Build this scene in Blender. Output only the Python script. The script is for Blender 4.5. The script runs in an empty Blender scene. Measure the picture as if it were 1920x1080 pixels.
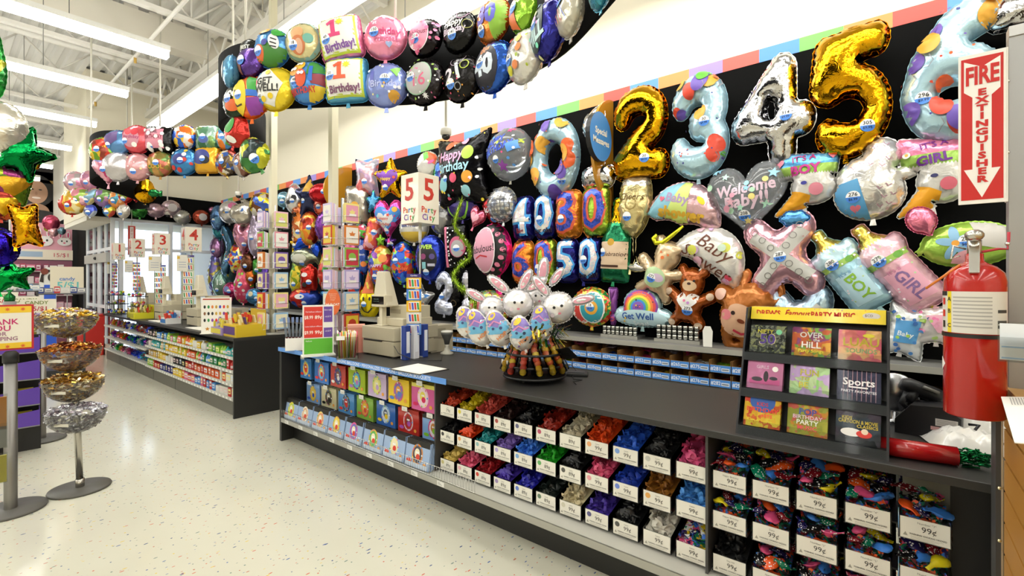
import bpy, bmesh, math, random
import numpy as np
from mathutils import Vector as V, Matrix
from mathutils.geometry import delaunay_2d_cdt
from mathutils.bvhtree import BVHTree
SC = bpy.context.scene
COL = SC.collection
RND = random.Random(11)
PI = math.pi
# ---------------------------------------------------------------- camera model of the photograph (1920x1080)
TH = math.radians(39.2); FPX = 883.0; HY = 527.0; EYE = 1.61
FW = V((-math.sin(TH), math.cos(TH), 0)); RT = V((math.cos(TH), math.sin(TH), 0)); UP = V((0, 0, 1))
def ray(px, py): return FW + RT * ((px - 960) / FPX) + UP * ((HY - py) / FPX)
def onY(px, py, y):
    d = ray(px, py); t = y / d.y; return V((d.x * t, y, EYE + d.z * t))
def onX(px, py, x):
    d = ray(px, py); t = x / d.x; return V((x, d.y * t, EYE + d.z * t))
def onZ(px, py, z):
    d = ray(px, py); t = (z - EYE) / d.z; return V((d.x * t, d.y * t, z))
def atD(px, py, dep):
    d = ray(px, py); return V((d.x * dep, d.y * dep, EYE + d.z * dep))
def depth(p): return p.x * FW.x + p.y * FW.y

# ---------------------------------------------------------------- materials
def lin(h):
    if not isinstance(h, str): return h
    h = h.lstrip('#')
    if len(h) == 3: h = ''.join(c * 2 for c in h)
    o = []
    for i in (0, 2, 4):
        c = int(h[i:i + 2], 16) / 255
        o.append(c / 12.92 if c <= .04045 else ((c + .055) / 1.055) ** 2.4)
    return (*o, 1.0)
_M = {}
def newmat(name):
    m = bpy.data.materials.new(name); m.use_nodes = True
    nt = m.node_tree; return m, nt, nt.nodes['Principled BSDF']
def crinkle(nt, b, s):
    tc = nt.nodes.new('ShaderNodeTexCoord'); n = nt.nodes.new('ShaderNodeTexNoise'); bp = nt.nodes.new('ShaderNodeBump')
    n.inputs['Scale'].default_value = 16; n.inputs['Detail'].default_value = 3; n.inputs['Distortion'].default_value = 1.2
    bp.inputs['Strength'].default_value = s; bp.inputs['Distance'].default_value = .02
    nt.links.new(tc.outputs['Object'], n.inputs['Vector']); nt.links.new(n.outputs['Fac'], bp.inputs['Height']); nt.links.new(bp.outputs['Normal'], b.inputs['Normal'])
def mat(col, kind='paint'):
    """Plain materials by kind: paint, matte, gloss, foil, metal, plastic, clear, glow."""
    key = (str(col), kind)
    if key in _M: return _M[key]
    m, nt, b = newmat(kind + '_' + str(col).strip('#'))
    I = b.inputs
    I['Base Color'].default_value = lin(col)
    if kind == 'paint': I['Roughness'].default_value = .45
    elif kind == 'matte': I['Roughness'].default_value = .9; I['Specular IOR Level'].default_value = .2
    elif kind == 'gloss':
        I['Roughness'].default_value = .18; I['Coat Weight'].default_value = .4; I['Coat Roughness'].default_value = .08
    elif kind == 'print':
        I['Roughness'].default_value = .2; I['Metallic'].default_value = .4; crinkle(nt, b, .16)
    elif kind in ('foil', 'mirror'):
        I['Metallic'].default_value = 1.0 if kind == 'mirror' else .72
        I['Roughness'].default_value = .10 if kind == 'mirror' else .2
        crinkle(nt, b, .22)
    elif kind == 'metal': I['Metallic'].default_value = 1; I['Roughness'].default_value = .25
    elif kind == 'brushed': I['Metallic'].default_value = .85; I['Roughness'].default_value = .42
    elif kind == 'latex':
        I['Roughness'].default_value = .38; I['Subsurface Weight'].default_value = .0
    elif kind in ('clear', 'film', 'bubble', 'bowl'):
        nt.nodes.remove(b)
        t = nt.nodes.new('ShaderNodeBsdfTransparent'); g = nt.nodes.new('ShaderNodeBsdfGlossy'); mx = nt.nodes.new('ShaderNodeMixShader')
        f = nt.nodes.new('ShaderNodeFresnel'); f.inputs['IOR'].default_value = 1.16 if kind == 'film' else 1.45
        t.inputs['Color'].default_value = lin(col); g.inputs['Roughness'].default_value = .06
        nt.links.new(f.outputs[0], mx.inputs[0]); nt.links.new(t.outputs[0], mx.inputs[1]); nt.links.new(g.outputs[0], mx.inputs[2])
        nt.links.new(mx.outputs[0], nt.nodes['Material Output'].inputs[0])
        if kind in ('bubble', 'bowl'):
            d = nt.nodes.new('ShaderNodeBsdfDiffuse'); d.inputs[0].default_value = lin(col); m2 = nt.nodes.new('ShaderNodeMixShader'); m2.inputs[0].default_value = .16 if kind == 'bubble' else .06
            nt.links.new(mx.outputs[0], m2.inputs[1]); nt.links.new(d.outputs[0], m2.inputs[2]); nt.links.new(m2.outputs[0], nt.nodes['Material Output'].inputs[0])
    _M[key] = m; return m
def glow(col, s):
    key = ('glow', str(col), s)
    if key not in _M:
        m, nt, b = newmat('lit_tube'); b.inputs['Base Color'].default_value = lin(col)
        b.inputs['Emission Color'].default_value = lin(col); b.inputs['Emission Strength'].default_value = s
        _M[key] = m
    return _M[key]
def cells(pal, scale=14, kind='print', rough=.2, metal=.42, distort=True, thr=None):
    """Busy printed foil: voronoi cells that each take one colour of a palette."""
    key = ('cells', tuple(pal), scale, thr)
    if key in _M: return _M[key]
    m, nt, b = newmat('busy_print'); L = nt.links.new
    tc = nt.nodes.new('ShaderNodeTexCoord'); vo = nt.nodes.new('ShaderNodeTexVoronoi'); vo.inputs['Scale'].default_value = scale
    src = tc.outputs['Object']
    if distort:
        nz = nt.nodes.new('ShaderNodeTexNoise'); nz.inputs['Scale'].default_value = scale * .6
        mx = nt.nodes.new('ShaderNodeMix'); mx.data_type = 'VECTOR'; mx.inputs[0].default_value = .12
        L(src, nz.inputs['Vector']); L(src, mx.inputs[4]); L(nz.outputs['Color'], mx.inputs[5]); src = mx.outputs[1]
    L(src, vo.inputs['Vector'])
    rp = nt.nodes.new('ShaderNodeValToRGB'); rp.color_ramp.interpolation = 'CONSTANT'
    sp = nt.nodes.new('ShaderNodeSeparateColor'); L(vo.outputs['Color'], sp.inputs[0]); L(sp.outputs[0], rp.inputs[0])
    e = rp.color_ramp.elements
    while len(e) < len(pal): e.new(.5)
    for i, c in enumerate(pal): e[i].position = i / len(pal); e[i].color = lin(c)
    out = rp.outputs[0]
    if thr is not None:      # dots on a ground: first colour is the ground
        mt = nt.nodes.new('ShaderNodeMath'); mt.operation = 'LESS_THAN'; mt.inputs[1].default_value = thr; L(vo.outputs['Distance'], mt.inputs[0])
        mc = nt.nodes.new('ShaderNodeMix'); mc.data_type = 'RGBA'; L(mt.outputs[0], mc.inputs[0]); mc.inputs[6].default_value = lin(pal[0]); L(out, mc.inputs[7]); out = mc.outputs[2]
    L(out, b.inputs['Base Color']); b.inputs['Roughness'].default_value = rough; b.inputs['Metallic'].default_value = metal
    if metal > 0: crinkle(nt, b, .16)
    _M[key] = m; return m
def dots(pal, scale=14, thr=.35, metal=.25): return cells(pal, scale, thr=thr, metal=metal, distort=False)
def asmat(c):
    if isinstance(c, bpy.types.Material): return c
    if ':' in c:
        k, h = c.split(':'); return mat(h, k)
    return mat(c)

# ---------------------------------------------------------------- mesh builder
class MB:
    def __init__(s): s.v = []; s.f = []; s.m = []; s.mats = []; s.sm = []
    def mi(s, c):
        m = asmat(c)
        if m not in s.mats: s.mats.append(m)
        return s.mats.index(m)
    def add(s, vs, fs, c, smooth=False, T=None):
        b = len(s.v); i = s.mi(c)
        s.v += [tuple(T @ V(p)) if T is not None else tuple(p) for p in vs]
        for f in fs: s.f.append(tuple(b + k for k in f)); s.m.append(i); s.sm.append(smooth)
        return s
    def box(s, c, d, col, T=None, taper=1.0):
        x, y, z = [k / 2 for k in d]; vs = []
        for sz in (-1, 1):
            k = taper if sz > 0 else 1
            vs += [(c[0] - x * k, c[1] - y * k, c[2] + sz * z), (c[0] + x * k, c[1] - y * k, c[2] + sz * z), (c[0] + x * k, c[1] + y * k, c[2] + sz * z), (c[0] - x * k, c[1] + y * k, c[2] + sz * z)]
        return s.add(vs, [(3, 2, 1, 0), (4, 5, 6, 7), (0, 1, 5, 4), (1, 2, 6, 5), (2, 3, 7, 6), (3, 0, 4, 7)], col, False, T)
    def bx(s, a, b, col, T=None): # corner to corner
        return s.box([(a[i] + b[i]) / 2 for i in range(3)], [abs(b[i] - a[i]) for i in range(3)], col, T)
    def quad(s, p, col): return s.add(p, [tuple(range(len(p)))], col)
    def lathe(s, prof, col, n=24, T=None, smooth=True, cap=True, arc=2 * PI):
        vs = []; fs = []; k = len(prof)
        for i in range(n):
            a = arc * i / n
            for r, z in prof: vs.append((r * math.cos(a), r * math.sin(a), z))
        for i in range(n):
            j = (i + 1) % n
            for q in range(k - 1): fs.append((i * k + q, j * k + q, j * k + q + 1, i * k + q + 1))
        if cap:
            if prof[0][0] > 1e-5: fs.append(tuple(i * k for i in range(n))[::-1])
            if prof[-1][0] > 1e-5: fs.append(tuple(i * k + k - 1 for i in range(n)))
        return s.add(vs, fs, col, smooth, T)
    def tube(s, pts, r, col, n=8, smooth=True, closed=False):
        pts = [V(p) for p in pts]; vs = []; fs = []; N = len(pts)
        rr = r if isinstance(r, (list, tuple)) else [r] * N
        up = V((0, 0, 1)); pn = None
        for i, p in enumerate(pts):
            t = (pts[min(i + 1, N - 1)] - pts[max(i - 1, 0)]).normalized()
            a = t.cross(up) if pn is None else (pn - t * pn.dot(t))
            if a.length < 1e-4: a = t.cross(V((1, 0, 0)))
            a.normalize(); pn = a; b = t.cross(a)
            for k in range(n):
                q = 2 * PI * k / n; vs.append(p + (a * math.cos(q) + b * math.sin(q)) * rr[i])
        for i in range(N - 1):
            for k in range(n):
                l = (k + 1) % n; fs.append((i * n + k, i * n + l, (i + 1) * n + l, (i + 1) * n + k))
        fs.append(tuple(range(n))[::-1]); fs.append(tuple((N - 1) * n + k for k in range(n)))
        return s.add(vs, fs, col, smooth)
    def cyl(s, a, b, r, col, n=16, r2=None, smooth=True): return s.tube([a, b], [r, r if r2 is None else r2], col, n, smooth)
    def ball(s, c, r, col, n=14, sc=(1, 1, 1), T=None):
        vs = [(c[0], c[1], c[2] - r * sc[2])]; fs = []; m = max(4, n // 2)
        for j in range(1, m):
            ph = PI * j / m - PI / 2
            for i in range(n): vs.append((c[0] + r * sc[0] * math.cos(ph) * math.cos(2 * PI * i / n), c[1] + r * sc[1] * math.cos(ph) * math.sin(2 * PI * i / n), c[2] + r * sc[2] * math.sin(ph)))
        vs.append((c[0], c[1], c[2] + r * sc[2])); e = len(vs) - 1
        for i in range(n):
            k = (i + 1) % n; fs.append((0, 1 + k, 1 + i)); fs.append((e, 1 + (m - 2) * n + i, 1 + (m - 2) * n + k))
            for j in range(m - 2): fs.append((1 + j * n + i, 1 + j * n + k, 1 + (j + 1) * n + k, 1 + (j + 1) * n + i))
        return s.add(vs, fs, col, True, T)
    def prism(s, poly, d, col, T=None, side=None): # polygon in local xy (ccw), extruded from z=0 to z=-d
        n = len(poly)
        s.add([(p[0], p[1], 0) for p in poly] + [(p[0], p[1], -d) for p in poly], [tuple(range(n)), tuple(range(2 * n - 1, n - 1, -1))], col, False, T)
        s.add([(p[0], p[1], 0) for p in poly] + [(p[0], p[1], -d) for p in poly], [((i + 1) % n, i, n + i, n + (i + 1) % n) for i in range(n)], side or col, False, T)
        return s
    def text(s, t, size, col, T, align='CENTER', bold=0, shear=0, sx=1.0, fit=None):
        vs, fs = textmesh(t, align, bold, shear)
        k = size
        if fit and vs:
            w = max(p[0] for p in vs) - min(p[0] for p in vs)
            if w * k * sx > fit: sx = fit / (w * k)
        return s.add([(p[0] * k * sx, p[1] * k, 0) for p in vs], fs, col, False, T)
    def build(s, name, parent=None, loc=None, bev=0, seg=2):
        me = bpy.data.meshes.new(name); me.from_pydata(s.v, [], s.f)
        for m in s.mats: me.materials.append(m)
        me.polygons.foreach_set('material_index', s.m); me.polygons.foreach_set('use_smooth', s.sm)
        me.update()
        o = bpy.data.objects.new(name, me); COL.objects.link(o)
        if parent: o.parent = parent
        if loc is not None: o.location = loc
        if bev:
            q = o.modifiers.new('edge', 'BEVEL'); q.width = bev; q.segments = seg; q.limit_method = 'ANGLE'; q.angle_limit = math.radians(50)
        return o
_TX = {}
def textmesh(t, align='CENTER', bold=0, shear=0):
    key = (t, align, bold, shear)
    if key not in _TX:
        c = bpy.data.curves.new('lettering', 'FONT'); c.body = t; c.align_x = align; c.align_y = 'CENTER'; c.resolution_u = 2
        c.offset = bold; c.shear = shear; c.space_line = .85
        o = bpy.data.objects.new('lettering', c); COL.objects.link(o)
        me = o.evaluated_get(bpy.context.evaluated_depsgraph_get()).to_mesh()
        _TX[key] = ([tuple(v.co) for v in me.vertices], [tuple(p.vertices) for p in me.polygons])
        o.to_mesh_clear(); bpy.data.objects.remove(o); bpy.data.curves.remove(c)
    return _TX[key]

# ---------------------------------------------------------------- objects, labels
def tag(o, label=None, cat=None, group=None, kind=None):
    for k, v in (('label', label), ('category', cat), ('group', group), ('kind', kind)):
        if v: o[k] = v
    return o
def thing(name, label, cat, loc=(0, 0, 0), rz=0, group=None):
    o = bpy.data.objects.new(name, None); COL.objects.link(o); o.empty_display_size = .1
    o.location = loc; o.rotation_euler = (0, 0, rz); return tag(o, label, cat, group)
KIDS = {}
def dup(root, loc=None, rz=None, label=None, group=None):
    """A copy of a thing, its parts and sub-parts (mesh data shared)."""
    def rec(o, par):
        c = o.copy(); COL.objects.link(c)
        if par: c.parent = par
        for k in list(o.children): rec(k, c)
        return c
    c = rec(root, None)
    if loc is not None: c.location = loc
    if rz is not None: c.rotation_euler = (0, 0, rz)
    if label: c['label'] = label
    if group: c['group'] = group
    return c
def struct(name, mb, parent=None):
    o = mb.build(name, parent)
    if not parent: o['kind'] = 'structure'
    return o
def ORD(i): return ['first', 'second', 'third', 'fourth', 'fifth', 'sixth', 'seventh', 'eighth', 'ninth', 'tenth', 'eleventh', 'twelfth', 'thirteenth', 'fourteenth', 'fifteenth', 'sixteenth', 'seventeenth', 'eighteenth', 'nineteenth', 'twentieth', 'twenty-first', 'twenty-second', 'twenty-third', 'twenty-fourth', 'twenty-fifth', 'twenty-sixth', 'twenty-seventh', 'twenty-eighth', 'twenty-ninth', 'thirtieth', 'thirty-first', 'thirty-second', 'thirty-third', 'thirty-fourth', 'thirty-fifth', 'thirty-sixth'][i]
def TF(loc, right=(1, 0, 0), up=(0, 0, 1)):
    """Matrix that puts a flat drawing (x right, y up, z towards the viewer) at loc."""
    x = V(right).normalized(); y = V(up); y = (y - x * y.dot(x)).normalized(); z = x.cross(y)
    M = Matrix((x, y, z)).transposed().to_4x4(); M.translation = V(loc); return M
def face(loc, yaw=0, roll=0): # local z turned to -Y, then yawed about Z
    return Matrix.Translation(V(loc)) @ Matrix.Rotation(yaw, 4, 'Z') @ Matrix.Rotation(PI / 2, 4, 'X') @ Matrix.Rotation(roll, 4, 'Z')
# ---------------------------------------------------------------- inflated foil shapes
# a shape is a function of (U, V) in [-1,1] that is negative inside
def s_circ(x, y, r): return lambda U, W: np.hypot(U - x, W - y) - r
def s_ell(x, y, a, b, rot=0):
    c, s = math.cos(rot), math.sin(rot)
    def f(U, W):
        p, q = (U - x) * c + (W - y) * s, -(U - x) * s + (W - y) * c
        return (np.hypot(p / a, q / b) - 1) * min(a, b)
    return f
def s_cap(x0, y0, x1, y1, r0, r1=None):
    r1 = r0 if r1 is None else r1
    def f(U, W):
        dx, dy = x1 - x0, y1 - y0
        t = np.clip(((U - x0) * dx + (W - y0) * dy) / (dx * dx + dy * dy + 1e-9), 0, 1)
        return np.hypot(U - x0 - t * dx, W - y0 - t * dy) - (r0 + (r1 - r0) * t)
    return f
def s_path(pts, r): return s_or(*[s_cap(*pts[i], *pts[i + 1], r) for i in range(len(pts) - 1)])
def s_poly(pts):
    def f(U, W):
        ins = np.zeros(U.shape, bool); d = np.full(U.shape, 9.)
        n = len(pts)
        for i in range(n):
            (x0, y0), (x1, y1) = pts[i], pts[(i + 1) % n]
            dx, dy = x1 - x0, y1 - y0
            t = np.clip(((U - x0) * dx + (W - y0) * dy) / (dx * dx + dy * dy + 1e-12), 0, 1)
            d = np.minimum(d, np.hypot(U - x0 - t * dx, W - y0 - t * dy))
            c = (y0 > W) != (y1 > W)
            ins ^= c & (U < (x1 - x0) * (W - y0) / (y1 - y0 + 1e-12) + x0)
        return np.where(ins, -d, d)
    return f
def s_or(*fs): return lambda U, W: np.minimum.reduce([f(U, W) for f in fs])
def s_sub(a, b): return lambda U, W: np.maximum(a(U, W), -b(U, W))
def s_and(a, b): return lambda U, W: np.maximum(a(U, W), b(U, W))
def s_grow(f, r): return lambda U, W: f(U, W) - r
def s_box(x, y, a, b, r=.2):
    return lambda U, W: np.hypot(np.maximum(np.abs(U - x) - a + r, 0), np.maximum(np.abs(W - y) - b + r, 0)) + np.minimum(np.maximum(np.abs(U - x) - a + r, np.abs(W - y) - b + r), 0) - r
def arc(cx, cy, rx, ry, a0, a1, n=14): return [(cx + rx * math.cos(math.radians(a0 + (a1 - a0) * i / n)), cy + ry * math.sin(math.radians(a0 + (a1 - a0) * i / n))) for i in range(n + 1)]
def starpts(n, r=.45, ph=90, R=1.0, cx=0, cy=0): return [(cx + (R if k % 2 == 0 else R * r) * math.cos(math.radians(ph + 180 * k / n)), cy + (R if k % 2 == 0 else R * r) * math.sin(math.radians(ph + 180 * k / n))) for k in range(2 * n)]
def heartpts(n=40): return [(math.sin(t) ** 3, (13 * math.cos(t) - 5 * math.cos(2 * t) - 2 * math.cos(3 * t) - math.cos(4 * t)) / 15.5 + .12) for t in [2 * PI * i / n for i in range(n)]]
SH = {
    'round': s_circ(0, 0, .97), 'heart': s_poly([(x * .96, y * .96) for x, y in heartpts()]),
    'star': s_grow(s_poly(starpts(5, .48, 90, .9)), .06), 'star4': s_grow(s_poly(starpts(4, .55, 45, 1.18)), .06),
    'sqstar': s_grow(s_poly(starpts(4, .55, 45, 1.3)), .04),
    'square': s_box(0, 0, .96, .96, .3), 'pillow': s_box(0, 0, .96, .96, .12), 'egg': s_or(s_ell(0, -.18, .96, .8), s_ell(0, .2, .72, .78)), 'drop': s_or(s_circ(0, .12, .85), s_poly([(-.6, -.4), (.6, -.4), (0, -1)])),
    'cup': s_poly([(-.9, .9), (.9, .9), (.55, -.95), (-.55, -.95)]), 'cone': s_grow(s_poly([(0, .92), (.75, -.85), (-.75, -.85)]), .08),
    'flower': s_or(*[s_circ(.55 * math.cos(a), .55 * math.sin(a), .42) for a in [2 * PI * k / 6 for k in range(6)]], s_circ(0, 0, .5)),
    'fish': s_or(s_ell(-.15, 0, .8, .62), s_poly([(.4, 0), (.98, .7), (.98, -.7)])),
    'bear': s_or(s_circ(0, .45, .45), s_circ(-.42, .82, .17), s_circ(.42, .82, .17), s_ell(0, -.3, .5, .48), s_cap(-.4, -.1, -.8, .1, .18), s_cap(.4, -.1, .8, .1, .18), s_cap(-.3, -.6, -.5, -.8, .19), s_cap(.3, -.6, .5, -.8, .19)),
    'mug': s_or(s_box(-.1, -.1, .75, .8, .2), s_circ(0, .6, .35)),
    'banana': s_path(arc(-.9, 0, 1.3, 1.1, -58, 58), .42),
    'bottle': s_or(s_poly([(-.86, -.95), (.86, -.95), (.86, .05), (.3, .5), (.22, .98), (-.22, .98), (-.3, .5), (-.86, .05)]), s_cap(-.7, -.85, .7, -.85, .12)),
    'ball': s_circ(0, 0, .97), 'pot': s_or(s_ell(0, .1, .95, .75), s_cap(0, -.3, .3, -.9, .3)),
}
NUM = { # stroke paths of the digits
    '0': [arc(0, 0, .62, .70, 90, 450, 28)],
    '1': [[(-.35, .55), (.1, .74), (.1, -.7)], [(-.4, -.72), (.55, -.72)]],
    '2': [arc(0, .3, .58, .42, 160, -35, 14) + [(-.05, -.25), (-.58, -.66), (.62, -.70)]],
    '3': [arc(0, .36, .55, .36, 160, -80, 14) + [(.02, .02)], [(.02, .02)] + arc(0, -.35, .6, .37, 80, -160, 14)],
    '4': [[(.28, .72), (.28, -.74)], [(.28, .72), (-.62, -.22), (.7, -.22)]],
    '5': [[(.6, .72), (-.42, .66), (-.5, .12)] + arc(.04, -.29, .6, .46, 128, -132, 16)],
    '6': [[(.5, .74), (.0, .55), (-.45, .1), (-.58, -.3)] + arc(0, -.33, .56, .40, 180, 540, 24)],
    '7': [[(-.6, .72), (.6, .72), (-.15, -.74)]],
}
def s_num(d, r=.26): return s_or(*[s_path(p, r) for p in NUM[d]])

def contour(f, w, h, n):
    """Marching squares: closed loops (metres) of f = 0."""
    nx = n if w >= h else max(14, int(n * w / h)); ny = n if h >= w else max(14, int(n * h / w))
    xs = np.linspace(-1.12, 1.12, nx + 1); ys = np.linspace(-1.12, 1.12, ny + 1)
    U, W = np.meshgrid(xs, ys); g = f(U, W); g = np.where(np.abs(g) < 1e-6, 1e-6, g)
    seg = {}
    def pt(i, j, k, l):
        a, b = g[j, i], g[l, k]; t = a / (a - b)
        return ((i, j, k, l), (xs[i] + (xs[k] - xs[i]) * t, ys[j] + (ys[l] - ys[j]) * t))
    P = {}; adj = {}
    for j in range(ny):
        for i in range(nx):
            c = [(i, j), (i + 1, j), (i + 1, j + 1), (i, j + 1)]; ins = [g[y, x] < 0 for x, y in c]
            if all(ins) or not any(ins): continue
            cr = []
            for e in range(4):
                if ins[e] != ins[(e + 1) % 4]:
                    a, b = sorted((c[e], c[(e + 1) % 4])); k, q = pt(*a, *b); P[k] = q; cr.append(k)
            for q in range(0, len(cr) - 1, 2):
                adj.setdefault(cr[q], []).append(cr[q + 1]); adj.setdefault(cr[q + 1], []).append(cr[q])
    loops = []; left = set(adj)
    while left:
        s = left.pop(); lp = [s]; cur = s
        while True:
            nx_ = [k for k in adj[cur] if k in left]
            if not nx_: break
            cur = nx_[0]; left.discard(cur); lp.append(cur)
        if len(lp) > 5: loops.append([(P[k][0] * w / 2, P[k][1] * h / 2) for k in lp])
    return loops, 2.24 * max(w, h) / 2 / n

class Inflated:
    """Front and back sheets of a foil balloon, in local x right, y up, z towards the viewer."""
    def __init__(s, f, w, h, puff=.55, n=34, back=.8, seed=0):
        s.w, s.h = w, h
        loops, sp = contour(f, w, h, n)
        pts = []; edges = []; s.loops = []
        for lp in loops:
            keep = []
            for p in lp:
                if not keep or math.hypot(p[0] - keep[-1][0], p[1] - keep[-1][1]) > sp * .55: keep.append(p)
            if len(keep) < 5: continue
            b = len(pts); pts += keep; k = len(keep); edges += [(b + i, b + (i + 1) % k) for i in range(k)]; s.loops.append((b, k))
        nb = len(pts); B = np.array(pts)
        gx = []
        row = 0; y = -h * .56
        while y < h * .56:
            x = -w * .56 + (row % 2) * sp * .5
            while x < w * .56: gx.append((x, y)); x += sp
            y += sp * .866; row += 1
        G = np.array(gx); g = f(G[:, 0] / (w / 2), G[:, 1] / (h / 2)); G = G[g < 0]
        dm = np.sqrt(((G[:, None, :] - B[None]) ** 2).sum(2)).min(1); G = G[dm > sp * .6]
        allp = [V(p) for p in pts] + [V((float(a), float(b))) for a, b in G]
        vo, _e, fo, ov, _oe, _of = delaunay_2d_cdt(allp, edges, [], 0, 1e-7)
        vo = [(p.x, p.y) for p in vo]
        A = np.array(vo); T = np.array([t for t in fo if len(t) == 3])
        cen = A[T].mean(1); T = T[f(cen[:, 0] / (w / 2), cen[:, 1] / (h / 2)) < 0]
        N = len(vo); bd = np.zeros(N, bool)
        for i, o in enumerate(ov):
            if any(q < nb for q in o): bd[i] = True
        Lm = np.zeros((N, N))
        for a, b, c in T:
            for p, q in ((a, b), (b, c), (c, a)): Lm[p, q] = 1; Lm[q, p] = 1
        deg = Lm.sum(1); M = np.diag(deg) - Lm
        inn = np.where(~bd & (deg > 0))[0]; phi = np.zeros(N)
        if len(inn): phi[inn] = np.linalg.solve(M[np.ix_(inn, inn)] + 1e-9 * np.eye(len(inn)), np.full(len(inn), 1.5 * sp * sp) * deg[inn] / 6)
        s.A = A; s.T = T; s.bd = bd; s.z = puff * np.sqrt(np.maximum(phi, 0) * 4)
        dB = np.sqrt(((A[:, None, :] - B[None]) ** 2).sum(2)).min(1); near = (dB < sp * 2.2) & ~bd; s.z[near] *= np.random.RandomState(N).uniform(.8, 1.12, near.sum())  # puckers along the seam
        s.back = back; s.sp = sp
        s.zmax = float(s.z.max())
        s.tree = BVHTree.FromPolygons([(float(A[i, 0]), float(A[i, 1]), float(s.z[i])) for i in range(N)], [tuple(int(k) for k in t) for t in T])
        s.ov = ov; s.nb = nb
    def body(s, mb, col, region=None, seam=.006):
        A, T, z = s.A, s.T, s.z; N = len(A)
        vs = [(float(A[i, 0]), float(A[i, 1]), float(z[i])) for i in range(N)]
        bk = {}
        for i in range(N):
            if s.bd[i]: bk[i] = i
            else: bk[i] = len(vs); vs.append((float(A[i, 0]), float(A[i, 1]), float(-z[i] * s.back)))
        F = []; cols = []
        for t in T:
            a, b, c = (int(k) for k in t)
            if (A[b, 0] - A[a, 0]) * (A[c, 1] - A[a, 1]) - (A[b, 1] - A[a, 1]) * (A[c, 0] - A[a, 0]) < 0: b, c = c, b
            cc = col
            if region:
                u, w = (A[a] + A[b] + A[c]) / 3; u, w = u / (s.w / 2), w / (s.h / 2)
                for f, q in region:
                    if f(np.array([u]), np.array([w]))[0] < 0: cc = q
            F.append((a, b, c)); cols.append(cc); F.append((bk[a], bk[c], bk[b])); cols.append(cc)
        base = len(mb.v)
        mb.v += vs
        for f, c in zip(F, cols): mb.f.append(tuple(base + k for k in f)); mb.m.append(mb.mi(c)); mb.sm.append(True)
        if seam: # the flat crimped seam round the edge
            mp = {}
            for i, o in enumerate(s.ov):
                for q in o:
                    if q < s.nb: mp[q] = i
            for b, k in s.loops:
                ids = [mp.get(b + i) for i in range(k)]
                if None in ids: continue
                P = [A[i] for i in ids]; ar = sum(P[i][0] * P[(i + 1) % k][1] - P[(i + 1) % k][0] * P[i][1] for i in range(k)); sg = 1 if ar > 0 else -1
                hole = s.loops and b != s.loops[0][0] and abs(ar) < .5 * s.w * s.h
                o2 = []
                for i in range(k):
                    d = P[(i + 1) % k] - P[i - 1]; d = d / (np.hypot(*d) + 1e-9); nrm = np.array((d[1], -d[0])) * sg
                    e = seam * (1.25 if i % 2 else .6)
                    if len(s.loops) > 1:
                        q = P[i] + nrm * e
                        if s.inside(q): nrm = -nrm
                    q = P[i] + nrm * e; o2.append((float(q[0]), float(q[1]), .004 if i % 2 else -.004))
                b2 = len(mb.v); mb.v += o2
                for i in range(k):
                    j = (i + 1) % k; mb.f.append((base + ids[i], b2 + i, b2 + j, base + ids[j])); mb.m.append(mb.mi(col)); mb.sm.append(True)
    def inside(s, q): return s.tree.ray_cast(V((float(q[0]), float(q[1]), 5)), V((0, 0, -1)))[0] is not None
    def print(s, mb, vs, fs, col, eps=.0025, L=None):
        """Lay a flat drawing (2D verts, faces) onto the front sheet."""
        L = L or .05
        bm = bmesh.new(); bv = [bm.verts.new((x, y, 0)) for x, y in vs]
        for f in fs:
            try: bm.faces.new([bv[k] for k in f])
            except ValueError: pass
        bmesh.ops.triangulate(bm, faces=bm.faces[:])
        for _ in range(4):
            e = [q for q in bm.edges if q.calc_length() > L]
            if not e: break
            bmesh.ops.subdivide_edges(bm, edges=e, cuts=1); bmesh.ops.triangulate(bm, faces=[q for q in bm.faces if len(q.verts) > 3])
        bm.verts.index_update(); co = []; ok = []
        for v in bm.verts:
            hit = s.tree.ray_cast(V((v.co.x, v.co.y, 5)), V((0, 0, -1)))
            if hit[0] is None: ok.append(False); co.append((0, 0, 0))
            else:
                n = hit[1] if hit[1].z > 0 else -hit[1]
                ok.append(True); p = hit[0] + V((0, 0, eps)) + n * eps * .5; co.append(tuple(p))
        F = []
        for f in bm.faces:
            k = [v.index for v in f.verts]
            if all(ok[i] for i in k):
                if f.normal.z < 0: k = k[::-1]
                F.append(tuple(k))
        bm.free()
        used = sorted({i for f in F for i in f}); mp = {i: j for j, i in enumerate(used)}
        if F: mb.add([co[i] for i in used], [tuple(mp[i] for i in f) for f in F], col, True)
def flat(poly): return poly, [tuple(range(len(poly)))]
def ringm(x, y, r, t, n=26, ry=None):
    ry = ry or r; vs = []; fs = []
    for i in range(n):
        a = 2 * PI * i / n; vs += [(x + r * math.cos(a), y + ry * math.sin(a)), (x + (r - t) * math.cos(a), y + (ry - t) * math.sin(a))]
    for i in range(n): j = (i + 1) % n; fs.append((2 * i, 2 * j, 2 * j + 1, 2 * i + 1))
    return vs, fs
def fan(poly): # star-like outlines: fan from the centre
    cx = sum(p[0] for p in poly) / len(poly); cy = sum(p[1] for p in poly) / len(poly); n = len(poly)
    return poly + [(cx, cy)], [(i, (i + 1) % n, n) for i in range(n)]
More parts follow.
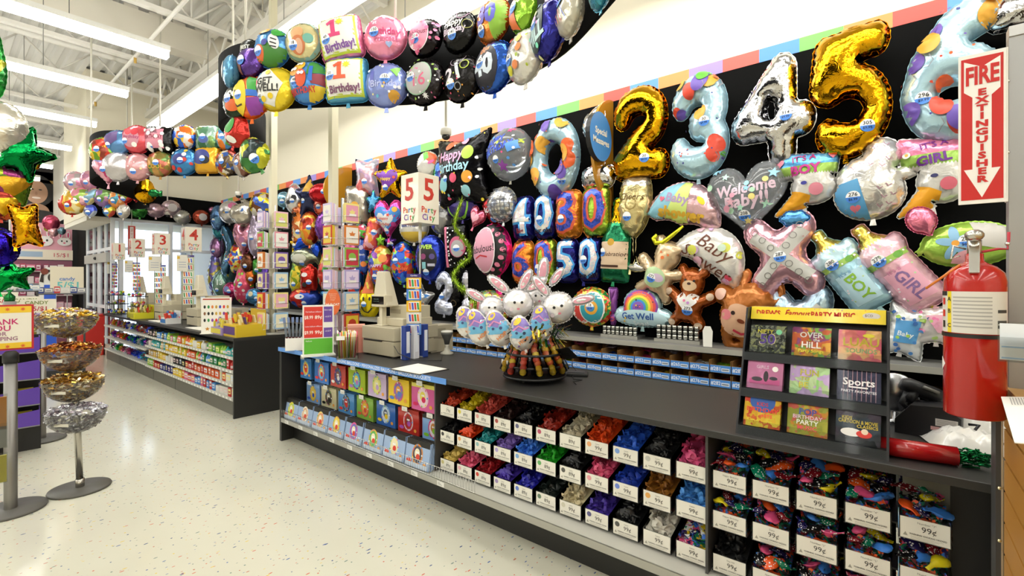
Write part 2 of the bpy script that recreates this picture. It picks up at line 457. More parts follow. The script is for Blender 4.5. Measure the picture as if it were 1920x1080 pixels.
def draw(inf, mb, items, eps=.0025):
    """items in units of the balloon's half size (hu, hv): see the cases."""
    hu, hv = inf.w / 2, inf.h / 2; m = min(hu, hv); e = eps
    for it in items:
        k = it[0]; e += .0007
        if k == 't': # text, u, v, size, colour, [bold, shear, fitwidth, rotation]
            _, t, u, w, sz, c, *r = it
            bold = r[0] if r else .02; sh = r[1] if len(r) > 1 else 0; fit = r[2] if len(r) > 2 else 1.7; rot = math.radians(r[3]) if len(r) > 3 else 0
            vs, fs = textmesh(t, 'CENTER', bold, sh)
            if not vs: continue
            wd = max(p[0] for p in vs) - min(p[0] for p in vs); S = sz * m; sx = min(1, fit * hu / (wd * S))
            ca, sa = math.cos(rot), math.sin(rot)
            vs = [(p[0] * S * sx, p[1] * S) for p in vs]
            inf.print(mb, [(u * hu + x * ca - y * sa, w * hv + x * sa + y * ca) for x, y in vs], fs, c, e)
        elif k == 'c': _, u, w, r, c = it; inf.print(mb, *flat([(u * hu + r * m * math.cos(a), w * hv + r * m * math.sin(a)) for a in [2 * PI * i / 18 for i in range(18)]]), c, e)
        elif k == 'e':
            _, u, w, a_, b_, c, *r = it; ro = math.radians(r[0]) if r else 0
            inf.print(mb, *flat([(u * hu + a_ * m * math.cos(a) * math.cos(ro) - b_ * m * math.sin(a) * math.sin(ro), w * hv + a_ * m * math.cos(a) * math.sin(ro) + b_ * m * math.sin(a) * math.cos(ro)) for a in [2 * PI * i / 22 for i in range(22)]]), c, e, .04)
        elif k == 'o': _, u, w, r, t, c = it; inf.print(mb, *ringm(u * hu, w * hv, r * m, t * m), c, e, .04)
        elif k == 's': _, u, w, r, c, *n = it; inf.print(mb, *fan([(u * hu + x * m, w * hv + y * m) for x, y in starpts(n[0] if n else 5, .45, 80, r)]), c, e)
        elif k == 'h': _, u, w, r, c = it; inf.print(mb, *fan([(u * hu + x * r * m, w * hv + y * r * m) for x, y in heartpts(24)]), c, e)
        elif k == 'p': inf.print(mb, *fan([(x * hu, y * hv) for x, y in it[1]]), it[2], e, .022)
        elif k == 'r':
            _, u, w, a_, b_, c, *r = it; ro = math.radians(r[0]) if r else 0; ca, sa = math.cos(ro), math.sin(ro)
            inf.print(mb, *flat([(u * hu + x * ca - y * sa, w * hv + x * sa + y * ca) for x, y in ((-a_ * m, -b_ * m), (a_ * m, -b_ * m), (a_ * m, b_ * m), (-a_ * m, b_ * m))]), c, e, .022)
        elif k == 'l': # stroke path, half width
            pts = [(x * hu, y * hv) for x, y in it[1]]; t = it[2] * m; vs = []; fs = []
            for i, p in enumerate(pts):
                a, b = pts[max(i - 1, 0)], pts[min(i + 1, len(pts) - 1)]; dx, dy = b[0] - a[0], b[1] - a[1]; d = math.hypot(dx, dy) + 1e-9
                vs += [(p[0] - dy / d * t, p[1] + dx / d * t), (p[0] + dy / d * t, p[1] - dx / d * t)]
            fs = [(2 * i, 2 * i + 1, 2 * i + 3, 2 * i + 2) for i in range(len(pts) - 1)]
            inf.print(mb, vs, fs, it[3], e, .03)
        elif k == 'rd': # random dots: n, seed, rmin, rmax, colours, [shape]
            _, n, seed, r0, r1, cs, *sh = it; rr = random.Random(seed)
            its = []
            for q in range(n):
                a = rr.uniform(-.9, .9), rr.uniform(-.9, .9), rr.uniform(r0, r1), rr.choice(cs); its.append(((sh[0] if sh else 'c'),) + a)
            draw(inf, mb, its, e)
def sticker(inf, root, u, w, num='', price='$2.99', r=.043):
    hu, hv = inf.w / 2, inf.h / 2; x, y = u * hu, w * hv; mb = MB()
    up = [(x + r * math.cos(a), y + r * math.sin(a)) for a in [PI * i / 10 for i in range(11)]]
    lo = [(x + r * math.cos(a), y + r * math.sin(a)) for a in [PI + PI * i / 10 for i in range(11)]]
    inf.print(mb, *flat(up), 'ffffff', .006, .03); inf.print(mb, *flat(lo), '4f8ee8', .006, .03)
    for t, dy, sz, c in ((num, r * .38, r * .85, '222222'), (price, -r * .38, r * .55, '10204a')):
        if t:
            vs, fs = textmesh(t, 'CENTER', .01, 0); inf.print(mb, [(x + p[0] * sz, y + dy + p[1] * sz) for p in vs], fs, c, .0075, .03)
    if mb.f: return mb.build('price_sticker', root)
_INF = {}
def inflated(shape, w, h, puff, n):
    f = SH[shape] if isinstance(shape, str) else shape
    key = (id(f), round(w, 2), round(h, 2), puff, n)
    if key not in _INF: _INF[key] = (Inflated(f, w, h, puff, n), f)
    return _INF[key][0]
def balloon(name, label, shape, M, w, h, base, items=(), puff=.55, n=26, stk=None, region=None, group=None, tail=True, cat='balloon', price='$2.99', seam=.006):
    """One foil balloon: the printed skin is the thing's mesh; tail and price sticker are its parts."""
    inf = inflated(shape, w, h, puff, n)
    mb = MB(); inf.body(mb, base, region, seam); draw(inf, mb, items)
    o = mb.build(name); o.matrix_world = M; tag(o, label, cat, group)
    if tail:
        low = min(range(len(inf.A)), key=lambda i: inf.A[i][1] + abs(inf.A[i][0]) * .4); x, y = (float(k) for k in inf.A[low]); tw = min(.02, w * .06)
        t = MB(); t.add([(x - tw * .5, y + .012, .002), (x + tw * .5, y + .012, .002), (x + tw, y - tw * 2.2, .008), (x - tw, y - tw * 2.2, .008), (x - tw * .5, y + .012, -.004), (x + tw * .5, y + .012, -.004), (x + tw, y - tw * 2.2, .002), (x - tw, y - tw * 2.2, .002)],
                        [(0, 1, 2, 3), (7, 6, 5, 4), (0, 3, 7, 4), (1, 5, 6, 2), (3, 2, 6, 7)], base if isinstance(base, (str, bpy.types.Material)) else 'foil:cccccc'); t.build('tail', o)
    if stk: sticker(inf, o, *stk, price=price) if len(stk) > 2 else sticker(inf, o, *stk, '', price)
    return o
# ---------------------------------------------------------------- setting
WY = 4.45; DECK = 5.95; XL = -12.8
def floor_mat():
    m, nt, b = newmat('terrazzo_floor'); L = nt.links.new
    tc = nt.nodes.new('ShaderNodeTexCoord'); cur = None
    base = lin('d3d1bf')
    prev = nt.nodes.new('ShaderNodeRGB'); prev.outputs[0].default_value = base; prev = prev.outputs[0]
    nz = nt.nodes.new('ShaderNodeTexNoise'); nz.inputs['Scale'].default_value = 2.5; nz.inputs['Detail'].default_value = 4
    L(tc.outputs['Object'], nz.inputs['Vector'])
    mx0 = nt.nodes.new('ShaderNodeMix'); mx0.data_type = 'RGBA'; mx0.inputs[7].default_value = lin('cbc8b6'); L(nz.outputs['Fac'], mx0.inputs[0]); L(prev, mx0.inputs[6]); prev = mx0.outputs[2]
    for sc, rot, thr, keep in (((34, 13, 1), .25, .16, .46), ((27, 27, 1), .9, .14, .42), ((52, 20, 1), .05, .14, .4)):
        mp = nt.nodes.new('ShaderNodeMapping'); mp.inputs['Scale'].default_value = sc; mp.inputs['Rotation'].default_value = (0, 0, rot); L(tc.outputs['Object'], mp.inputs[0])
        vo = nt.nodes.new('ShaderNodeTexVoronoi'); vo.inputs['Scale'].default_value = 1; L(mp.outputs[0], vo.inputs['Vector'])
        sp = nt.nodes.new('ShaderNodeSeparateColor'); L(vo.outputs['Color'], sp.inputs[0])
        rp = nt.nodes.new('ShaderNodeValToRGB'); rp.color_ramp.interpolation = 'CONSTANT'; e = rp.color_ramp.elements
        for c in range(4): e.new(.5)
        for i, c in enumerate(('4a5a86', 'cc7461', '7a8a84', 'd8c060', 'b8705c', '5c70a4')): e[i].position = i / 6; e[i].color = lin(c)
        L(sp.outputs[0], rp.inputs[0])
        a = nt.nodes.new('ShaderNodeMath'); a.operation = 'LESS_THAN'; a.inputs[1].default_value = thr; L(vo.outputs['Distance'], a.inputs[0])
        k = nt.nodes.new('ShaderNodeMath'); k.operation = 'LESS_THAN'; k.inputs[1].default_value = keep; L(sp.outputs[1], k.inputs[0])
        mu = nt.nodes.new('ShaderNodeMath'); mu.operation = 'MULTIPLY'; L(a.outputs[0], mu.inputs[0]); L(k.outputs[0], mu.inputs[1])
        mx = nt.nodes.new('ShaderNodeMix'); mx.data_type = 'RGBA'; L(mu.outputs[0], mx.inputs[0]); L(prev, mx.inputs[6]); L(rp.outputs[0], mx.inputs[7]); prev = mx.outputs[2]
    L(prev, b.inputs['Base Color']); b.inputs['Roughness'].default_value = .15; b.inputs['Specular IOR Level'].default_value = .5
    return m
CREAM = mat('efe8d3', 'matte'); CREAMD = mat('ece7da', 'matte'); BLACK = mat('060606', 'matte'); CHAR = mat('1d1d1c', 'paint'); STEEL = mat('dcdad2', 'paint')
struct('floor', MB().bx((-21, -12, -.1), (7, WY, 0), floor_mat()))
struct('wall_back', MB().bx((XL, WY, 0), (7, WY + .12, DECK), CREAM))
struct('wall_back_panel', MB().bx((XL, WY - .02, .0), (6.9, WY - .001, 3.466), BLACK))
st = MB(); cs = ['e5554a', 'f39a52', '7fc565', '5b9cf0', 'ee6256', 'a690e4', 'f59a55', '5f9ff2']
x = .2746
for k in range(-8, 46):
    st.bx((x - .294 * (k + 1), WY - .022, 3.466), (x - .294 * k, WY - .0005, 3.578), cs[k % 8])
struct('trim_1', st)
# end wall over the entrance with its black band
struct('wall_end', MB().bx((XL - 2.6, 1.95, 2.95), (XL, WY, DECK), CREAM))
struct('trim_2', MB().bx((XL, 1.95, 2.95), (XL + .06, WY - .03, 3.52), BLACK))
w = MB(); w.bx((XL + .005, 1.96, 2.85), (XL - 2.6, 2.36, 2.95), CREAMD); struct('wall_end_soffit', w)
# glass vestibule: front at XL (facing the tills), side at y=2.37
WHITE = mat('eceff5', 'paint'); GL = mat('f4f8ff', 'clear')
def window(n, P0, P1, z0, z1, cols, rails=(), fw=.07, dep=.06):
    """An aluminium framed glazing run from P0 to P1 (plan points)."""
    d = V((P1[0] - P0[0], P1[1] - P0[1], 0)); Lg = d.length; d.normalize(); nrm = V((-d.y, d.x, 0))
    T = Matrix((d, nrm, V((0, 0, 1)))).transposed().to_4x4(); T.translation = V((P0[0], P0[1], 0))
    f = MB()
    for a in cols: f.box((a * Lg, 0, (z0 + z1) / 2), (fw, dep, z1 - z0), WHITE, T)
    for z in (z0 + fw / 2, z1 - fw / 2) + tuple(rails): f.box((Lg / 2, 0, z), (Lg, dep * .9, fw), WHITE, T)
    o = struct('window_%d' % n, f)
    for i in range(len(cols) - 1):
        g = MB(); g.box(((cols[i] + cols[i + 1]) / 2 * Lg, 0, (z0 + z1) / 2), ((cols[i + 1] - cols[i]) * Lg - fw, .008, z1 - z0 - fw), GL, T); g.build('pane', o)
window(1, (XL, 2.37), (XL, WY - .03), 0, 2.95, (0, .07, .5, .93), (.95, 2.3))
window(2, (XL - 2.5, 2.37), (XL, 2.37), 0, 2.93, (0, .3, .5, .56, .78, 1), (1.05, 2.3))
struct('trim_3', MB().bx((XL - 2.6, 4.3, 0), (XL - 2.5, 9, 4), 'dfe6f0').bx((XL - 2.5, WY - .03, 0), (XL, WY + .05, 2.95), 'e4e2da'))
hd = MB(); hd.bx((XL - 2.5, 2.3, 2.02), (XL - .2, 2.36, 2.22), 'b9b7b2'); hd.ball((XL - 1.2, 2.29, 2.12), .035, '222222'); struct('trim_4', hd)
struct('wall_end_curb', MB().bx((XL - 2.5, 2.34, 0), (XL, 2.4, .25), 'c9c4b8'))
# far side of the shop
struct('wall_far', MB().bx((-21.1, -12, 0), (-21, 2.4, DECK), CREAMD))
struct('wall_far_panel', MB().bx((-21, -12, 0), (-20.95, 2.4, 4.9), BLACK))
st = MB()
for k in range(10): st.bx((-20.94, 2.4 - .5 * (k + 1), 3.42), (-20.9, 2.4 - .5 * k, 3.62), cs[(k * 3 + 1) % 8])
struct('trim_5', st)
struct('wall_front', MB().bx((-21, 2.4, 0), (XL - 2.6, 2.5, DECK), CREAMD).bx((-20.95, 2.37, 0), (XL - 2.62, 2.4, 3.4), BLACK))
struct('wall_left', MB().bx((-21, -12.1, 0), (7, -12, DECK), CREAM))
struct('wall_right', MB().bx((7, -12, 0), (7.1, WY, DECK), CREAM))
struct('ground_outside', MB().bx((-60, 2.6, -.12), (-13, 40, -.02), 'c9c7c2'))
# corrugated steel deck, ribs along x
dk = MB(); y = -12.0; vs = []; prof = []
while y < WY + .1:
    prof += [(y, 0), (y + .09, 0), (y + .115, .055), (y + .185, .055)]; y += .21
vs = [(-21, a, DECK + b) for a, b in prof] + [(7, a, DECK + b) for a, b in prof]; n = len(prof)
dk.add(vs, [(i, i + 1, n + i + 1, n + i) for i in range(n - 1)], mat('f2f1ee', 'paint')); struct('ceiling', dk)
# open web joists along y, girders along x
JM = mat('efece4', 'paint')
def joist(L):
    m = MB(); m.bx((-.05, 0, 5.84), (.05, L, 5.93), JM); m.bx((-.05, 0, 5.33), (.05, L, 5.39), JM)
    k = int(L / .95)
    for i in range(k):
        y0 = i * .95; m.cyl((0, y0, 5.38), (0, y0 + .47, 5.86), .016, JM, 6); m.cyl((0, y0 + .47, 5.86), (0, y0 + .95, 5.38), .016, JM, 6)
        if i % 2: m.cyl((0, y0, 5.38), (0, y0, 5.86), .013, JM, 6)
    return m
j0 = None
for xx in (-19.6, -17.6, -15.6, -13.7, -11.6, -9.95, -7.9, -6.1, -4.3, -2.4, -.5, 1.4, 3.3, 5.2):
    if j0 is None: j0 = struct('ceiling_beam', joist(16.3)); j0.location = (xx, -11.9, 0)
    else:
        c = j0.copy(); COL.objects.link(c); c.location = (xx, -11.9, 0)
b = MB(); b.bx((-9.5, -12, 5.44), (-9.2, 4.4, 5.86), CREAMD)
for k in range(50): b.bx((-9.42, -11.9 + k * .32, 5.86), (-9.3, -11.72 + k * .32, 5.95), CREAMD)
struct('ceiling_beam_boxed', b)
g = MB(); g.bx((-20.9, 2.92, 5.2), (6.9, 3.02, 5.3), JM); g.bx((-20.9, 2.92, 5.72), (6.9, 3.02, 5.82), JM)
for k in range(34):
    x0 = -20.9 + k * .82; g.cyl((x0, 2.97, 5.28), (x0 + .41, 2.97, 5.74), .022, JM, 6); g.cyl((x0 + .41, 2.97, 5.74), (x0 + .82, 2.97, 5.28), .022, JM, 6)
struct('ceiling_beam_girder', g)
g = MB(); g.cyl((-20.9, .3, 5.25), (6.9, .3, 5.25), .035, JM, 10); g.cyl((-20.9, 2.0, 5.15), (6.9, 2.0, 5.15), .025, JM, 10); g.cyl((-10.15, -12, 5.36), (-10.15, 4.4, 5.36), .06, JM, 12)
for k in range(9):
    g.cyl((-19 + k * 2.9, .3, 5.25), (-19 + k * 2.9, .3, 5.9), .012, JM, 6); g.cyl((-18 + k * 2.9, 2, 5.15), (-18 + k * 2.9, 2, 5.05), .02, 'c9a24a', 8)
struct('ceiling_beam_pipe', g)
# fluorescent strips
LG = 14.0
def strip(axis, L, wd, s):
    t = thing('ceiling_light', '', 'ceiling light')
    hs = MB(); tb = MB()
    if axis == 'y':
        hs.bx((-wd / 2, 0, .06), (wd / 2, L, .12), 'f2f2ee'); tb.bx((-wd / 2 + .01, .01, -.02), (wd / 2 - .01, L - .01, .06), glow('fdfcf6', s))
    else:
        hs.bx((0, -wd / 2, .06), (L, wd / 2, .12), 'f2f2ee'); tb.bx((.01, -wd / 2 + .01, -.02), (L - .01, wd / 2 - .01, .06), glow('fdfcf6', s))
    hs.build('housing', t); tb.build('tube', t)
    hg = MB()
    for k in range(int(L / 2.4) + 1):
        p = min(.3 + k * 2.4, L - .1); q = (0, p) if axis == 'y' else (p, 0); hg.cyl((q[0], q[1], .12), (q[0], q[1], 1.45), .005, '8a8a86', 5)
    o = hg.build('suspension_rod', t); o['kind'] = 'stuff'
    return t
row = None
XR = (-6.93, -8.85, -11.0, -13.4, -15.9, -18.1, -19.9, -4.8, -2.7, -.6, 1.5, 3.6, 5.6)
for i, xx in enumerate(XR):
    r = strip('y', 10.8, .13, LG) if row is None else dup(row)
    row = row or r; r.location = (xx, -8.98, 4.36)
    r['label'] = ('%s long fluorescent strip across the aisle, counting from the overhead balloons' % ORD(i)) if i < 7 else 'fluorescent strip out of view over the shop floor behind the photographer'
    r['group'] = 'fluorescent strips across the aisle' if i < 7 else 'fluorescent strips over the rest of the floor'
t = strip('x', 12.6, .24, LG); t.location = (-10.6, 2.56, 4.38); tag(t, 'long wide fluorescent strip running over the tills behind the balloon valance')
t = strip('x', 9.2, .2, LG); t.location = (-7.0, 3.36, 4.38); tag(t, 'shorter fluorescent strip nearest the cream wall above the balloons')
# camera, sky
cam = bpy.data.cameras.new('camera'); co = bpy.data.objects.new('camera', cam); COL.objects.link(co)
co.location = (0, 0, EYE); co.rotation_euler = (PI / 2, 0, TH); cam.sensor_width = 36; cam.lens = FPX / 1920 * 36; cam.shift_y = -(540 - HY) / 1920; cam.clip_start = .02
SC.camera = co
wd = bpy.data.worlds.new('sky'); SC.world = wd; wd.use_nodes = True; nb = wd.node_tree.nodes['Background']; nb.inputs[0].default_value = (.80, .9, 1, 1); nb.inputs[1].default_value = 4.0
SC.view_settings.view_transform = 'Standard'; SC.view_settings.look = 'None'; SC.view_settings.gamma = 1; SC.view_settings.exposure = .06
SC.cycles.max_bounces = 7; SC.cycles.diffuse_bounces = 3; SC.cycles.glossy_bounces = 3; SC.cycles.transmission_bounces = 4; SC.cycles.transparent_max_bounces = 10; SC.cycles.sample_clamp_indirect = 6.0
# ---------------------------------------------------------------- the front counter
CY = 2.2; CZ = .94
c = thing('checkout_counter', 'charcoal checkout counter with balloon bins and hanging packs below its worktop', 'counter', (0, 0, 0))
TOPM = mat('2b2a28', 'paint')
MB().bx((-4.84, CY, CZ - .032), (.5, 3.08, CZ), TOPM).build('worktop', c, bev=.003)
m = MB(); m.bx((-4.83, CY + .005, 0), (-4.79, 3.06, CZ - .032), CHAR); m.build('end_panel', c)
m = MB(); m.bx((-4.79, 2.72, .1), (.0, 2.75, CZ - .032), BLACK); m.build('back_panel', c)
m = MB(); m.bx((-4.79, CY + .13, 0), (.0, CY + .16, .205), mat('1f1f1d', 'paint')); m.build('kick_plate', c)
m = MB(); m.bx((.02, 2.45, 0), (.16, 2.6, CZ - .032), '77756c'); m.bx((.16, 2.46, 0), (.5, 2.6, CZ - .032), '17171a'); m.build('side_panel', c)
def shelf_mat():
    m, nt, b = newmat('perforated_shelf'); L = nt.links.new
    tc = nt.nodes.new('ShaderNodeTexCoord'); mp = nt.nodes.new('ShaderNodeMapping'); mp.inputs['Rotation'].default_value = (0, 0, PI / 4); mp.inputs['Scale'].default_value = (28, 28, 28)
    L(tc.outputs['Object'], mp.inputs[0]); vo = nt.nodes.new('ShaderNodeTexVoronoi'); vo.inputs['Scale'].default_value = 1; vo.inputs['Randomness'].default_value = 0; L(mp.outputs[0], vo.inputs['Vector'])
    a = nt.nodes.new('ShaderNodeMath'); a.operation = 'LESS_THAN'; a.inputs[1].default_value = .16; L(vo.outputs['Distance'], a.inputs[0])
    mx = nt.nodes.new('ShaderNodeMix'); mx.data_type = 'RGBA'; mx.inputs[6].default_value = lin('dbd9cf'); mx.inputs[7].default_value = lin('4a4a46'); L(a.outputs[0], mx.inputs[0]); L(mx.outputs[2], b.inputs['Base Color']); b.inputs['Roughness'].default_value = .4
    return m
m = MB(); m.bx((-4.79, CY + .01, .213), (.02, 2.7, .228), shelf_mat()); m.build('bottom_shelf', c)
m = MB(); m.bx((-4.79, CY, .195), (.02, CY + .012, .236), mat('b9b8b2', 'brushed')); m.build('shelf_lip', c)
m = MB()
for x in (-2.6, -.692):
    m = MB(); m.bx((x - .006, CY + .1, .23), (x + .006, 2.7, CZ - .035), '4b4a48'); m.build('divider', c)
# rails behind the bins
m = MB()
for r in range(2): m.bx((-2.6, CY + .28, .62 - .19 * r), (.15, 2.72, .628 - .19 * r), '3b3b3d')
m.build('bin_rail', c)['kind'] = 'stuff'
# blue banner along the worktop edge
b = MB(); b.bx((-4.84, CY - .006, CZ - .036), (-2.37, CY - .001, CZ + .004), '5f97e2')
T = TF((-3.13, CY - .0065, CZ - .016), (1, 0, 0)); b.text('SINGING BALLOONS • PERSONALIZED BALLOONS • BALLOON BOUQUETS', .036, 'f4f7ff', T, bold=.01, fit=1.45)
T = TF((-4.3, CY - .0065, CZ - .016), (1, 0, 0)); b.text('PERSONALIZED BALLOONS • BALLOON BOUQUETS', .03, '86b1ec', T, fit=.95)
b.bx((-3.86, CY - .0068, CZ - .036), (-3.857, CY - .0058, CZ + .004), '3c6db0')
b.build('banner_strip', c)
# ---------------------------------------------------------------- latex balloon bins
ACR = mat('f2f4f4', 'clear'); CARD = mat('f1eee2', 'matte')
BX = [-2.568 + .172 * i for i in range(11)] + [-.674 + .17 * i for i in range(5)]
BY = CY + .12
def crumple(seed, n=40, mixed=False):
    """A heap of limp latex balloons in a .15 x .26 bin, sloping up to the back."""
    r = random.Random(seed); m = MB()
    m.add([(.008, .02, .0), (.142, .02, 0), (.142, .25, 0), (.008, .25, 0), (.008, .02, .07), (.142, .02, .07), (.142, .25, .15), (.008, .25, .15)], [(0, 1, 5, 4), (1, 2, 6, 5), (2, 3, 7, 6), (3, 0, 4, 7), (4, 5, 6, 7)], 'latex:888888')
    for i in range(n):
        x, y = r.uniform(.014, .136), r.uniform(.012, .25); z = .08 + (y - .02) * .34 + r.uniform(-.012, .022)
        a, b = r.uniform(.022, .044), r.uniform(.011, .02); M = Matrix.Translation((x, y, z)) @ Matrix.Rotation(r.uniform(0, 6.3), 4, 'Z') @ Matrix.Rotation(r.uniform(-1.1, 1.1), 4, 'X') @ Matrix.Rotation(r.uniform(-.7, .7), 4, 'Y')
        vs = []; fs = []; nu, nv = 7, 4; ph = r.uniform(0, 6)
        for u in range(nu):
            for v in range(nv):
                s, t = u / (nu - 1) * 2 - 1, v / (nv - 1) * 2 - 1
                wdt = b * (1 - .35 * s * s) * (1.3 if s < .3 else .7)
                vs.append((a * s, wdt * t, .010 * math.sin(3 * s + ph) + .007 * math.cos(4 * t + 2 * s + ph) + r.uniform(-.002, .002)))
        for u in range(nu - 1):
            for v in range(nv - 1): q = u * nv + v; fs.append((q, q + 1, q + nv + 1, q + nv))
        q = [max(.002, (M @ V(p)).z) for p in vs]
        m.add([(min(.147, max(.003, (M @ V(p)).x)), min(.258, max(.004, (M @ V(p)).y)), (M @ V(p)).z) for p in vs], fs, 'latex:888888', True)
    if r.random() < .7:
        for k in range(2): m.tube([(r.uniform(.03, .12) + .008 * math.cos(q), .03 + .008 * math.sin(q), .092) for q in [i * .7 for i in range(9)]], .0016, 'latex:888888', 5)
    return m
heap_me = []
for s in range(5):
    o = crumple(s).build('proto'); heap_me.append(o.data); bpy.data.objects.remove(o)
CONF = {}
def latex(c):
    return mat(c, 'latex')
def speckle(c): return dots([c, 'f5f5f5', 'ffffff'], 150, .33, 0)
def bin_card(price, disc, title):
    m = MB(); m.bx((.006, .0005, .004), (.146, .002, .083), CARD)
    T = TF((.088, -.0006, .047)); m.text(price, .03, '3b3a36', T, bold=.0)
    T = TF((.082, -.0006, .069)); m.text(title, .011, '8b887c', T, fit=.09)
    T = TF((.085, -.0006, .024)); m.text('WARNING: CHOKING HAZARD', .0085, '55534c', T, bold=.02, fit=.105)
    for k in range(3): m.bx((.036, -.0004, .0155 - k * .0042), (.128 - .012 * k, .0, .0163 - k * .0042), 'b0ad9f')
    m.add([(.014, -.0005, .014), (.028, -.0005, .014), (.021, -.0005, .028)], [(0, 1, 2)], 'a9a697')
    if disc: m.add([(.03 + .014 * math.cos(a), -.0006, .06 + .014 * math.sin(a)) for a in [-2 * PI * i / 16 for i in range(16)]], [tuple(range(16))[::-1]], disc)
    return m
shell = None
def make_bin(col, row, label, price, disc, title, heapcol, heaplabel, hi):
    global shell
    X, Z = BX[col], (.637, .448, .245)[row]
    t = thing('balloon_bin', label, 'bin', (X, BY, Z), 0, 'clear acrylic balloon bins under the counter')
    if shell is None:
        sh = MB(); pr = [(0, 0), (.30, .0), (.30, .16), (0, .086)]
        for a, b in ((0, .003), (.149, .152)):
            sh.add([(a, y, z) for y, z in pr] + [(b, y, z) for y, z in pr], [(3, 2, 1, 0), (4, 5, 6, 7), (0, 1, 5, 4), (1, 2, 6, 5), (2, 3, 7, 6), (3, 0, 4, 7)], ACR)
        sh.bx((.003, .0022, 0), (.149, .005, .086), ACR); sh.bx((.003, .005, 0), (.149, .3, .003), 'plastic:8a8a88')
        o = sh.build('acrylic_shell', t); shell = o.data
    else: o = bpy.data.objects.new('acrylic_shell', shell); COL.objects.link(o); o.parent = t
    bin_card(price, disc, title).build('price_card', t)
    h = bpy.data.objects.new('latex_balloon_heap', heap_me[hi % 5]); COL.objects.link(h); h.location = (X, BY + .004, Z + .004)
    h.material_slots[0].link = 'OBJECT'; h.material_slots[0].material = heapcol
    tag(h, heaplabel, 'balloons', 'loose latex balloons in the bins', 'stuff')
    return t
ROWN = ['top', 'middle', 'bottom']
rows = [
 [('red and orange', 'cf4526', '79¢', None), ('yellow', 'd8c118', '89¢', 'e9d84a'), ('coral red', 'd9564a', '89¢', 'e8a59c'), ('dark brown', '2c1614', '89¢', 'b0524a'), ('black', '101114', '89¢', '6a6d92'), ('brick red', 'a52a1b', '89¢', 'c95b78'), ('cream', 'd8ceb2', '89¢', None), ('bright orange', 'f0531c', '99¢', 'f3b27a'), ('royal blue', '2d62d4', '99¢', '7fa4e2'), ('shiny black', '1b1b1c', '99¢', 'c8c8bf'), ('bubblegum pink', 'e8568c', '99¢', None)],
 [('matt black', '161617', '89¢', '3a3a3a'), ('fiery orange', 'ea4a17', '89¢', 'efb070'), ('teal', '178a8c', '89¢', '9cc6c6'), ('lavender', '8467bd', '89¢', 'b4a5d6'), ('sky blue', '3f80ea', '89¢', '80b0e6'), ('leaf green', '22a022', '89¢', '6db56a'), ('coal black', '131314', '89¢', '5a5a55'), ('rose pink', 'd54a72', '99¢', 'f0a6ac'), ('cobalt blue', '1f3fb0', '99¢', '6c86d8'), ('golden brown', '8d5a1e', '99¢', 'e6aa58'), ('pale sparkling blue', '4e96e4', '99¢', None)],
 [('pale yellow', 'e6c868', '89¢', 'd9cf8c'), ('candy pink', 'ef6486', '89¢', 'efb6bd'), ('deep red', '9d1a22', '89¢', 'd84a3a'), ('violet', '4730a0', '89¢', 'a893c0'), ('ultramarine', '2222a6', '89¢', '6480d4'), ('dark green', '16201c', '89¢', '728a70'), ('ivory', 'ded0a6', '99¢', 'd6d2bd'), ('purple', '4a35a0', '99¢', '62608f'), ('jet black', '121213', '99¢', '5c5c58'), ('white', 'd5d0c2', '99¢', None), ('mixed striped', None, '99¢', None)]]
for r, cl in enumerate(rows):
    for q, (nm, hx, price, disc) in enumerate(cl):
        hm = latex(hx) if hx else cells(['3f80ea', 'e8568c', 'f0d020', '178a5c', '2a1a60', 'f0f0f0'], 34, rough=.4, metal=0)
        make_bin(q, r, 'clear bin of %s latex balloons in the %s row' % (nm, ROWN[r]), price, disc, 'Latex', hm, '%s latex balloons heaped in their %s row bin' % (nm, ROWN[r]), r * 3 + q)
# the mixed, printed balloons by the padded end
MIXC = [('pink', 'e8568c'), ('sky blue', '3f86e6'), ('yellow', 'e2d018'), ('orange', 'ee5a1e'), ('green', '0f7d5c'), ('dark purple', '231b55'), ('dark red', '7d1420'), ('black', '141416')]
titles = [['Happy Birthday', 'Number "0"', 'Number "1"', 'Number "4"', 'Number "7"'], ['Happy Birthday', 'Sixty', 'Number "2"', 'Number "5"', 'Number "8"'], ['The Hill', 'Number "9"', 'Number "3"', 'Number "6"', 'Number "8"']]
def latex_shape(seed):
    """A limp uninflated balloon with a neck and a rolled ring."""
    r = random.Random(seed); m = MB(); n = 12; L = []
    prof = [(0, .0), (.012, .004), (.019, .014), (.021, .026), (.018, .038), (.011, .047), (.006, .054), (.0055, .066), (.0065, .068), (.0055, .07)]
    bend = r.uniform(-.5, .5); tw = r.uniform(-8, 8)
    vs = []; fs = []
    for i, (rad, y) in enumerate(prof):
        for k in range(n):
            a = 2 * PI * k / n; fl = .38 + .12 * math.sin(i * 1.3 + seed)
            x, z = rad * math.cos(a), rad * math.sin(a) * fl + .004 * math.sin(3 * a + i) * (rad / .02)
            b = bend * y * 14; vs.append((x + math.sin(b) * y * .4, y - .03, z + .006 * math.sin(y * 60 + seed) + abs(b) * .004))
    for i in range(len(prof) - 1):
        for k in range(n): l = (k + 1) % n; fs.append((i * n + k, i * n + l, (i + 1) * n + l, (i + 1) * n + k))
    fs.append(tuple(range(n))); m.add(vs, fs, 'latex:888888', True)
    o = m.build('proto'); me = o.data; bpy.data.objects.remove(o); return me
lat = [latex_shape(s) for s in range(6)]
rr = random.Random(5)
GRID = [(.03, .03), (.075, .028), (.118, .035), (.05, .085), (.1, .09), (.03, .14), (.08, .15), (.122, .145)]
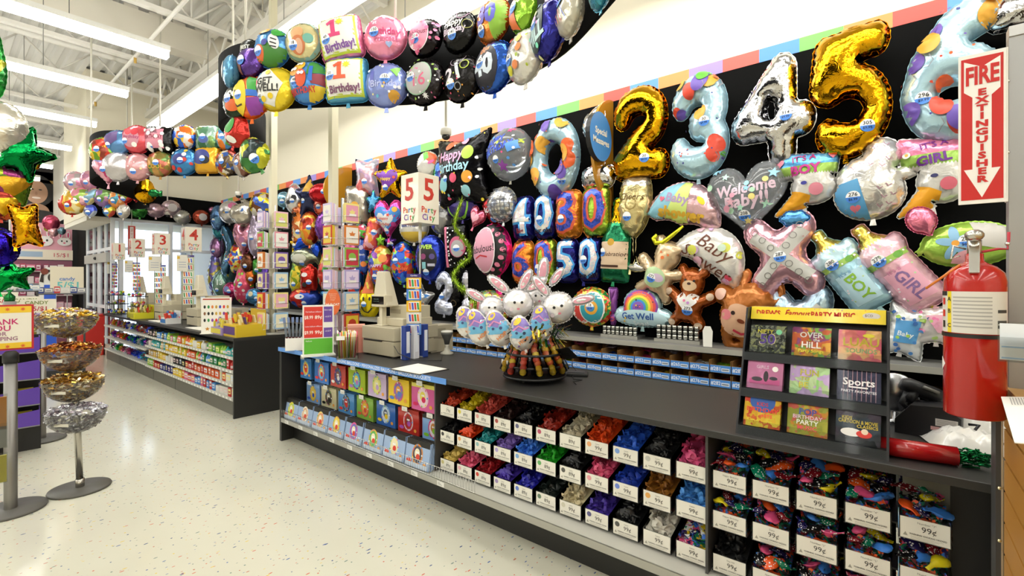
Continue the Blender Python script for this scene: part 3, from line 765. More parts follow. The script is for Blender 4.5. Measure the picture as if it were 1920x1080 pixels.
for r in range(3):
    for q in range(5):
        col = 11 + q; X, Z = BX[col], (.637, .448, .245)[r]; bn = '%s %s-row bin past the divider' % (ORD(q), ROWN[r])
        dark = (r == 2 and q == 0)
        hm = mat('1a1b1c', 'latex') if dark else cells(['26282a', '332b70', '0f6d50', '8d2430', '3f86e6', 'ee5a1e', '16181a', '0f7d5c', 'e8568c'], 42, rough=.4, metal=0)
        make_bin(col, r, 'clear bin of %s latex balloons, %s' % ('black printed' if dark else 'mixed printed', bn), '99¢', None, titles[r][q], hm, 'heaped %s latex balloons filling the %s' % ('black' if dark else 'mixed', bn), q + r)
        if dark: continue
        pal = MIXC[:]; rr.shuffle(pal)
        for (gx, gy), (cn, ch) in zip(GRID, pal):
            o = bpy.data.objects.new('latex_balloon', lat[rr.randrange(6)]); COL.objects.link(o)
            o.location = (X + gx, BY + gy, Z + .104 + gy * .34 + rr.uniform(0, .006)); s = rr.uniform(1.15, 1.6)
            o.rotation_euler = (rr.uniform(-.5, .3), rr.uniform(-.5, .5), rr.uniform(0, 6.3)); o.scale = (s, s, s)
            spk = ch in ('231b55', '7d1420', '141416', '0f7d5c') or rr.random() < .25
            o.material_slots[0].link = 'OBJECT'; o.material_slots[0].material = speckle(ch) if spk else latex(ch)
            tag(o, '%s%s latex balloon on top of the %s' % (cn, ' speckled' if spk else '', bn), 'balloon', 'loose printed latex balloons on the bins')
# ---------------------------------------------------------------- packed foil balloons hanging at the counter's banner end
def pack_mesh(w, h, bg, art, blacktop=False, thick=.007):
    """Parts of a flat balloon pack, origin at its bottom centre, face towards -y."""
    m = MB(); m.bx((-w / 2, 0, 0), (w / 2, thick, h), mat(bg, 'gloss'))
    if blacktop: m.bx((-w / 2 + .004, -.001, h - .035), (w / 2 - .004, thick + .001, h + .006), '23211f')
    T = TF((0, -.0012, h / 2)); 
    def el(x, y, a, b, c, z=0):
        m.add([(x + a * math.cos(t), y + b * math.sin(t), z) for t in [2 * PI * i / 20 for i in range(20)]], [tuple(range(20))], c, False, T)
    for k, it in enumerate(art):
        z = .0002 * k
        if it[0] == 'e': el(it[1] * w / 2, it[2] * h / 2, it[3] * h / 2, it[4] * h / 2, it[5], z)
        elif it[0] == 'r': x, y, a, b = it[1] * w / 2, it[2] * h / 2, it[3] * w / 2, it[4] * h / 2; m.add([(x - a, y - b, z), (x + a, y - b, z), (x + a, y + b, z), (x - a, y + b, z)], [(0, 1, 2, 3)], it[5], False, T)
        elif it[0] == 's': m.add([(it[1] * w / 2 + p[0] * it[3] * h / 2, it[2] * h / 2 + p[1] * it[3] * h / 2, z) for p in starpts(5)] + [(it[1] * w / 2, it[2] * h / 2, z)], [(i, (i + 1) % 10, 10) for i in range(10)], it[4], False, T)
        elif it[0] == 't': m.text(it[1], it[4] * h, it[5], TF((it[2] * w / 2, -.0013 - z, h / 2 + it[3] * h / 2)), bold=.01, fit=w * .8)
    return m
def art_round(ring, inner, mid, extra='e65fa2', seed=1):
    r = random.Random(seed); a = [('e', .0, .02, .62, .78, ring), ('e', 0, .02, .5, .64, inner), ('e', -.02, .1, .3, .36, mid), ('e', .06, -.16, .22, .22, extra), ('e', -.07, .16, .08, .08, 'ffffff'), ('e', .07, .16, .08, .08, 'ffffff')]
    for k in range(7): t = 2 * PI * k / 7; a.append(('e', .38 * math.cos(t), .02 + .7 * math.sin(t), .07, .07, r.choice(['f7e04a', 'e65fa2', '4aa0e8', 'ffffff', '6cc04a'])))
    return a + [('e', -.62, -.55, .3, .14, extra), ('e', .68, -.6, .16, .14, 'f0a23c')]
def hook(p, label, n=1, depth=.2):
    t = thing('peg_hook', label, 'hook', p, 0, 'peg hooks with price tags')
    m = MB(); m.tube([(0, depth, .01), (0, .0, 0), (0, -.012, .004)], .0025, mat('b8b8b4', 'metal'), 6); m.build('wire', t)
    m = MB(); m.bx((-.034, -.024, -.006), (.034, -.021, .03), 'f6f5ee')
    for k in range(3): m.bx((-.022, -.0246, .003 + k * .007), (.018 - k * .004, -.024, .005 + k * .006), '9b9a94')
    m.build('price_tag', t)
PK1 = [('blue character-print', '4a86c9', art_round('5d9de0', 'f0d060', 'd0603a', 'e33b2e', 1)), ('deep blue garden-print', '2f78cf', art_round('e23a30', '6ec0ee', 'f5d53d', 'e23a30', 2)), ('red furry-face', 'bf3327', art_round('35336b', '4b4688', '8c5a3c', 'e8e6e0', 3)),
       ('lime green', 'a5c21e', art_round('3d3f9c', '5dc0c8', 'f2d43a', 'b678c8', 4)), ('pale lilac', 'cdb9dc', art_round('cfd86a', 'e6e08a', 'f3ef9f', 'c8a6d8', 5)), ('bright yellow', 'efcb16', art_round('d25b87', '7f6fc0', 'f0a638', '4d7fd0', 6)), ('hot pink', 'd8589c', art_round('f3c8dc', 'f7dce8', 'f2e25a', 'd8125f', 7))]
PK2 = [('pale blue trophy', '8fb4e6', art_round('f2c330', 'f4d65a', 'f4d65a', '2c58c8', 8)), ('cream and black', 'd9d2a8', art_round('7a6d5a', '4a4038', 'c8bfa0', '2a2a28', 9)), ('sky blue wheel', '5c9bd8', art_round('3a3a40', '6a8ab0', 'c8382c', 'd8402c', 10)), ('grass green', '8fbf4e', art_round('e6584a', 'f0a050', 'f2d43a', 'e65040', 11)),
       ('royal blue train', '3d6fc0', art_round('9fc2e8', 'd8e8f4', '5a6a80', 'f2d020', 12)), ('crimson ring', 'c3352c', art_round('f3d8d8', 'c3352c', '8a3a2a', 'b85ac0', 13)), ('light blue flower', '86b0e4', art_round('d83a78', 'f4e6f0', 'c8823a', '86c832', 14))]
PW, PH = .268, .205
def stack(x, y, z, w, h, bg, art, n, label, group, blacktop=False, tilt=0, dy=.017, dx=.0, edge=None):
    first = None
    for k in range(n):
        lab = label if k == 0 else '%s one behind the %s' % (ORD(k - 1), label)
        if k == 0:
            t = thing('balloon_pack', label, 'balloon pack', (x, y, z), 0, group)
            pack_mesh(w, h, bg, art, blacktop).build('envelope', t)
            e = MB(); e.bx((-w / 2, -.0008, h - .028), (w / 2, .0078, h + .002), edge or bg); e.bx((-.012, -.0012, h - .016), (.012, -.0007, h - .008), '3a3a3a'); e.build('header_card', t); first = t
        else:
            t = dup(first); t['label'] = lab
        t.location = (x + dx * k + RND.uniform(-.004, .004), y + dy * k, z + RND.uniform(-.004, .004)); t.rotation_euler = (-tilt, 0, RND.uniform(-.03, .03))
for i, (nm, bg, art) in enumerate(PK1):
    x = -4.63 + i * .302; z = .622 + (-.012 if i in (5, 6) else 0)
    hook((x, 2.36, z + PH + .004), '%s peg hook from the end panel, holding the top row of packs' % ORD(i))
    stack(x, 2.375, z, PW - (.0 if i else .06), PH, bg, art, 5 if i != 0 else 3, '%s balloon pack in the top hanging row' % nm, 'hanging balloon packs', edge='f0e36a' if i == 6 else None)
for i, (nm, bg, art) in enumerate(PK2):
    x = -4.60 + i * .305; z = .368
    hook((x, 2.42, z + PH - .006), '%s peg hook from the end panel, holding the lower row of packs' % ORD(i))
    stack(x, 2.435, z, PW * .97, PH * .96, bg, art, 4, '%s balloon pack in the lower hanging row' % nm, 'hanging balloon packs', edge='2a2826' if i in (6,) else None)
PK3 = [('e8e04a', 'c8d848', 'yellow sun'), ('efe4c8', 'dcae88', 'cream baby'), ('ead28a', 'e0a070', 'pale orange'), ('d8a04a', 'e8d050', 'tan animal'), ('e05a9a', '7a6ac8', 'pink purple face'), ('e0b848', '6ab85a', 'gold ring'), ('9fc4ee', 'f4e8b0', 'white bell'), ('d88a3a', '4a4a58', 'brown lattice')]
for i, (a, b, nm) in enumerate(PK3):
    x = -4.68 + i * .278
    stack(x, 2.235, .236, .262, .19, 'a4bde2', art_round(a, b, 'f3e9c8', 'dd4433', 20 + i) + [('r', 0, -.8, .9, .16, 'c9d8ec')], 5, 'light blue pack with %s motif in the wire tray' % nm, 'balloon packs in the wire tray', True, .16, .012)
m = MB(); WR = mat('d6d6d2', 'metal')
for z in (.24, .318): m.cyl((-4.79, 2.208, z), (-2.1, 2.208, z), .0022, WR, 6)
x = -4.79
while x < -2.1: m.cyl((x, 2.208, .238), (x, 2.208, .319), .0013, WR, 5); x += .026
m.build('wire_mesh_fence', c)
m = MB()
for k in range(9): x = -4.7 + k * .28; m.bx((x, 2.196, .2), (x + .07, 2.1995, .232), 'e9e8e2'); [m.bx((x + .008, 2.1955, .208 + j * .007), (x + .05 - j * .01, 2.197, .2105 + j * .007), '8d8c88') for j in range(3)]
m.build('price_label_strip', c)['kind'] = 'stuff'
# ---------------------------------------------------------------- wall shelf, cardboard bins with blue number labels
sf = thing('wall_shelf', 'long white metal shelf along the black balloon wall', 'shelf', (0, 0, 0))
LIP = mat('d9d8d0', 'brushed')
m = MB(); m.bx((-12.5, 4.0, 1.03), (1.4, 4.43, 1.06), '7d7c78'); m.build('deck', sf)
m = MB(); m.bx((-12.5, 3.985, 1.022), (1.4, 4.0, 1.064), LIP)
m.build('front_lip', sf)
bc = thing('wall_cabinet', 'dark cabinet under the rows of cardboard bins', 'cabinet', (0, 0, 0))
m = MB(); m.bx((-12.5, 3.97, 0), (1.4, 4.42, .755), '3a3936'); m.build('carcass', bc); m = MB(); m.bx((-12.5, 3.95, .72), (1.4, 3.97, .757), '555450'); m.build('front_edge', bc)
m = MB(); m.bx((-12.5, 4.0, .868), (1.4, 4.42, .876), '6b5536'); m.build('tier_shelf', bc)
CBD = mat('a97f4c', 'matte'); CBD2 = mat('8a6438', 'matte')
def cbox():
    m = MB(); m.bx((0, 0, 0), (.155, .004, .062), CBD); m.bx((0, .004, 0), (.004, .3, .098), CBD2); m.bx((.151, .004, 0), (.155, .3, .098), CBD2); m.bx((.004, .004, 0), (.151, .3, .003), CBD2); m.bx((.004, .296, .003), (.151, .3, .098), CBD)
    m.add([(0, .0, .062), (0, .06, .098), (0, .004, .062), (.004, .0, .062), (.004, .06, .098), (.004, .004, .062)], [(0, 1, 2), (3, 5, 4), (0, 3, 4, 1)], CBD); return m
cm = cbox().build('proto'); cmd = cm.data; bpy.data.objects.remove(cm)
N1 = ['#287', '#281', '#275', '#265', '#259', '#252', '#246', '#239', '#234', '#229', '#222', '#214', '#208', '#199', '#192', '#187', '#183', '#179', '#175', '#171', '#167']
N2 = ['#290', '#282', '#276', '#267', '#260', '#253', '#248', '#240', '#235', '#230', '#223', '#216', '#209', '#202', '#195', '#188', '#184', '#180', '#176', '#172', '#168']
fold_cols = ['f2d21c', 'e9e6df', '2d57b8', 'e84a9a', '5fae3a', 'c9ccd4', 'b0402e', '1c1c20', 'f08a2a', '9ad03a', 'cfd6e6', 'd8407a']
def folded(seed):
    r = random.Random(seed); m = MB()
    for k in range(4):
        nu, nv = 7, 5; a, b = r.uniform(.05, .068), r.uniform(.04, .075); z = .05 + k * .012; ph = r.uniform(0, 6); vs = []
        for u in range(nu):
            for v in range(nv): s, t = u / (nu - 1) * 2 - 1, v / (nv - 1) * 2 - 1; vs.append((.0775 + a * s, .1 + b * t, z + .012 * math.sin(2.4 * s + ph) * math.cos(2 * t + ph) + r.uniform(-.004, .004)))
        m.add(vs, [(u * nv + v, (u + 1) * nv + v, (u + 1) * nv + v + 1, u * nv + v + 1) for u in range(nu - 1) for v in range(nv - 1)], 'foil:cccccc', False)
    o = m.build('proto'); d = o.data; bpy.data.objects.remove(o); return d
fm = [folded(s) for s in range(4)]; rr = random.Random(3)
for row, (nums, z) in enumerate(((N1, .877), (N2, .762))):
    for k, nm in enumerate(nums):
        if k > 14 and row == 1 and k % 2 == 0 and False: continue
        x = -1.0 - .162 * k
        t = thing('cardboard_bin', '%s cardboard bin from the music display in the %s row, blue number label' % (ORD(k), ('upper', 'lower')[row]), 'bin', (x, 3.955, z), 0, 'cardboard bins below the white shelf')
        o = bpy.data.objects.new('tray', cmd); COL.objects.link(o); o.parent = t
        m = MB(); m.bx((.0, -.0015, .002), (.155, 0, .06), '4c8fdd'); m.text(nm, .042, 'f6f8fc', TF((.043, -.002, .031)), bold=.02, fit=.075)
        m.bx((.085, -.002, .014), (.146, -.0015, .04), 'dfe8f2'); m.bx((.09, -.0024, .022), (.14, -.002, .032), '7f8794')
        m.build('number_label', t)
        if rr.random() < .72:
            cx = rr.choice(fold_cols); o = bpy.data.objects.new('folded_balloon', fm[rr.randrange(4)]); COL.objects.link(o); o.location = (x, 3.965 + (0 if row == 0 else .0), z - .03); o.material_slots[0].link = 'OBJECT'; o.material_slots[0].material = mat(cx, 'foil')
            tag(o, 'folded foil balloon lying in the %s bin of the %s number-labelled row' % (ORD(k), ('upper', 'lower')[row]), 'folded balloon', 'folded balloons in the cardboard bins')
for k in range(10):  # bins glimpsed beyond the far counter
    for row, z in ((0, .877), (1, .762)):
        x = -9.0 - .2 * k
        t = thing('cardboard_bin', '%s %s-row cardboard bin glimpsed beyond the long checkout counter' % (ORD(k), ('upper', 'lower')[row]), 'bin', (x, 3.955, z), 0, 'cardboard bins below the white shelf')
        o = bpy.data.objects.new('tray', cmd); COL.objects.link(o); o.parent = t
        m = MB(); m.bx((.002, -.0015, .006), (.153, 0, .048), 'd9dfe2'); m.build('number_label', t)
for k, (px, py, cx) in enumerate(((1030, 645, 'e6d8dc'), (1090, 652, 'e8569c'), (1150, 658, 'd9c8d0'), (1215, 662, 'e84a9a'), (1262, 668, 'e6e2ea'), (1305, 672, 'ee66a8'))):
    p = onY(px, py, 4.12); o = bpy.data.objects.new('folded_balloon', fm[k % 4]); COL.objects.link(o); o.location = (p.x - .08, 4.0, .935); o.rotation_euler = (0, 0, rd) if (rd := (k * .4 - 1) * .2) else (0, 0, 0)
    o.material_slots[0].link = 'OBJECT'; o.material_slots[0].material = mat(cx, 'foil'); tag(o, '%s flat foil balloon squeezed under the white shelf, counting from the rabbit carousel' % ORD(k), 'folded balloon', 'folded balloons under the shelf')
# ---------------------------------------------------------------- things on the front counter
BEI = mat('c9c0a6', 'paint'); BEI2 = mat('b3aa92', 'paint'); DISP = mat('17120f', 'gloss')
def facecam(p): return math.atan2(p.y, p.x) - PI / 2
def register(x, y, z, rz, label, far=False):
    t = thing('cash_register', label, 'cash register', (x, y, z), rz, 'cash registers')
    m = MB(); m.bx((0, 0, 0.012), (.47, .5, .14), BEI2); m.bx((-.004, -.004, .145), (.474, .5, .262), BEI2)
    m.bx((.02, -.0045, .13), (.3, .02, .15), '15130f'); m.build('cash_drawer', t, bev=.006)
    m = MB(); [m.bx((a, b, 0), (a + .04, b + .04, .014), '2a2824') for a in (.01, .42) for b in (.01, .44)]; m.build('foot', t)['kind'] = 'stuff'
    m = MB(); m.bx((.05, .12, .262), (.44, .46, .335), BEI); m.build('printer_base', t, bev=.008)
    m = MB(); m.bx((.14, .2, .335), (.43, .44, .445), BEI); m.bx((.15, .196, .37), (.3, .2, .41), 'a49b84'); m.build('receipt_printer', t, bev=.01)
    m = MB(); m.bx((.30, .42, .0), (.465, .7, .25), BEI2); m.bx((.468, .45, .13), (.471, .6, .22), '928a76'); m.build('till_side_box', t, bev=.006)
    m = MB(); m.box((.17, .1, .35), (.045, .05, .2), 'd8d0b8'); m.box((.17, .1, .268), (.1, .09, .012), 'd8d0b8'); m.build('display_pole', t, bev=.004)
    m = MB(); m.box((.17, .09, .49), (.2, .09, .11), 'd2c9b0'); m.build('display_housing', t, bev=.006)
    m = MB(); m.box((.17, .0435, .495), (.18, .004, .07), DISP); m.text('WELCOME', .016, '6f8a80', TF((.15, .041, .505)), fit=.09); m.text('TO OUR STORE', .012, '6f8a80', TF((.15, .041, .485)), fit=.09); m.build('display_screen', t)
    m = MB(); m.add([(.06, .06, .44), (.28, .06, .44), (.28, .2, .44), (.06, .2, .44), (.09, .09, .76), (.2, .09, .76), (.2, .16, .76), (.09, .16, .76)], [(3, 2, 1, 0), (4, 5, 6, 7), (0, 1, 5, 4), (1, 2, 6, 5), (2, 3, 7, 6), (3, 0, 4, 7)], 'cfc7b0'); m.build('screen_back', t, bev=.01)
    return t
reg = register(-3.82, 2.5, CZ, 0, 'beige cash register with pole display on the front counter')
# pole with the number-five lane sign
def lane_sign(p, n, label, h0, size=.235, hh=.43, z0=None, strip=True):
    t = thing('lane_sign', label, 'sign', p, 0, 'checkout lane signs')
    m = MB(); m.cyl((0, 0, 0), (0, 0, h0), .009, mat('8c8a86', 'metal'), 10); m.cyl((0, 0, 0), (0, 0, .012), .06, '77756f', 20); m.cyl((0, 0, h0 - .16), (0, 0, h0), .014, 'e6e4dc', 12); m.build('pole', t)
    s = size / 2; m = MB(); m.bx((-s, -s, h0), (s, s, h0 + hh), mat('f1e9d8', 'gloss')); m.build('lightbox', t, bev=.003)
    pc = ['d63a2c', 'e0792a', '2f62c0', '3a9a40', 'c23a3a', '7a3fa0', '2f62c0', 'd63a2c', '3a9a40']
    for (o, r, fc) in (((0, -s - .002, 0), (1, 0, 0), 'front'), ((s + .002, 0, 0), (0, 1, 0), 'side')):
        m = MB(); B = V(o)
        m.text(n, hh * .62, 'c93a2c', TF(B + V((0, 0, h0 + hh * .66)), r), bold=.02)
        for wd, zz, k0 in (('Party', .27, 0), ('City', .12, 5)):
            n_ = len(wd)
            for i, ch in enumerate(wd): m.text(ch, hh * .17, pc[k0 + i], TF(B + V(r) * ((i - (n_ - 1) / 2) * hh * .078) + V((0, 0, h0 + hh * zz)), r), bold=.015)
        m.build('lettering', t)
    return t
p5 = onZ(779, 668, CZ); p5.y = 2.72; p5.x = -3.27
lane_sign((p5.x, p5.y, CZ), '5', 'cream box sign with red number five on a pole at the front counter', 1.17)
# strip of number candles hanging from the pole
def candle_strip(p, yaw, label, n=5, w=.125, h=.1, pal=None):
    t = thing('packet_strip', label, 'packets', p, yaw); r = random.Random(int(abs(p[0]) * 100))
    for k in range(n):
        z = -h * (k + 1); m = MB(); m.bx((-w / 2, -.006, z + .003), (w / 2, .006, z + h - .003), pal[k % len(pal)] if pal else ['e8b81c', '3f7fd8', 'e8b81c', 'd8d0c0', '5a8ad0'][k % 5])
        m.bx((-w * .36, -.0075, z + h * .12), (w * .36, -.006, z + h * .88), ['f2f0e8', 'e9e6da', 'f4f0e6'][k % 3])
        for q in range(4): x = -w * .27 + q * w * .18; m.add([(x - .004, -.0085, z + h * .2), (x + .012, -.0085, z + h * .2), (x + .006, -.0085, z + h * .8), (x - .01, -.0085, z + h * .8)], [(0, 1, 2, 3)], ['d23a2a', '2f9a50', 'e87a24', '3a5ac8'][(q + k) % 4])
        m.build('packet', t)
    m = MB(); m.bx((-w / 2, -.007, 0), (w / 2, .007, .03), '3a2a7a'); m.text('Candles', .018, 'ffffff', TF((0, -.008, .015))); m.build('hang_card', t)
q = atD(776, 520, depth(p5) - .1); candle_strip((q.x, q.y, q.z), facecam(q), 'hanging strip of striped candle packets in front of the number five pole', 5)
# binders
for k, (x, y, cl, nm) in enumerate(((-3.235, 2.505, '27408f', 'blue binder with white label standing nearest the counter edge'), (-3.235, 2.60, 'd9d9df', 'white binder standing between the blue ones'), (-3.235, 2.70, '27408f', 'blue binder at the inner end of the binder row'))):
    t = thing('ring_binder', nm + ' beside the register', 'binder', (x, y, CZ), .12, 'ring binders by the register')
    m = MB(); m.bx((-.02, 0, 0), (.03, .062, .29), cl); m.build('cover', t, bev=.004); m = MB(); m.bx((-.03, .006, .008), (-.0, .056, .283), 'f4f2ea'); m.build('pages', t)
    m = MB(); m.bx((.0302, .012, .06), (.0312, .05, .24), 'e9ecf4'); m.build('spine_label', t)
# price board
p = onZ(597, 667, CZ); t = thing('price_board', 'white framed price board with red, purple and green panels', 'price board', p, facecam(p) + .1)
m = MB(); m.bx((-.13, 0, .01), (.13, .012, .455), 'f0efe6'); m.bx((-.14, -.05, 0), (.14, .06, .012), 'e8e7de'); m.build('frame', t)
m = MB(); m.bx((-.118, -.003, .165), (.035, 0, .44), 'd8382c'); m.bx((.045, -.003, .30), (.118, 0, .44), '6a4aa0'); m.bx((.045, -.003, .165), (.118, 0, .25), '6a4aa0'); m.bx((-.118, -.003, .02), (.118, 0, .155), '5cb233'); m.build('panel_sheet', t)
m = MB()
for s, x, z in (('$8.99', -.08, .345), ('89¢', .0, .345), ('$9.99', -.08, .21), ('99¢', .0, .21)): m.text(s, .042, 'f8e8e0', TF((x, -.004, z)), bold=.02, fit=.07)
for s, x, z, q in (('Foil balloon inflation', -.04, .395, .13), ('Latex balloon inflation', -.04, .265, .14), ('Balloon weight', .08, .41, .06), ('only $1.99', .08, .35, .05), ('only $2.99', .08, .22, .05), ('Helium', -.08, .135, .05)): m.text(s, .02, 'f4e6ee', TF((x, -.004, z)), fit=q)
m.build('lettering', t)
# orange oval sign
p = onZ(625, 655, CZ); p = atD(624, 660, depth(p) + .18); t = thing('oval_sign', 'orange oval HI-FLOAT sign on a thin stand behind the price board', 'sign', (p.x, p.y, CZ), facecam(p))
m = MB(); m.cyl((0, 0, 0), (0, 0, .36), .006, '9a9a96', 8); m.build('stand', t)
m = MB(); m.prism([(.072 * math.cos(a), .455 + .135 * math.sin(a)) for a in [2 * PI * i / 28 for i in range(28)]], .008, 'e9703a', TF((0, -.005, 0))); m.build('oval_board', t)
m = MB(); m.text('HI-FLOAT', .036, 'fff2e6', TF((0, -.0062, .43)), bold=.02, fit=.125)
for k in range(4): m.text(['Keep your', 'balloons', 'floating', 'longer'][k], .018, 'fbd8bf', TF((0, -.0062, .54 - k * .02)), fit=.09)
m.build('lettering', t)
# white box of stick packs
p = onZ(553, 656, CZ); t = thing('stick_box', 'white box holding upright clear packs of balloon sticks', 'box', p, facecam(p))
m = MB(); m.bx((-.085, -.05, 0), (.085, .05, .006), 'f2f0ea'); [m.bx(*b, 'f2f0ea') for b in (((-.085, -.05, .006), (.085, -.046, .12)), ((-.085, .046, .006), (.085, .05, .12)), ((-.085, -.046, .006), (-.081, .046, .12)), ((.081, -.046, .006), (.085, .046, .12)))]; m.build('carton', t)
for k in range(6):
    s = thing('stick_pack', '%s clear pack of balloon sticks standing in the white box' % ORD(k), 'stick pack', p + V((RT.x, RT.y, 0)) * (-.065 + k * .026) + V((0, 0, .008)), facecam(p), 'stick packs in the white box'); s.rotation_euler = (0, (k - 2.5) * .05, facecam(p))
    m = MB(); [m.cyl((-.008 + q * .005, 0, .0), (-.008 + q * .005, .0, .29), .002, ['f4f4f0', 'e8e6e0'][q % 2], 5) for q in range(4)]; m.bx((-.011, -.004, .09), (.011, .004, .12), 'b03a2a'); m.build('plastic_stick', s)
    m = MB(); m.bx((-.012, -.005, .0), (.012, -.0045, .31), mat('dfe6ee', 'clear')); m.bx((-.012, -.006, .26), (.012, .005, .31), '6d7fa8'); m.build('sleeve', s)
# straw jar
p = onZ(651, 671, CZ); t = thing('plastic_jar', 'clear square jar packed with coloured ribbon straws', 'jar', p, facecam(p))
m = MB(); m.bx((-.085, -.07, 0), (.085, .07, .006), 'd8d8d2'); [m.bx(*b, mat('eef0ee', 'clear')) for b in (((-.09, -.075, 0), (.09, -.072, .19)), ((-.09, .072, 0), (.09, .075, .19)), ((-.09, -.072, 0), (-.087, .072, .19)), ((.087, -.072, 0), (.09, .072, .19)))]; m.build('jar_wall', t)
m = MB(); m.bx((-.088, -.0775, .165), (-.02, -.0755, .2), 'f2f0ea'); m.build('jar_label', t)
r = random.Random(4)
m = MB()
for k in range(90):
    x, y = r.uniform(-.078, .078), r.uniform(-.062, .062); m.cyl((x * .85, y * .85, .008), (x + r.uniform(-.012, .012), y, .22 + r.uniform(-.02, .02)), .0045, r.choice(['f3efe2', 'f3efe2', 'e9e2cf', 'd23a5a', '5ab04a', 'e8c83a', '4a6ac8', 'e87a3a']), 5)
o = m.build('ribbon_straws'); o.location = p; o.rotation_euler = (0, 0, facecam(p)); tag(o, 'tightly packed coloured ribbon straws in the clear jar', 'straws', None, 'stuff')
p = atD(668, 640, 4.45); t = thing('card_box', 'salmon pink card box standing behind the straw jar', 'box', (p.x, p.y, CZ), facecam(p)); m = MB(); m.bx((-.075, -.06, 0), (.075, .06, .235), 'd88a78'); m.build('carton', t); m = MB(); m.bx((-.078, -.063, .235), (.078, .063, .26), 'e8a592'); m.build('lid', t)
# paper mat, barcode stand, cable
pts = [onZ(*q, CZ) for q in ((734, 693), (787, 703), (838, 693), (784, 683))]; t = thing('paper_mat', 'white paper sheet on a dark mat lying on the worktop', 'mat', (0, 0, 0))
ce = sum(pts, V((0, 0, 0))) / 4; m = MB(); m.prism([((q.x - ce.x) * 1.08 + ce.x, (q.y - ce.y) * 1.08 + ce.y) for q in pts][::1], .004, '24221f', Matrix.Translation((0, 0, CZ + .0045))); m.build('mat_base', t)
m = MB(); m.prism([(q.x, q.y) for q in pts], .002, 'f0ede2', Matrix.Translation((0, 0, CZ + .0068))); m.build('sheet', t)
p = onZ(838, 664, CZ); t = thing('barcode_scanner', 'grey hourglass-shaped scanner stand beside the register', 'scanner', p)
m = MB(); m.lathe([(.06, 0), (.06, .012), (.03, .03), (.018, .07), (.022, .09)], 'b0ac9e', 20); m.build('base', t)
m = MB(); m.lathe([(.022, .09), (.03, .13), (.052, .18), (.055, .2)], '4a4a48', 20); m.build('body', t); m = MB(); m.lathe([(.055, .2), (.055, .212), (.04, .216)], 'd8d6cc', 20); m.build('window', t)
m = MB(); m.tube([(-3.35, 2.5, 1.05), (-3.25, 2.47, 1.0), (-3.1, 2.52, .95), (-2.95, 2.68, .946), p + V((-.06, 0, .01))], .0035, '2c2a28', 6); tag(m.build('scanner_cable'), 'thin dark cable running from the register to the scanner', 'cable')
# card reader pad and its cable
p = onZ(1080, 704, CZ); t = thing('card_reader', 'small black card reader on a curled cable beside the carousel', 'card reader', p, .5)
m = MB(); m.box((0, 0, .012), (.17, .1, .024), '1e1e1f'); m.build('body', t, bev=.006); m = MB(); m.box((.0, .0, .026), (.12, .06, .004), '3b3d40'); m.build('key_pad', t)
m = MB(); m.tube([p + V((0, -.05, .01)), p + V((.06, -.13, .004)), p + V((.12, -.12, .004)), p + V((.1, -.2, .004)), p + V((.16, -.26, .004))], .003, '1a1a1a', 6); m.tube([p + V((-.02, .05, .015)), p + V((-.1, .1, .05)), p + V((-.2, .02, .03))], .003, '1a1a1a', 6); m.build('cable', t)
for ch in t.children:
    if ch.name.startswith('cable'): ch.parent = None; tag(ch, 'black curled cable lying beside the card reader', 'cable')
# ---------------------------------------------------------------- music rack
FILM = mat('f4f6f6', 'film'); X0, X1 = -.55, -.02; YB = 2.235; LEAN = .2
t = thing('disc_rack', 'black three-tier rack of party music discs with yellow header', 'rack', (X0, YB, CZ), 0)
RW = X1 - X0; BK = mat('17171c', 'paint'); RH = .545
def lean(z): return LEAN * z / RH
S = Matrix(((1, 0, 0, 0), (0, 1, LEAN / RH, 0), (0, 0, 1, 0), (0, 0, 0, 1)))
m = MB(); m.bx((0, .10, 0), (RW, .112, RH), BK, S); m.build('back_board', t)
m = MB(); m.add([(0, .0, 0), (0, .34, 0), (0, LEAN + .11, RH), (0, LEAN + .0, RH), (.008, .0, 0), (.008, .34, 0), (.008, LEAN + .11, RH), (.008, LEAN, RH)], [(0, 1, 2, 3), (7, 6, 5, 4), (0, 4, 5, 1), (2, 6, 7, 3), (3, 7, 4, 0), (1, 5, 6, 2)], BK)
m.build('side_panel', t)
m = MB(); m.add([(x + RW - .008, y, z) for x, y, z in [(0, .0, 0), (0, .34, 0), (0, LEAN + .11, RH), (0, LEAN + .0, RH), (.008, .0, 0), (.008, .34, 0), (.008, LEAN + .11, RH), (.008, LEAN, RH)]], [(0, 1, 2, 3), (7, 6, 5, 4), (0, 4, 5, 1), (2, 6, 7, 3), (3, 7, 4, 0), (1, 5, 6, 2)], BK); m.build('side_panel', t)
TZ = (.035, .19, .345)
for z in TZ:
    m = MB(); m.bx((.008, .0, z - .035), (RW - .008, .1, z), BK, S); m.build('tier', t)
    m = MB(); m.bx((.008, -.004, z - .03), (RW - .008, -.001, z + .028), FILM, S); m.build('clear_lip', t)
m = MB(); m.bx((.012, .05, .49), (RW - .012, .1, .548), mat('efd526', 'gloss'), S); m.build('header_card', t)
m = MB(); hz = Matrix.Translation((0, lean(.52) + .0485, .519)) 
m.text("DREW'S", .036, 'd8341f', hz @ TF((.085, 0, 0)), bold=.03, fit=.1); m.text('Famous', .04, 'c92a1c', hz @ TF((.2, 0, .003)), bold=.02, shear=.35, fit=.1); m.text('PARTY MUSIC', .036, 'd8341f', hz @ TF((.335, 0, 0)), bold=.03, fit=.16)
m.add([(.47 + .03 * math.cos(a), -.001, .004 + .014 * math.sin(a)) for a in [-2 * PI * i / 18 for i in range(18)]], [tuple(range(18))[::-1]], 'f6f4ee', False, hz); m.text('$CD', .014, '3a3a3a', hz @ TF((.462, -.0015, .005)))
rr = random.Random(8)
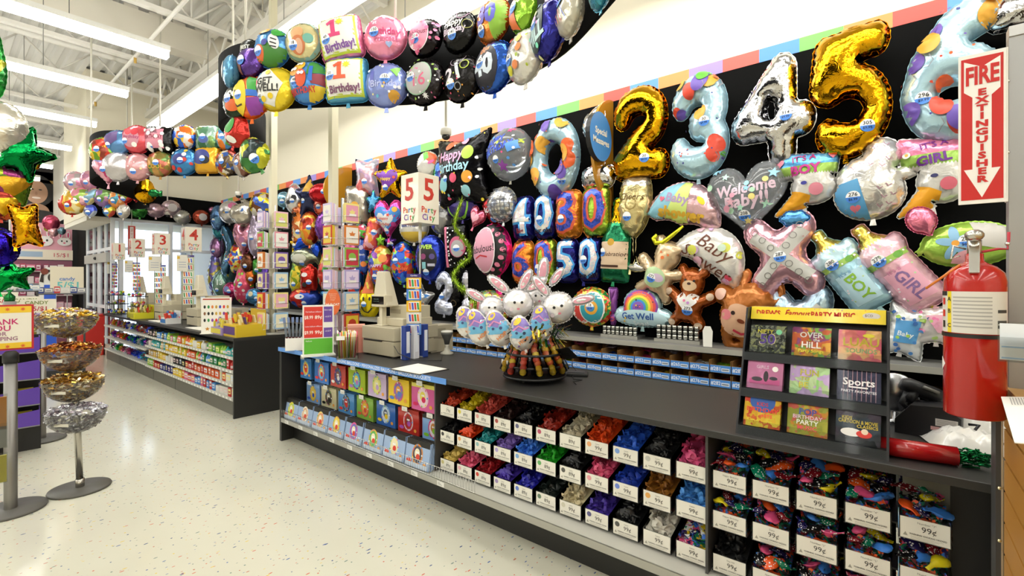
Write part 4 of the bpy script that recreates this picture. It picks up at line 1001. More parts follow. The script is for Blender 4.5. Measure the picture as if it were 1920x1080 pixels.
for k in range(22): x, z = rr.uniform(.02, .5), rr.choice([-.024, -.021, .021, .024]); m.add([(x - .003, -.0005, z), (x + .003, -.0005, z + .001), (x, -.0005, z + .004)], [(0, 1, 2)], rr.choice(['e03a2a', 'f29a2a', '3f7fd8', 'c83a8a']), False, hz)
m.build('header_lettering', t)
CDS = [[('yellow and red birthday hits disc with a blue globe', cells(['f0b82a', 'e0662a', 'f4d23c', 'd8402c'], 40), [('c', 0, .05, .05, '3f6fc8'), ('t', "KIDS", -.0, .035, .022, 'e03a2a'), ('t', 'BIRTHDAY', 0, .01, .026, 'e8402c'), ('t', 'HITS', .02, -.014, .02, 'e8402c')]),
        ('green and orange pop birthday disc with white lettering', cells(['9a9a30', 'd8902a', 'b8b03a', 'd05a4a'], 40), [('t', 'POP', 0, .03, .034, '3a5ac0'), ('t', 'BIRTHDAY', 0, .008, .022, 'f0d8e8'), ('t', 'PARTY', 0, -.013, .026, 'f6f4ee'), ('t', 'MUSIC', 0, -.035, .024, 'e0465a')]),
        ('dark cartoon and movie classics disc with white drawing', cells(['26242a', '3a2a3a', '1c1c24', '2a3440'], 20), [('t', 'KIDS', -.035, .035, .016, 'f0d23c'), ('t', 'CARTOON & MOVIE', .0, .021, .02, 'f0d23c'), ('t', 'CLASSICS', .03, .006, .016, 'f0d23c'), ('e', -.02, -.02, .035, .016, 'f0eee8'), ('e', .02, -.022, .025, .014, 'd8342a'), ('c', .022, -.012, .011, 'f2dcc0')])],
       [('pink girls night disc with a scooter drawing', mat('e088b4', 'print'), [('r', 0, -.03, .06, .012, 'e86aa8'), ('t', 'GIRLS', -.01, .035, .02, 'f8d8e8'), ('e', .005, -.005, .01, .024, '3a2a34'), ('e', -.03, -.02, .022, .01, '2c2430'), ('e', .035, -.012, .016, .008, '2c2430'), ('c', .04, .03, .012, 'f4f0ea')]),
        ('lilac and green first birthday disc', cells(['cfa8d8', 'c8d8a0', 'd8b0dc', 'bcd89a'], 30), [('t', 'FUN', 0, .03, .036, 'e8dc4a'), ('t', 'TO', -.015, .004, .024, 'e8dc4a'), ('t', 'BE', -.02, -.024, .034, 'e8dc4a'), ('t', '1', .03, -.018, .056, '8cc86a')]),
        ('navy pinstriped sports disc', mat('2c2a4a', 'print'), [('r', x, 0, .001, .06, 'b88a94') for x in (-.05, -.035, -.02, -.005, .01, .025, .04, .055)] + [('t', 'Sports', 0, .012, .04, 'f4f0f0'), ('r', .0, -.008, .03, .003, 'f4f0f0'), ('t', 'PARTY FAVORITES', 0, -.025, .014, 'e8e4ea')])],
       [('black and gold nifty fifties disc', cells(['4a4a46', '8a8a7a', '2a2a28', '9a9a6a'], 60), [('t', 'NIFTY', -.01, .035, .024, 'e8d83a'), ('t', '50', 0, -.002, .07, 'e8d8a0'), ('t', '50', 0, -.002, .064, '4a2a8a'), ('c', .045, .035, .012, '6ab88a')]),
        ('orange and green over the hill songs disc', cells(['c85a2a', '7aa03a', 'e0a030', '8a3a6a'], 40), [('t', 'OVER', 0, .03, .034, 'f6f4ee'), ('t', 'the', .02, .01, .018, 'f6f4ee'), ('t', 'HiLL', 0, -.014, .038, 'f6f4ee'), ('t', 'Party Songs', 0, -.04, .02, 'f0e03a')]),
        ('red tropical luau sounds disc', cells(['d8706a', 'e89a6a', 'd05a6a', 'e8b070'], 30), [('t', 'LUAU', .004, .012, .048, 'f0d83a'), ('t', 'SOUNDS', .006, -.024, .026, '9ac88a'), ('e', .03, .042, .02, .008, 'f0e23a')])]]
for r, cl in enumerate(CDS):
    for q, (nm, base, items) in enumerate(cl):
        z0 = TZ[r] + .002; x = .012 + (q + .5) * (RW - .024) / 3
        for k in range(2):
            y = lean(z0) + .012 + k * .022
            d = thing('music_disc', nm + (' in the tiered rack' if k == 0 else ' tucked behind its twin'), 'music disc', (X0 + x, YB + y, CZ + z0), 0, 'party music discs'); d.rotation_euler = (-math.atan(LEAN / RH), 0, 0)
            m = MB(); m.bx((-.071, 0, 0), (.071, .01, .125), base); m.build('cover', d)
            if k == 0:
                m = MB(); e = -.0006
                for it in items:
                    e -= .0002
                    if it[0] == 't': m.text(it[1], it[4], it[5], TF((it[2], e, .0625 + it[3])), bold=.02, fit=.125)
                    elif it[0] == 'r': m.bx((it[1] - it[3], e, max(.001, .0625 + it[2] - it[4])), (it[1] + it[3], e + .0001, min(.124, .0625 + it[2] + it[4])), it[5])
                    else:
                        a_, b_, cx = (it[3], it[3], it[4]) if it[0] == 'c' else (it[3], it[4], it[5])
                        m.add([(it[1] + a_ * math.cos(a), e, .0625 + it[2] + b_ * math.sin(a)) for a in [-2 * PI * i / 18 for i in range(18)]], [tuple(range(18))[::-1]], cx)
                m.build('cover_print', d)
            m = MB(); m.bx((-.0725, -.0012, -.0005), (.0725, -.001, .126), FILM); m.bx((-.0725, -.001, -.0005), (-.066, .0105, .126), FILM); m.build('jewel_case', d)
# ---------------------------------------------------------------- clutter at the padded end
p = onZ(1668, 840, CZ); p = V((-.0, 2.47, CZ + .036)); 
t = thing('wrap_roll', 'red cellophane roll with green curled end lying on the worktop', 'roll', (0, 0, 0))
a, b = onZ(1672, 838, CZ + .034), onZ(1795, 856, CZ + .034)
m = MB(); m.cyl(a - (b - a) * .3, b, .034, mat('b4161a', 'gloss'), 24); m.build('roll', t)
m = MB(); d = (b - a).normalized(); r = random.Random(2)
for k in range(46):
    s = b + d * r.uniform(.002, .07) + V((0, r.uniform(-.028, .028), r.uniform(-.026, .026))); m.tube([s, s + V((r.uniform(-.02, .02), r.uniform(-.02, .02), r.uniform(-.008, .018))), s + d * .02 + V((r.uniform(-.02, .02), 0, r.uniform(-.008, .01)))], .004, 'foil:0f7a44', 4)
m.build('curled_end', t)
t = thing('heat_sealer', 'black hand heat sealer with looped handle resting on its box', 'sealer', (0, 0, 0)); D = mat('1c1c1f', 'paint')
p0 = onZ(1745, 800, CZ)
def sc(px, py, dd=0): return atD(px, py, depth(p0) + dd)
m = MB(); m.tube([sc(1690, 718, -.02), sc(1702, 722, -.03), sc(1755, 742, -.05), sc(1772, 752, -.05)], [.022, .034, .034, .03], D, 14); m.build('barrel', t)
m = MB(); m.tube([sc(1700, 735, -.04), sc(1690, 756, -.05), sc(1700, 765, -.05), sc(1738, 776, -.05), sc(1758, 755, -.05), sc(1770, 748, -.05)], .011, D, 10); m.tube([sc(1712, 735, -.04), sc(1700, 750, -.045)], .024, D, 10); m.build('handle', t)
m = MB(); m.tube([sc(1732, 726, -.075), sc(1760, 737, -.085)], .008, '77756f', 8); m.build('clip', t)
p = onZ(1742, 822, CZ); t = thing('control_box', 'black box with paper warning labels under the heat sealer', 'box', (p.x, p.y, CZ), facecam(p) - .1)
m = MB(); m.prism([(-.115, 0), (.1, 0), (.1, .10), (.05, .14), (-.06, .13), (-.115, .06)], .14, D, TF((0, 0, 0))); m.build('case', t, bev=.004)
m = MB(); m.bx((.02, -.0015, .06), (.09, -.0005, .09), 'd8d2cc'); m.bx((.005, -.0015, .04), (.04, -.0005, .055), 'd0a0a0')
for k in range(4): m.bx((.024, -.002, .065 + k * .006), (.084, -.0015, .067 + k * .006), '8f8a88')
m.build('warning_label', t)
m = MB(); m.tube([(.1, .03, .03), (.13, .0, .05), (.15, .02, .085), (.12, .03, .08)], .006, D, 8); m.build('cord', t)
p = onZ(1678, 800, CZ); t = thing('ribbon_reel', 'silver ribbon reel on a stand beside the music rack', 'reel', (p.x, p.y + .05, CZ))
m = MB(); m.lathe([(.035, 0), (.035, .02), (.012, .025), (.012, .06)], mat('b9bac0', 'metal'), 20); m.build('base', t)
m = MB(); m.lathe([(.0, -.014), (.085, -.012), (.09, 0), (.085, .012), (0, .014)], mat('c8c9ce', 'metal'), 28, Matrix.Translation((0, 0, .15)) @ Matrix.Rotation(PI / 2, 4, 'X') @ Matrix.Rotation(.0, 4, 'Y')); m.build('reel', t)
def bag(p, label, s, seed):
    r = random.Random(seed); m = MB(); nu, nv = 12, 9; vs = []
    for i in range(nu):
        for j in range(nv):
            a, b_ = i / (nu - 1) * 2 - 1, j / (nv - 1) * 2 - 1; h = max(0, (1 - a ** 4) * (1 - b_ ** 4)); vs.append((a * s[0], b_ * s[1], h * s[2] * (.8 + .2 * math.sin(7 * a + 5 * b_ + seed)) + r.uniform(0, .006)))
    m.add(vs, [(i * nv + j, (i + 1) * nv + j, (i + 1) * nv + j + 1, i * nv + j + 1) for i in range(nu - 1) for j in range(nv - 1)], mat('ece9e2', 'gloss'), True)
    o = m.build('plastic_bag'); o.location = p; o.rotation_euler = (0, 0, .3); return tag(o, label, 'bag', 'white plastic bags at the padded end')
p = onZ(1838, 858, CZ); bag((p.x - .03, p.y + .12, CZ + .002), 'white plastic bag lying behind the red wrap roll', (.12, .1, .075), 1); bag((p.x - .02, p.y + .33, CZ + .002), 'white plastic bag heaped under the fire extinguisher', (.15, .1, .13), 5)
# clear tub rows and the white tag on the wall shelf
for k, (x0, x1, ny, lab) in enumerate(((1133, 1198, 2, 'low stack of clear plastic candle cups on the shelf by the blue cloud balloon'), (1233, 1314, 3, 'taller stack of clear plastic candle cups on the shelf under the teddy'))):
    a, b = onY(x0, 640, 4.2), onY(x1, 650, 4.2); w = b.x - a.x
    t = thing('cup_tray', lab, 'tray', (a.x, 4.2, 1.062), 0, 'trays of clear cups'); m = MB(); m.bx((-.01, -.06, 0), (w + .01, .12, .03), mat('b9b8b2', 'brushed')); m.build('tray', t)
    n = 8
    for r_ in range(ny):
        for q in range(n): m = MB(); m.lathe([(.0, 0), (w / n * .42, .002), (w / n * .46, .036), (w / n * .36, .038), (0, .034)], mat('b4b4ae', 'metal'), 12, Matrix.Translation((w / n * (q + .5), -.03, .032 + r_ * .042))); m.build('cup', t)
a = onY(1326, 650, 4.03); t = thing('paper_tag', 'white coffin-shaped card leaning on the shelf beside the monkey', 'card', (a.x, 4.04, 1.066)); m = MB(); m.prism([(-.035, 0), (.035, 0), (.04, .13), (.022, .17), (-.022, .17), (-.04, .13)], .003, 'f1efe6', TF((0, 0, 0))); m.build('card', t); m = MB(); m.prism([(-.02, .0), (.02, .0), (.0, .04)], .03, 'd8d6ce', TF((0, .034, 0))); m.build('foot', t)
# ---------------------------------------------------------------- foil balloons on the black wall
def placed(p, yaw, cx, w, h, t=.5):
    dep = depth(p); ax = V((math.cos(yaw), math.sin(yaw), 0)); nz = V((math.sin(yaw), -math.cos(yaw), 0)); q = (cx - 960) / FPX
    k = abs(ax.dot(RT) - ax.dot(FW) * q); k2 = abs(nz.dot(RT) - nz.dot(FW) * q)
    return w * dep / FPX / math.hypot(k, t * k2), h * dep / FPX
def W(label, shape, x0, y0, x1, y1, base, items=(), yaw=0, roll=0, Y=4.24, name='foil_balloon', puff=.5, stk=None, n=26, region=None, size=None, group=None, tail=True, price='$6.99', t=.5, grow=1.07):
    cx, cy = (x0 + x1) / 2, (y0 + y1) / 2; p = onY(cx, cy, Y)
    if yaw is None: yaw = .6 * (math.atan2(p.x, -p.y) + PI if False else facecam(p))
    w, h = placed(p, yaw, cx, x1 - x0, y1 - y0, t)
    w, h = w * grow, h * grow
    inf = inflated(shape, *((w, h) if not size else (size[0] * depth(p) / FPX, size[1] * depth(p) / FPX)), puff, n); lim = WY - .03 - inf.zmax * .8 - abs(math.sin(yaw)) * w * .4
    if p.y > lim: p = onY(cx, cy, lim)
    if size: w, h = size[0] * depth(p) / FPX, size[1] * depth(p) / FPX
    return balloon(name, label, shape, face(p, yaw, math.radians(roll)), w, h, asmat(base), list(items), puff, n, stk, region, group, tail, price=price)
GOLD = mat('e0a516', 'mirror'); SILV = mat('dcdce0', 'mirror'); SKYP = mat('b9dcea', 'print'); WHT = mat('e9e6e0', 'print'); PINK = mat('f0b6c6', 'print')
def bprint(seed, n=15):
    r = random.Random(seed); it = []
    for k in range(n):
        u, w = r.uniform(-.95, .95), r.uniform(-.95, .95); c = r.choice(['e8632a', '5a3f9c', '5fae3a', 'e2a63a', 'd84a34', '6a50ac']); s = r.uniform(.17, .23); a = r.uniform(-30, 30)
        it += [('e', u, w, s, s * 1.3, c, a), ('l', [(u, w - .17), (u + .06, w - .26), (u - .02, w - .34)], .008, '8a8a90')]
    return it + [('rd', 26, seed + 1, .02, .03, ['d84a34', '5a3f9c', '3a3f8c', 'e8632a'])]
NK = dict(name='number_balloon', puff=.72, n=40, price='$9.99', t=.12)
W('printed light blue balloon shaped as the digit zero', s_num('0', .3), 996, 227, 1087, 370, SKYP, bprint(1), stk=(.45, -.6), **NK)
W('silver balloon shaped as the digit one behind the golden half disc', s_num('1', .27), 1080, 205, 1158, 350, SILV, **NK)
W('golden balloon shaped as the digit two', s_num('2', .31), 1146, 170, 1253, 332, GOLD, stk=(.35, -.62, '30'), **NK)
W('printed light blue balloon shaped as the digit three', s_num('3', .31), 1253, 148, 1367, 327, SKYP, bprint(3), stk=(.3, .0, '30'), **NK)
W('silver balloon shaped as the digit four', s_sub(s_num('4', .32), s_ell(.03, .02, .1, .2)), 1369, 116, 1519, 304, SILV, stk=(.42, -.2, '314'), **NK)
W('golden balloon shaped as the digit five', s_num('5', .265), 1500, 60, 1671, 287, GOLD, stk=(.45, -.62, '305'), **NK)
W('printed light blue balloon shaped as the digit six beside the fire sign', s_num('6', .29), 1676, 5, 1900, 257, SKYP, bprint(6, 18), stk=(-.5, -.38, '296'), **NK)
W('silver balloon shaped as the digit seven above the fire sign', s_num('7', .24), 1834, -8, 2010, 235, SILV, **NK)
CLR = mat('e8ecf0', 'bubble')
W('clear bubble balloon with blue happy birthday lettering', 'ball', 918, 243, 997, 337, CLR, [('t', 'HAPPY', -.25, .35, .34, '2a4fd0', .03, .1, 1, 12), ('t', 'BIRTHDAY', -.1, .08, .36, '2a4fd0', .03, .1, 1.4, 12), ('s', .35, .75, .12, 'e84a8a'), ('s', .8, .3, .13, 'b8d83a'), ('s', .15, -.55, .22, '9a4ab0'), ('r', .55, .1, .2, .16, '5a9ae0', 20), ('rd', 16, 4, .03, .07, ['e85a3a', 'b8d83a', '5a9ae0', 'e84a8a', 'f2f2f2'])], puff=.8, stk=(-.1, -.3))
W('black happy birthday balloon with four pointed tips and pastel dots', 'sqstar', 815, 254, 925, 392, mat('141316', 'foil'), [('t', 'Happy', -.15, .38, .34, 'e8a0c8', .02), ('t', 'Birthday', -.1, .08, .34, 'a8d8e8', .02), ('c', .42, .38, .17, 'a8c83a'), ('c', .42, -.22, .15, 'e8a23a'), ('c', -.42, -.32, .18, '8ac8d0'), ('c', .0, -.2, .12, 'e85a7a'), ('c', .35, -.55, .14, '9ad0d8'), ('e', -.2, .7, .2, .12, 'e8643a', 40), ('e', .25, .72, .16, .1, 'e89ab8', -40), ('rd', 30, 2, .015, .04, ['f0d83a', 'e85a7a', '8ac8d0', 'f2f2f2'])], puff=.45, n=32, stk=(-.3, -.18))
W('dark purple balloon with birthday ribbon print under the black pointed balloon', 'round', 834, 358, 902, 412, mat('3a2a7a', 'print'), [('t', 'BIRTHDAY', -.2, .3, .3, 'f2f2f8', .02), ('o', 0, 0, .94, .12, '8ac83a')], Y=4.3)
W('white balloon with rainbow top beside the lane sign', 'round', 783, 285, 823, 332, WHT, [('p', [(-.2, 1), (.9, .6), (.7, -.1), (-.1, .3)], 'e8643a'), ('p', [(-.4, .9), (.0, 1), (.2, .4), (-.2, .2)], '6ac04a'), ('e', .4, .1, .3, .12, 'e85a9a', 30)], yaw=None)
W('tall dark multicoloured oval balloon behind the lane sign', 'egg', 808, 305, 840, 386, cells(['3a2a7a', '2a5aa8', 'c84a3a', '3a8a4a'], 10), yaw=None)
W('golden star balloon with purple birthday heart', 'star', 700, 296, 765, 378, GOLD, [('h', -.15, -.05, .62, '7a3aa8'), ('t', 'Happy', -.2, .0, .24, 'f2d23a', .02), ('rd', 9, 5, .04, .08, ['e85a3a', '6ac8d0', 'f2f2f2'])], yaw=None, stk=(-.2, -.35))
W('pink silver pointed balloon left of the golden star', 'star4', 664, 296, 712, 372, cells(['d8b0b8', 'b8b8c8', 'e87a7a', 'c8a8c8'], 12), yaw=None, stk=(0, -.2))
W('small blue star balloon with green tips', 'star', 686, 356, 714, 402, mat('3a8ac8', 'foil'), [('s', 0, 0, .7, '6ab8e8')], yaw=None, region=[(lambda U, Q: .75 - np.hypot(U, Q), mat('4aa83a', 'foil'))])
W('heart balloon edged in pink with silver happy birthday panel', 'heart', 702, 372, 756, 450, mat('e2459a', 'foil'), [('h', 0, .02, .86, '3f86d0'), ('h', -.18, -.12, .6, 'd4d2d0'), ('t', 'Happy', -.2, .0, .24, 'c84a3a'), ('t', 'Birthday', -.2, -.25, .24, 'c84a3a'), ('c', .5, .4, .17, 'f0a82a'), ('s', .1, .15, .14, 'd8402a'), ('c', .4, -.25, .14, 'c8408a')], yaw=None, stk=(-.1, -.55))
W('pink and orange cupcake balloon', 'mug', 684, 400, 722, 472, cells(['e0604a', 'f0a04a', 'e8a8b8', 'd84a5a'], 12), yaw=None, stk=(.1, .0), roll=-12)
W('small green star balloon hanging under the cupcake balloon', 'star', 705, 440, 722, 462, mat('8ac83a', 'foil'), yaw=None, tail=False)
W('tall blue present balloon with candy striped bow', s_box(0, -.12, .7, .85, .2), 667, 440, 695, 512, mat('3454b0', 'print'), [('c', -.1, .3, .3, 'c8b8d8'), ('c', .2, -.5, .35, 'e8843a'), ('t', 'Birth', 0, -.05, .34, 'e8e8f0'), ('c', .5, -.4, .16, '8ac83a')], yaw=None)
W('candy striped bow balloon on top of the blue present', 'flower', 664, 420, 690, 447, cells(['e85a7a', '6ac8c0', 'f0f0e8', '5ab84a'], 16), yaw=None, tail=False, Y=4.2)
W('round balloon printed with bright party balloons', 'round', 691, 462, 738, 536, cells(['d8d86a', 'e0843a', '3a4aa8', 'c83a3a', '7ac04a', '8a4aa8'], 9), [('t', 'HAPPY', -.2, .0, .3, 'e0c0e8', .03), ('t', 'BDAY!', .05, -.3, .34, '2a6ad8', .03), ('c', .3, .35, .3, 'f09a4a')], yaw=None, stk=(-.3, -.5))
W('round blue balloon with orange and lime birthday streamers', 'round', 733, 455, 779, 532, cells(['2a4ac8', '1a3aa0', 'e8643a', '8ac83a', '3a7ae0', 'd84a3a'], 18), [('t', 'Birthday', -.1, -.25, .36, 'f0703a', .03), ('e', 0, .3, .3, .26, '3a6ae0')], yaw=None, stk=(-.4, .1))
W('round royal blue balloon with black party scene', 'round', 780, 443, 836, 525, mat('2a3fb0', 'foil'), [('e', -.12, -.05, .66, .8, '16161c'), ('t', 'OVER', -.2, .45, .36, 'b8e04a', .03), ('c', -.3, .05, .18, '8a3a6a'), ('c', .25, .05, .17, '5a4a8a'), ('r', -.25, -.32, .12, .2, '8ac8d0'), ('r', .2, -.3, .22, .08, 'c8c8d8')], yaw=None, stk=(-.15, -.6), n=28)
W('white and yellow birthday balloon below the lane sign', 'round', 750, 400, 803, 454, mat('d8d6d0', 'print'), [('p', [(-1, -.3), (1, -.3), (.7, -1), (-.7, -1)], 'c8a83a'), ('t', 'BIRTHDAY', 0, .1, .3, '3a4a8a')], yaw=None)
W('plain grey silver balloon with a blue ribbon beside the lane sign', 'round', 806, 375, 846, 438, mat('8f8f90', 'foil'), [('p', [(-1, .8), (-.6, .9), (-.2, .2), (-.4, -.6), (-.8, -.9), (-.6, 0)], '2a2fa8')], yaw=None)
W('silver balloon with coloured printed stars by the candle packets', 'star', 756, 524, 816, 602, mat('cfcfcc', 'foil'), [('s', .1, .5, .2, 'd84a8a'), ('s', .5, .2, .2, '2a7ac8'), ('s', .3, -.25, .2, 'd8863a'), ('s', .1, -.5, .18, '4a9a3a'), ('s', -.4, .0, .2, 'b8b83a'), ('s', -.2, -.5, .16, '3a9ac8')], yaw=None, stk=(-.2, .2))
W('iridescent silver balloon shaped as the digit two', s_num('2', .28), 813, 512, 851, 588, mat('c9cfe2', 'foil'), stk=(.1, -.1), name='number_balloon', puff=.6, n=30)
W('slim iridescent balloon shaped as the digit one', s_num('1', .26), 862, 510, 884, 582, mat('d4d4e2', 'foil'), name='number_balloon', puff=.5, n=24)
W('black round balloon with ringed print between the two slim digits', 'round', 842, 520, 868, 592, mat('121214', 'foil'), [('o', -.2, .3, .4, .08, '77777a'), ('o', .2, -.3, .34, .07, '5a4a30'), ('c', -.2, .3, .16, '8a3a2a')], Y=4.32)
W('pink and black handbag balloon with beaded edge', s_box(0, 0, .9, .95, .15), 833, 422, 882, 502, mat('131315', 'foil'), [('r', -.72, .0, .12, 1.4, 'e07a9a'), ('e', .15, -.05, .55, .72, 'c85a80'), ('e', .15, -.12, .44, .58, 'b0b0b0')] + [('c', -.48, -.8 + .2 * k, .06, 'f4f4f4') for k in range(9)] + [('c', .15 + .6 * math.cos(k * .39), -.05 + .75 * math.sin(k * .39), .05, 'f0f0f0') for k in range(16)], yaw=None, stk=(.1, -.1), roll=4)
W('fabulous hand mirror balloon with hot pink rim and polka dots', s_or(s_ell(0, .28, .95, .7), s_cap(.2, -.4, .3, -.92, .15)), 889, 423, 961, 556, mat('e0207a', 'foil'), [('e', .02, .28, .84, 1.08, '151517')] + [('c', .02 + .72 * math.cos(k * .42), .28 + .52 * math.sin(k * .42), .09, 'f08aa8') for k in range(15)] + [('e', -.12, .28, .62, .9, 'f4e8e8'), ('e', -.12, .28, .58, .86, 'e3a3b8'), ('t', 'fabulous!', -.12, .3, .4, '2a1a20', .01, .1, 1.15, 6), ('l', [(-.5, .06), (-.2, .14), (.15, .1)], .03, 'c8323a')], n=34, stk=(.05, .0), price='$4.99')
W('silver mirror-tile disco ball balloon', 'round', 917, 352, 969, 416, cells(['e8e8e8', 'c8c8c8', 'f8f8f8', '9aa0b0', 'd8d4c0', 'b0b8c8'], 26, metal=.7, distort=False), [('l', [(x, -.95), (x, .95)], .012, '55555c') for x in [-.8 + .2 * k for k in range(9)]] + [('l', [(-.95, y), (-.5, y - .02), (0, y - .03), (.5, y - .02), (.95, y)], .012, '55555c') for y in [-.8 + .2 * k for k in range(9)]], Y=4.16, puff=.8)
W('red heart balloon with white love lettering behind the disco ball', 'heart', 900, 370, 962, 428, mat('b0161e', 'foil'), [('t', 'lov', -.35, .1, .6, 'f2f2f2', .02, .2, 1.2, 40)], stk=(.1, -.35), roll=-15)
W('small pink heart balloon at the edge of the red love heart', 'heart', 878, 388, 910, 430, mat('e0708a', 'foil'), [('h', 0, 0, .5, 'f0b0c0')], roll=-30)
def duo(a, b): return s_or(s_box(-.5, -.0, .47, .95, .3), s_box(.5, .0, .47, .95, .3))
NAVY = mat('1a1a6a', 'foil'); SPK = cells(['f4f4f4', 'e8d8e8', 'd8f0f0', 'f8f0d0', 'f0c8d0', 'c8d8f0'], 60, metal=.4)
def digits(a, b, c1, c2, ex=()): return [('t', a, -.5, 0, 2.15, c1, .05, 0, .85), ('t', b, .5, 0, 2.15, c1, .05, 0, .85), ('t', a, -.5, 0, 2.15, c2, .005, 0, .76), ('t', b, .5, 0, 2.15, c2, .005, 0, .76)] + list(ex)
OG = [(lambda U, Q: U, mat('e0862a', 'foil')), (lambda U, Q: -U, mat('9aba3a', 'foil'))]
DK = dict(name='number_balloon', puff=.62, n=34, price='$6.99')
BLUP = cells(['2a4ab8', '3a5ad0', '5a5ac8', '2a3a90'], 40)
W('navy number forty balloon with white glittery digits', duo(1, 1), 962, 367, 1045, 450, NAVY, digits('4', '0', '3a9ae0', SPK, [('t', 'Big', -.45, -.55, .28, '8a2a3a', .03), ('t', 'four oh!', .5, -.6, .26, '2a1a2a', .03, 0, .8)]), stk=(.45, -.15), **DK)
W('orange and lime number thirty balloon with blue digits', duo(1, 1), 1043, 354, 1143, 445, 'e0862a', digits('3', '0', 'd85a3a', BLUP), region=OG, stk=(-.6, -.2), **DK)
W('orange and lime number sixty balloon with blue digits', duo(1, 1), 961, 450, 1044, 531, 'e0862a', digits('6', '0', 'd85a3a', BLUP), region=OG, stk=(.4, -.3), **DK)
W('navy number fifty balloon with white glittery digits', duo(1, 1), 1044, 447, 1128, 529, NAVY, digits('5', '0', '3a9ae0', SPK, [('t', 'Big', -.6, -.5, .28, '8a2a3a', .03), ('t', 'Five oh!', .5, -.65, .28, '2a1a2a', .03, 0, .8)]), stk=(.4, .0), **DK)
W('champagne bottle balloon with green glass and cream label', 'bottle', 1126, 376, 1185, 526, mat('1f7a52', 'foil'), [('r', 0, -.35, .92, .75, 'e0c4a4'), ('c', .0, -.05, .2, 'c89a2a'), ('t', 'Celebration', .05, -.33, .34, '5a4030', .0, .3, 1.5), ('r', -.1, -.6, .55, .06, '4a2a1a')], region=[(lambda U, Q: .42 - Q, GOLD)], puff=.6, n=36, stk=(-.55, -.28), roll=-3)
W('champagne glass balloon half filled with pale gold', s_or(s_and(s_ell(0, .45, .9, .75), lambda U, Q: Q - .97), s_cap(.1, -.3, .3, -.85, .07), s_ell(.35, -.93, .6, .07)), 1155, 335, 1220, 502, mat('d8c890', 'foil'), [('t', 'Cheers', -.02, .52, .5, '6a5020', .0, .3, 1.3), ('o', .05, .38, .3, .03, '8a7030')], region=[(lambda U, Q: .78 - Q, mat('dad8cc', 'foil')), (lambda U, Q: Q + .28, mat('d6d4cc', 'foil'))], puff=.6, n=36, stk=(-.1, .12), roll=-5)
W('clear heart balloon reading welcome baby with pastel stars', 'heart', 1326, 303, 1474, 446, CLR, [('t', 'Welcome', .05, .22, .4, 'e6c8d8', .03, .1, 1.35, 4), ('t', 'Baby!!', .05, -.08, .42, 'e6c8d8', .03, .1, 1.2, 4), ('rd', 20, 7, .06, .09, ['f0a8c0', '9ad8e0', 'f0e08a', 'b8e0c0']), ('rd', 16, 9, .09, .14, ['b8e8d0', 'f0e08a', 'f0b8c8', '9ad0e8'], 's')], puff=.62, n=34, stk=(.0, -.42, '208'), roll=3)
DOME = s_and(s_ell(0, -.75, .98, 1.7), lambda U, Q: -.8 - Q + .12 * np.abs(np.sin(U * PI * 1.5)))
W('pastel baby shower umbrella balloon in blue, green and pink', DOME, 1216, 343, 1354, 428, mat('e0b8c0', 'foil'), [('p', [(-1, -.8), (-.45, -.8), (-.1, .95), (-.6, .6)], '8ac4d8'), ('p', [(-.45, -.8), (.2, -.8), (.1, .95), (-.1, .95)], 'cfe07a'), ('t', 'Baby', -.15, .2, .5, 'a890b8', .03, 0, 1), ('t', 'shower', .0, -.4, .62, 'e8b83a', .05, 0, 1.5), ('e', .45, .25, .2, .1, 'f0d82a', -40), ('h', -.55, .1, .12, 'e8607a')], n=34, roll=-14, tail=False)
m = MB(); a = onY(1277, 424, 4.24); pts = [onY(*q, 4.2) for q in ((1281, 424), (1262, 440), (1243, 455), (1230, 456), (1225, 447), (1232, 440))]; m.tube(pts, [.012, .018, .022, .022, .022, .016], mat('d8d82a', 'foil'), 10); tag(m.build('umbrella_handle_balloon'), 'yellow hooked handle balloon under the pastel umbrella', 'balloon')
BEAK = ('p', [(-1, -1), (-.38, -.24), (-.1, -.3), (.2, -.42), (.08, -.82)], 'e8a21a')
HEADP = s_or(s_poly([(-.9, .95), (.98, .75), (.9, .2), (-.75, .1)]), s_ell(.25, -.15, .65, .5), s_poly([(-.35, -.3), (.1, -.75), (-.95, -.98)]))
def headreg(hat, hat2): return [(lambda U, Q: .22 - Q + .0 * U, mat(hat2, 'print')), (lambda U, Q: .48 - Q, mat(hat, 'print'))]
W("white bird head balloon wearing a blue hat that says boy", HEADP, 1448, 284, 1570, 402, mat('dcdad6', 'print'), [BEAK, ('t', "IT'S A", .0, .68, .28, 'a82a6a', .02, 0, 1.2, 6), ('t', 'BOY', .05, .33, .42, 'c0308a', .04, 0, 1.3, 4), ('e', .02, -.05, .09, .06, '3a3a9a'), ('c', .35, -.25, .2, 'e08a9a'), ('h', -.7, .6, .14, 'f08aa0'), ('h', .8, .7, .14, 'f08aa0')], region=headreg('5aa6dc', '9ac05a'), n=34)
W('white bird head balloon wearing a pink hat that says girl', HEADP, 1676, 254, 1822, 404, mat('dcdad6', 'print'), [BEAK, ('t', "IT'S A", .0, .68, .28, '7a2a8a', .02, 0, 1.2, 10), ('t', 'GIRL', .0, .33, .4, '6a2a8a', .04, 0, 1.4, 8), ('e', .02, -.05, .09, .06, '3a3a6a'), ('c', .35, -.25, .2, 'd86a7a'), ('c', -.65, .5, .1, 'f4f4f0'), ('c', .55, .82, .1, 'f4f4f0'), ('c', -.65, .5, .04, 'f0b03a'), ('c', .55, .82, .04, 'f0b03a')], region=headreg('e886a8', '9ac05a'), n=34)
W('sky blue bundle balloon hanging from the boy bird beak', 'flower', 1462, 395, 1517, 425, mat('5a9fdc', 'foil'), tail=False, Y=4.18)
W('rose pink bundle balloon hanging from the girl bird beak', 'drop', 1698, 388, 1760, 444, mat('ee86a4', 'foil'), tail=False, Y=4.18, roll=25)
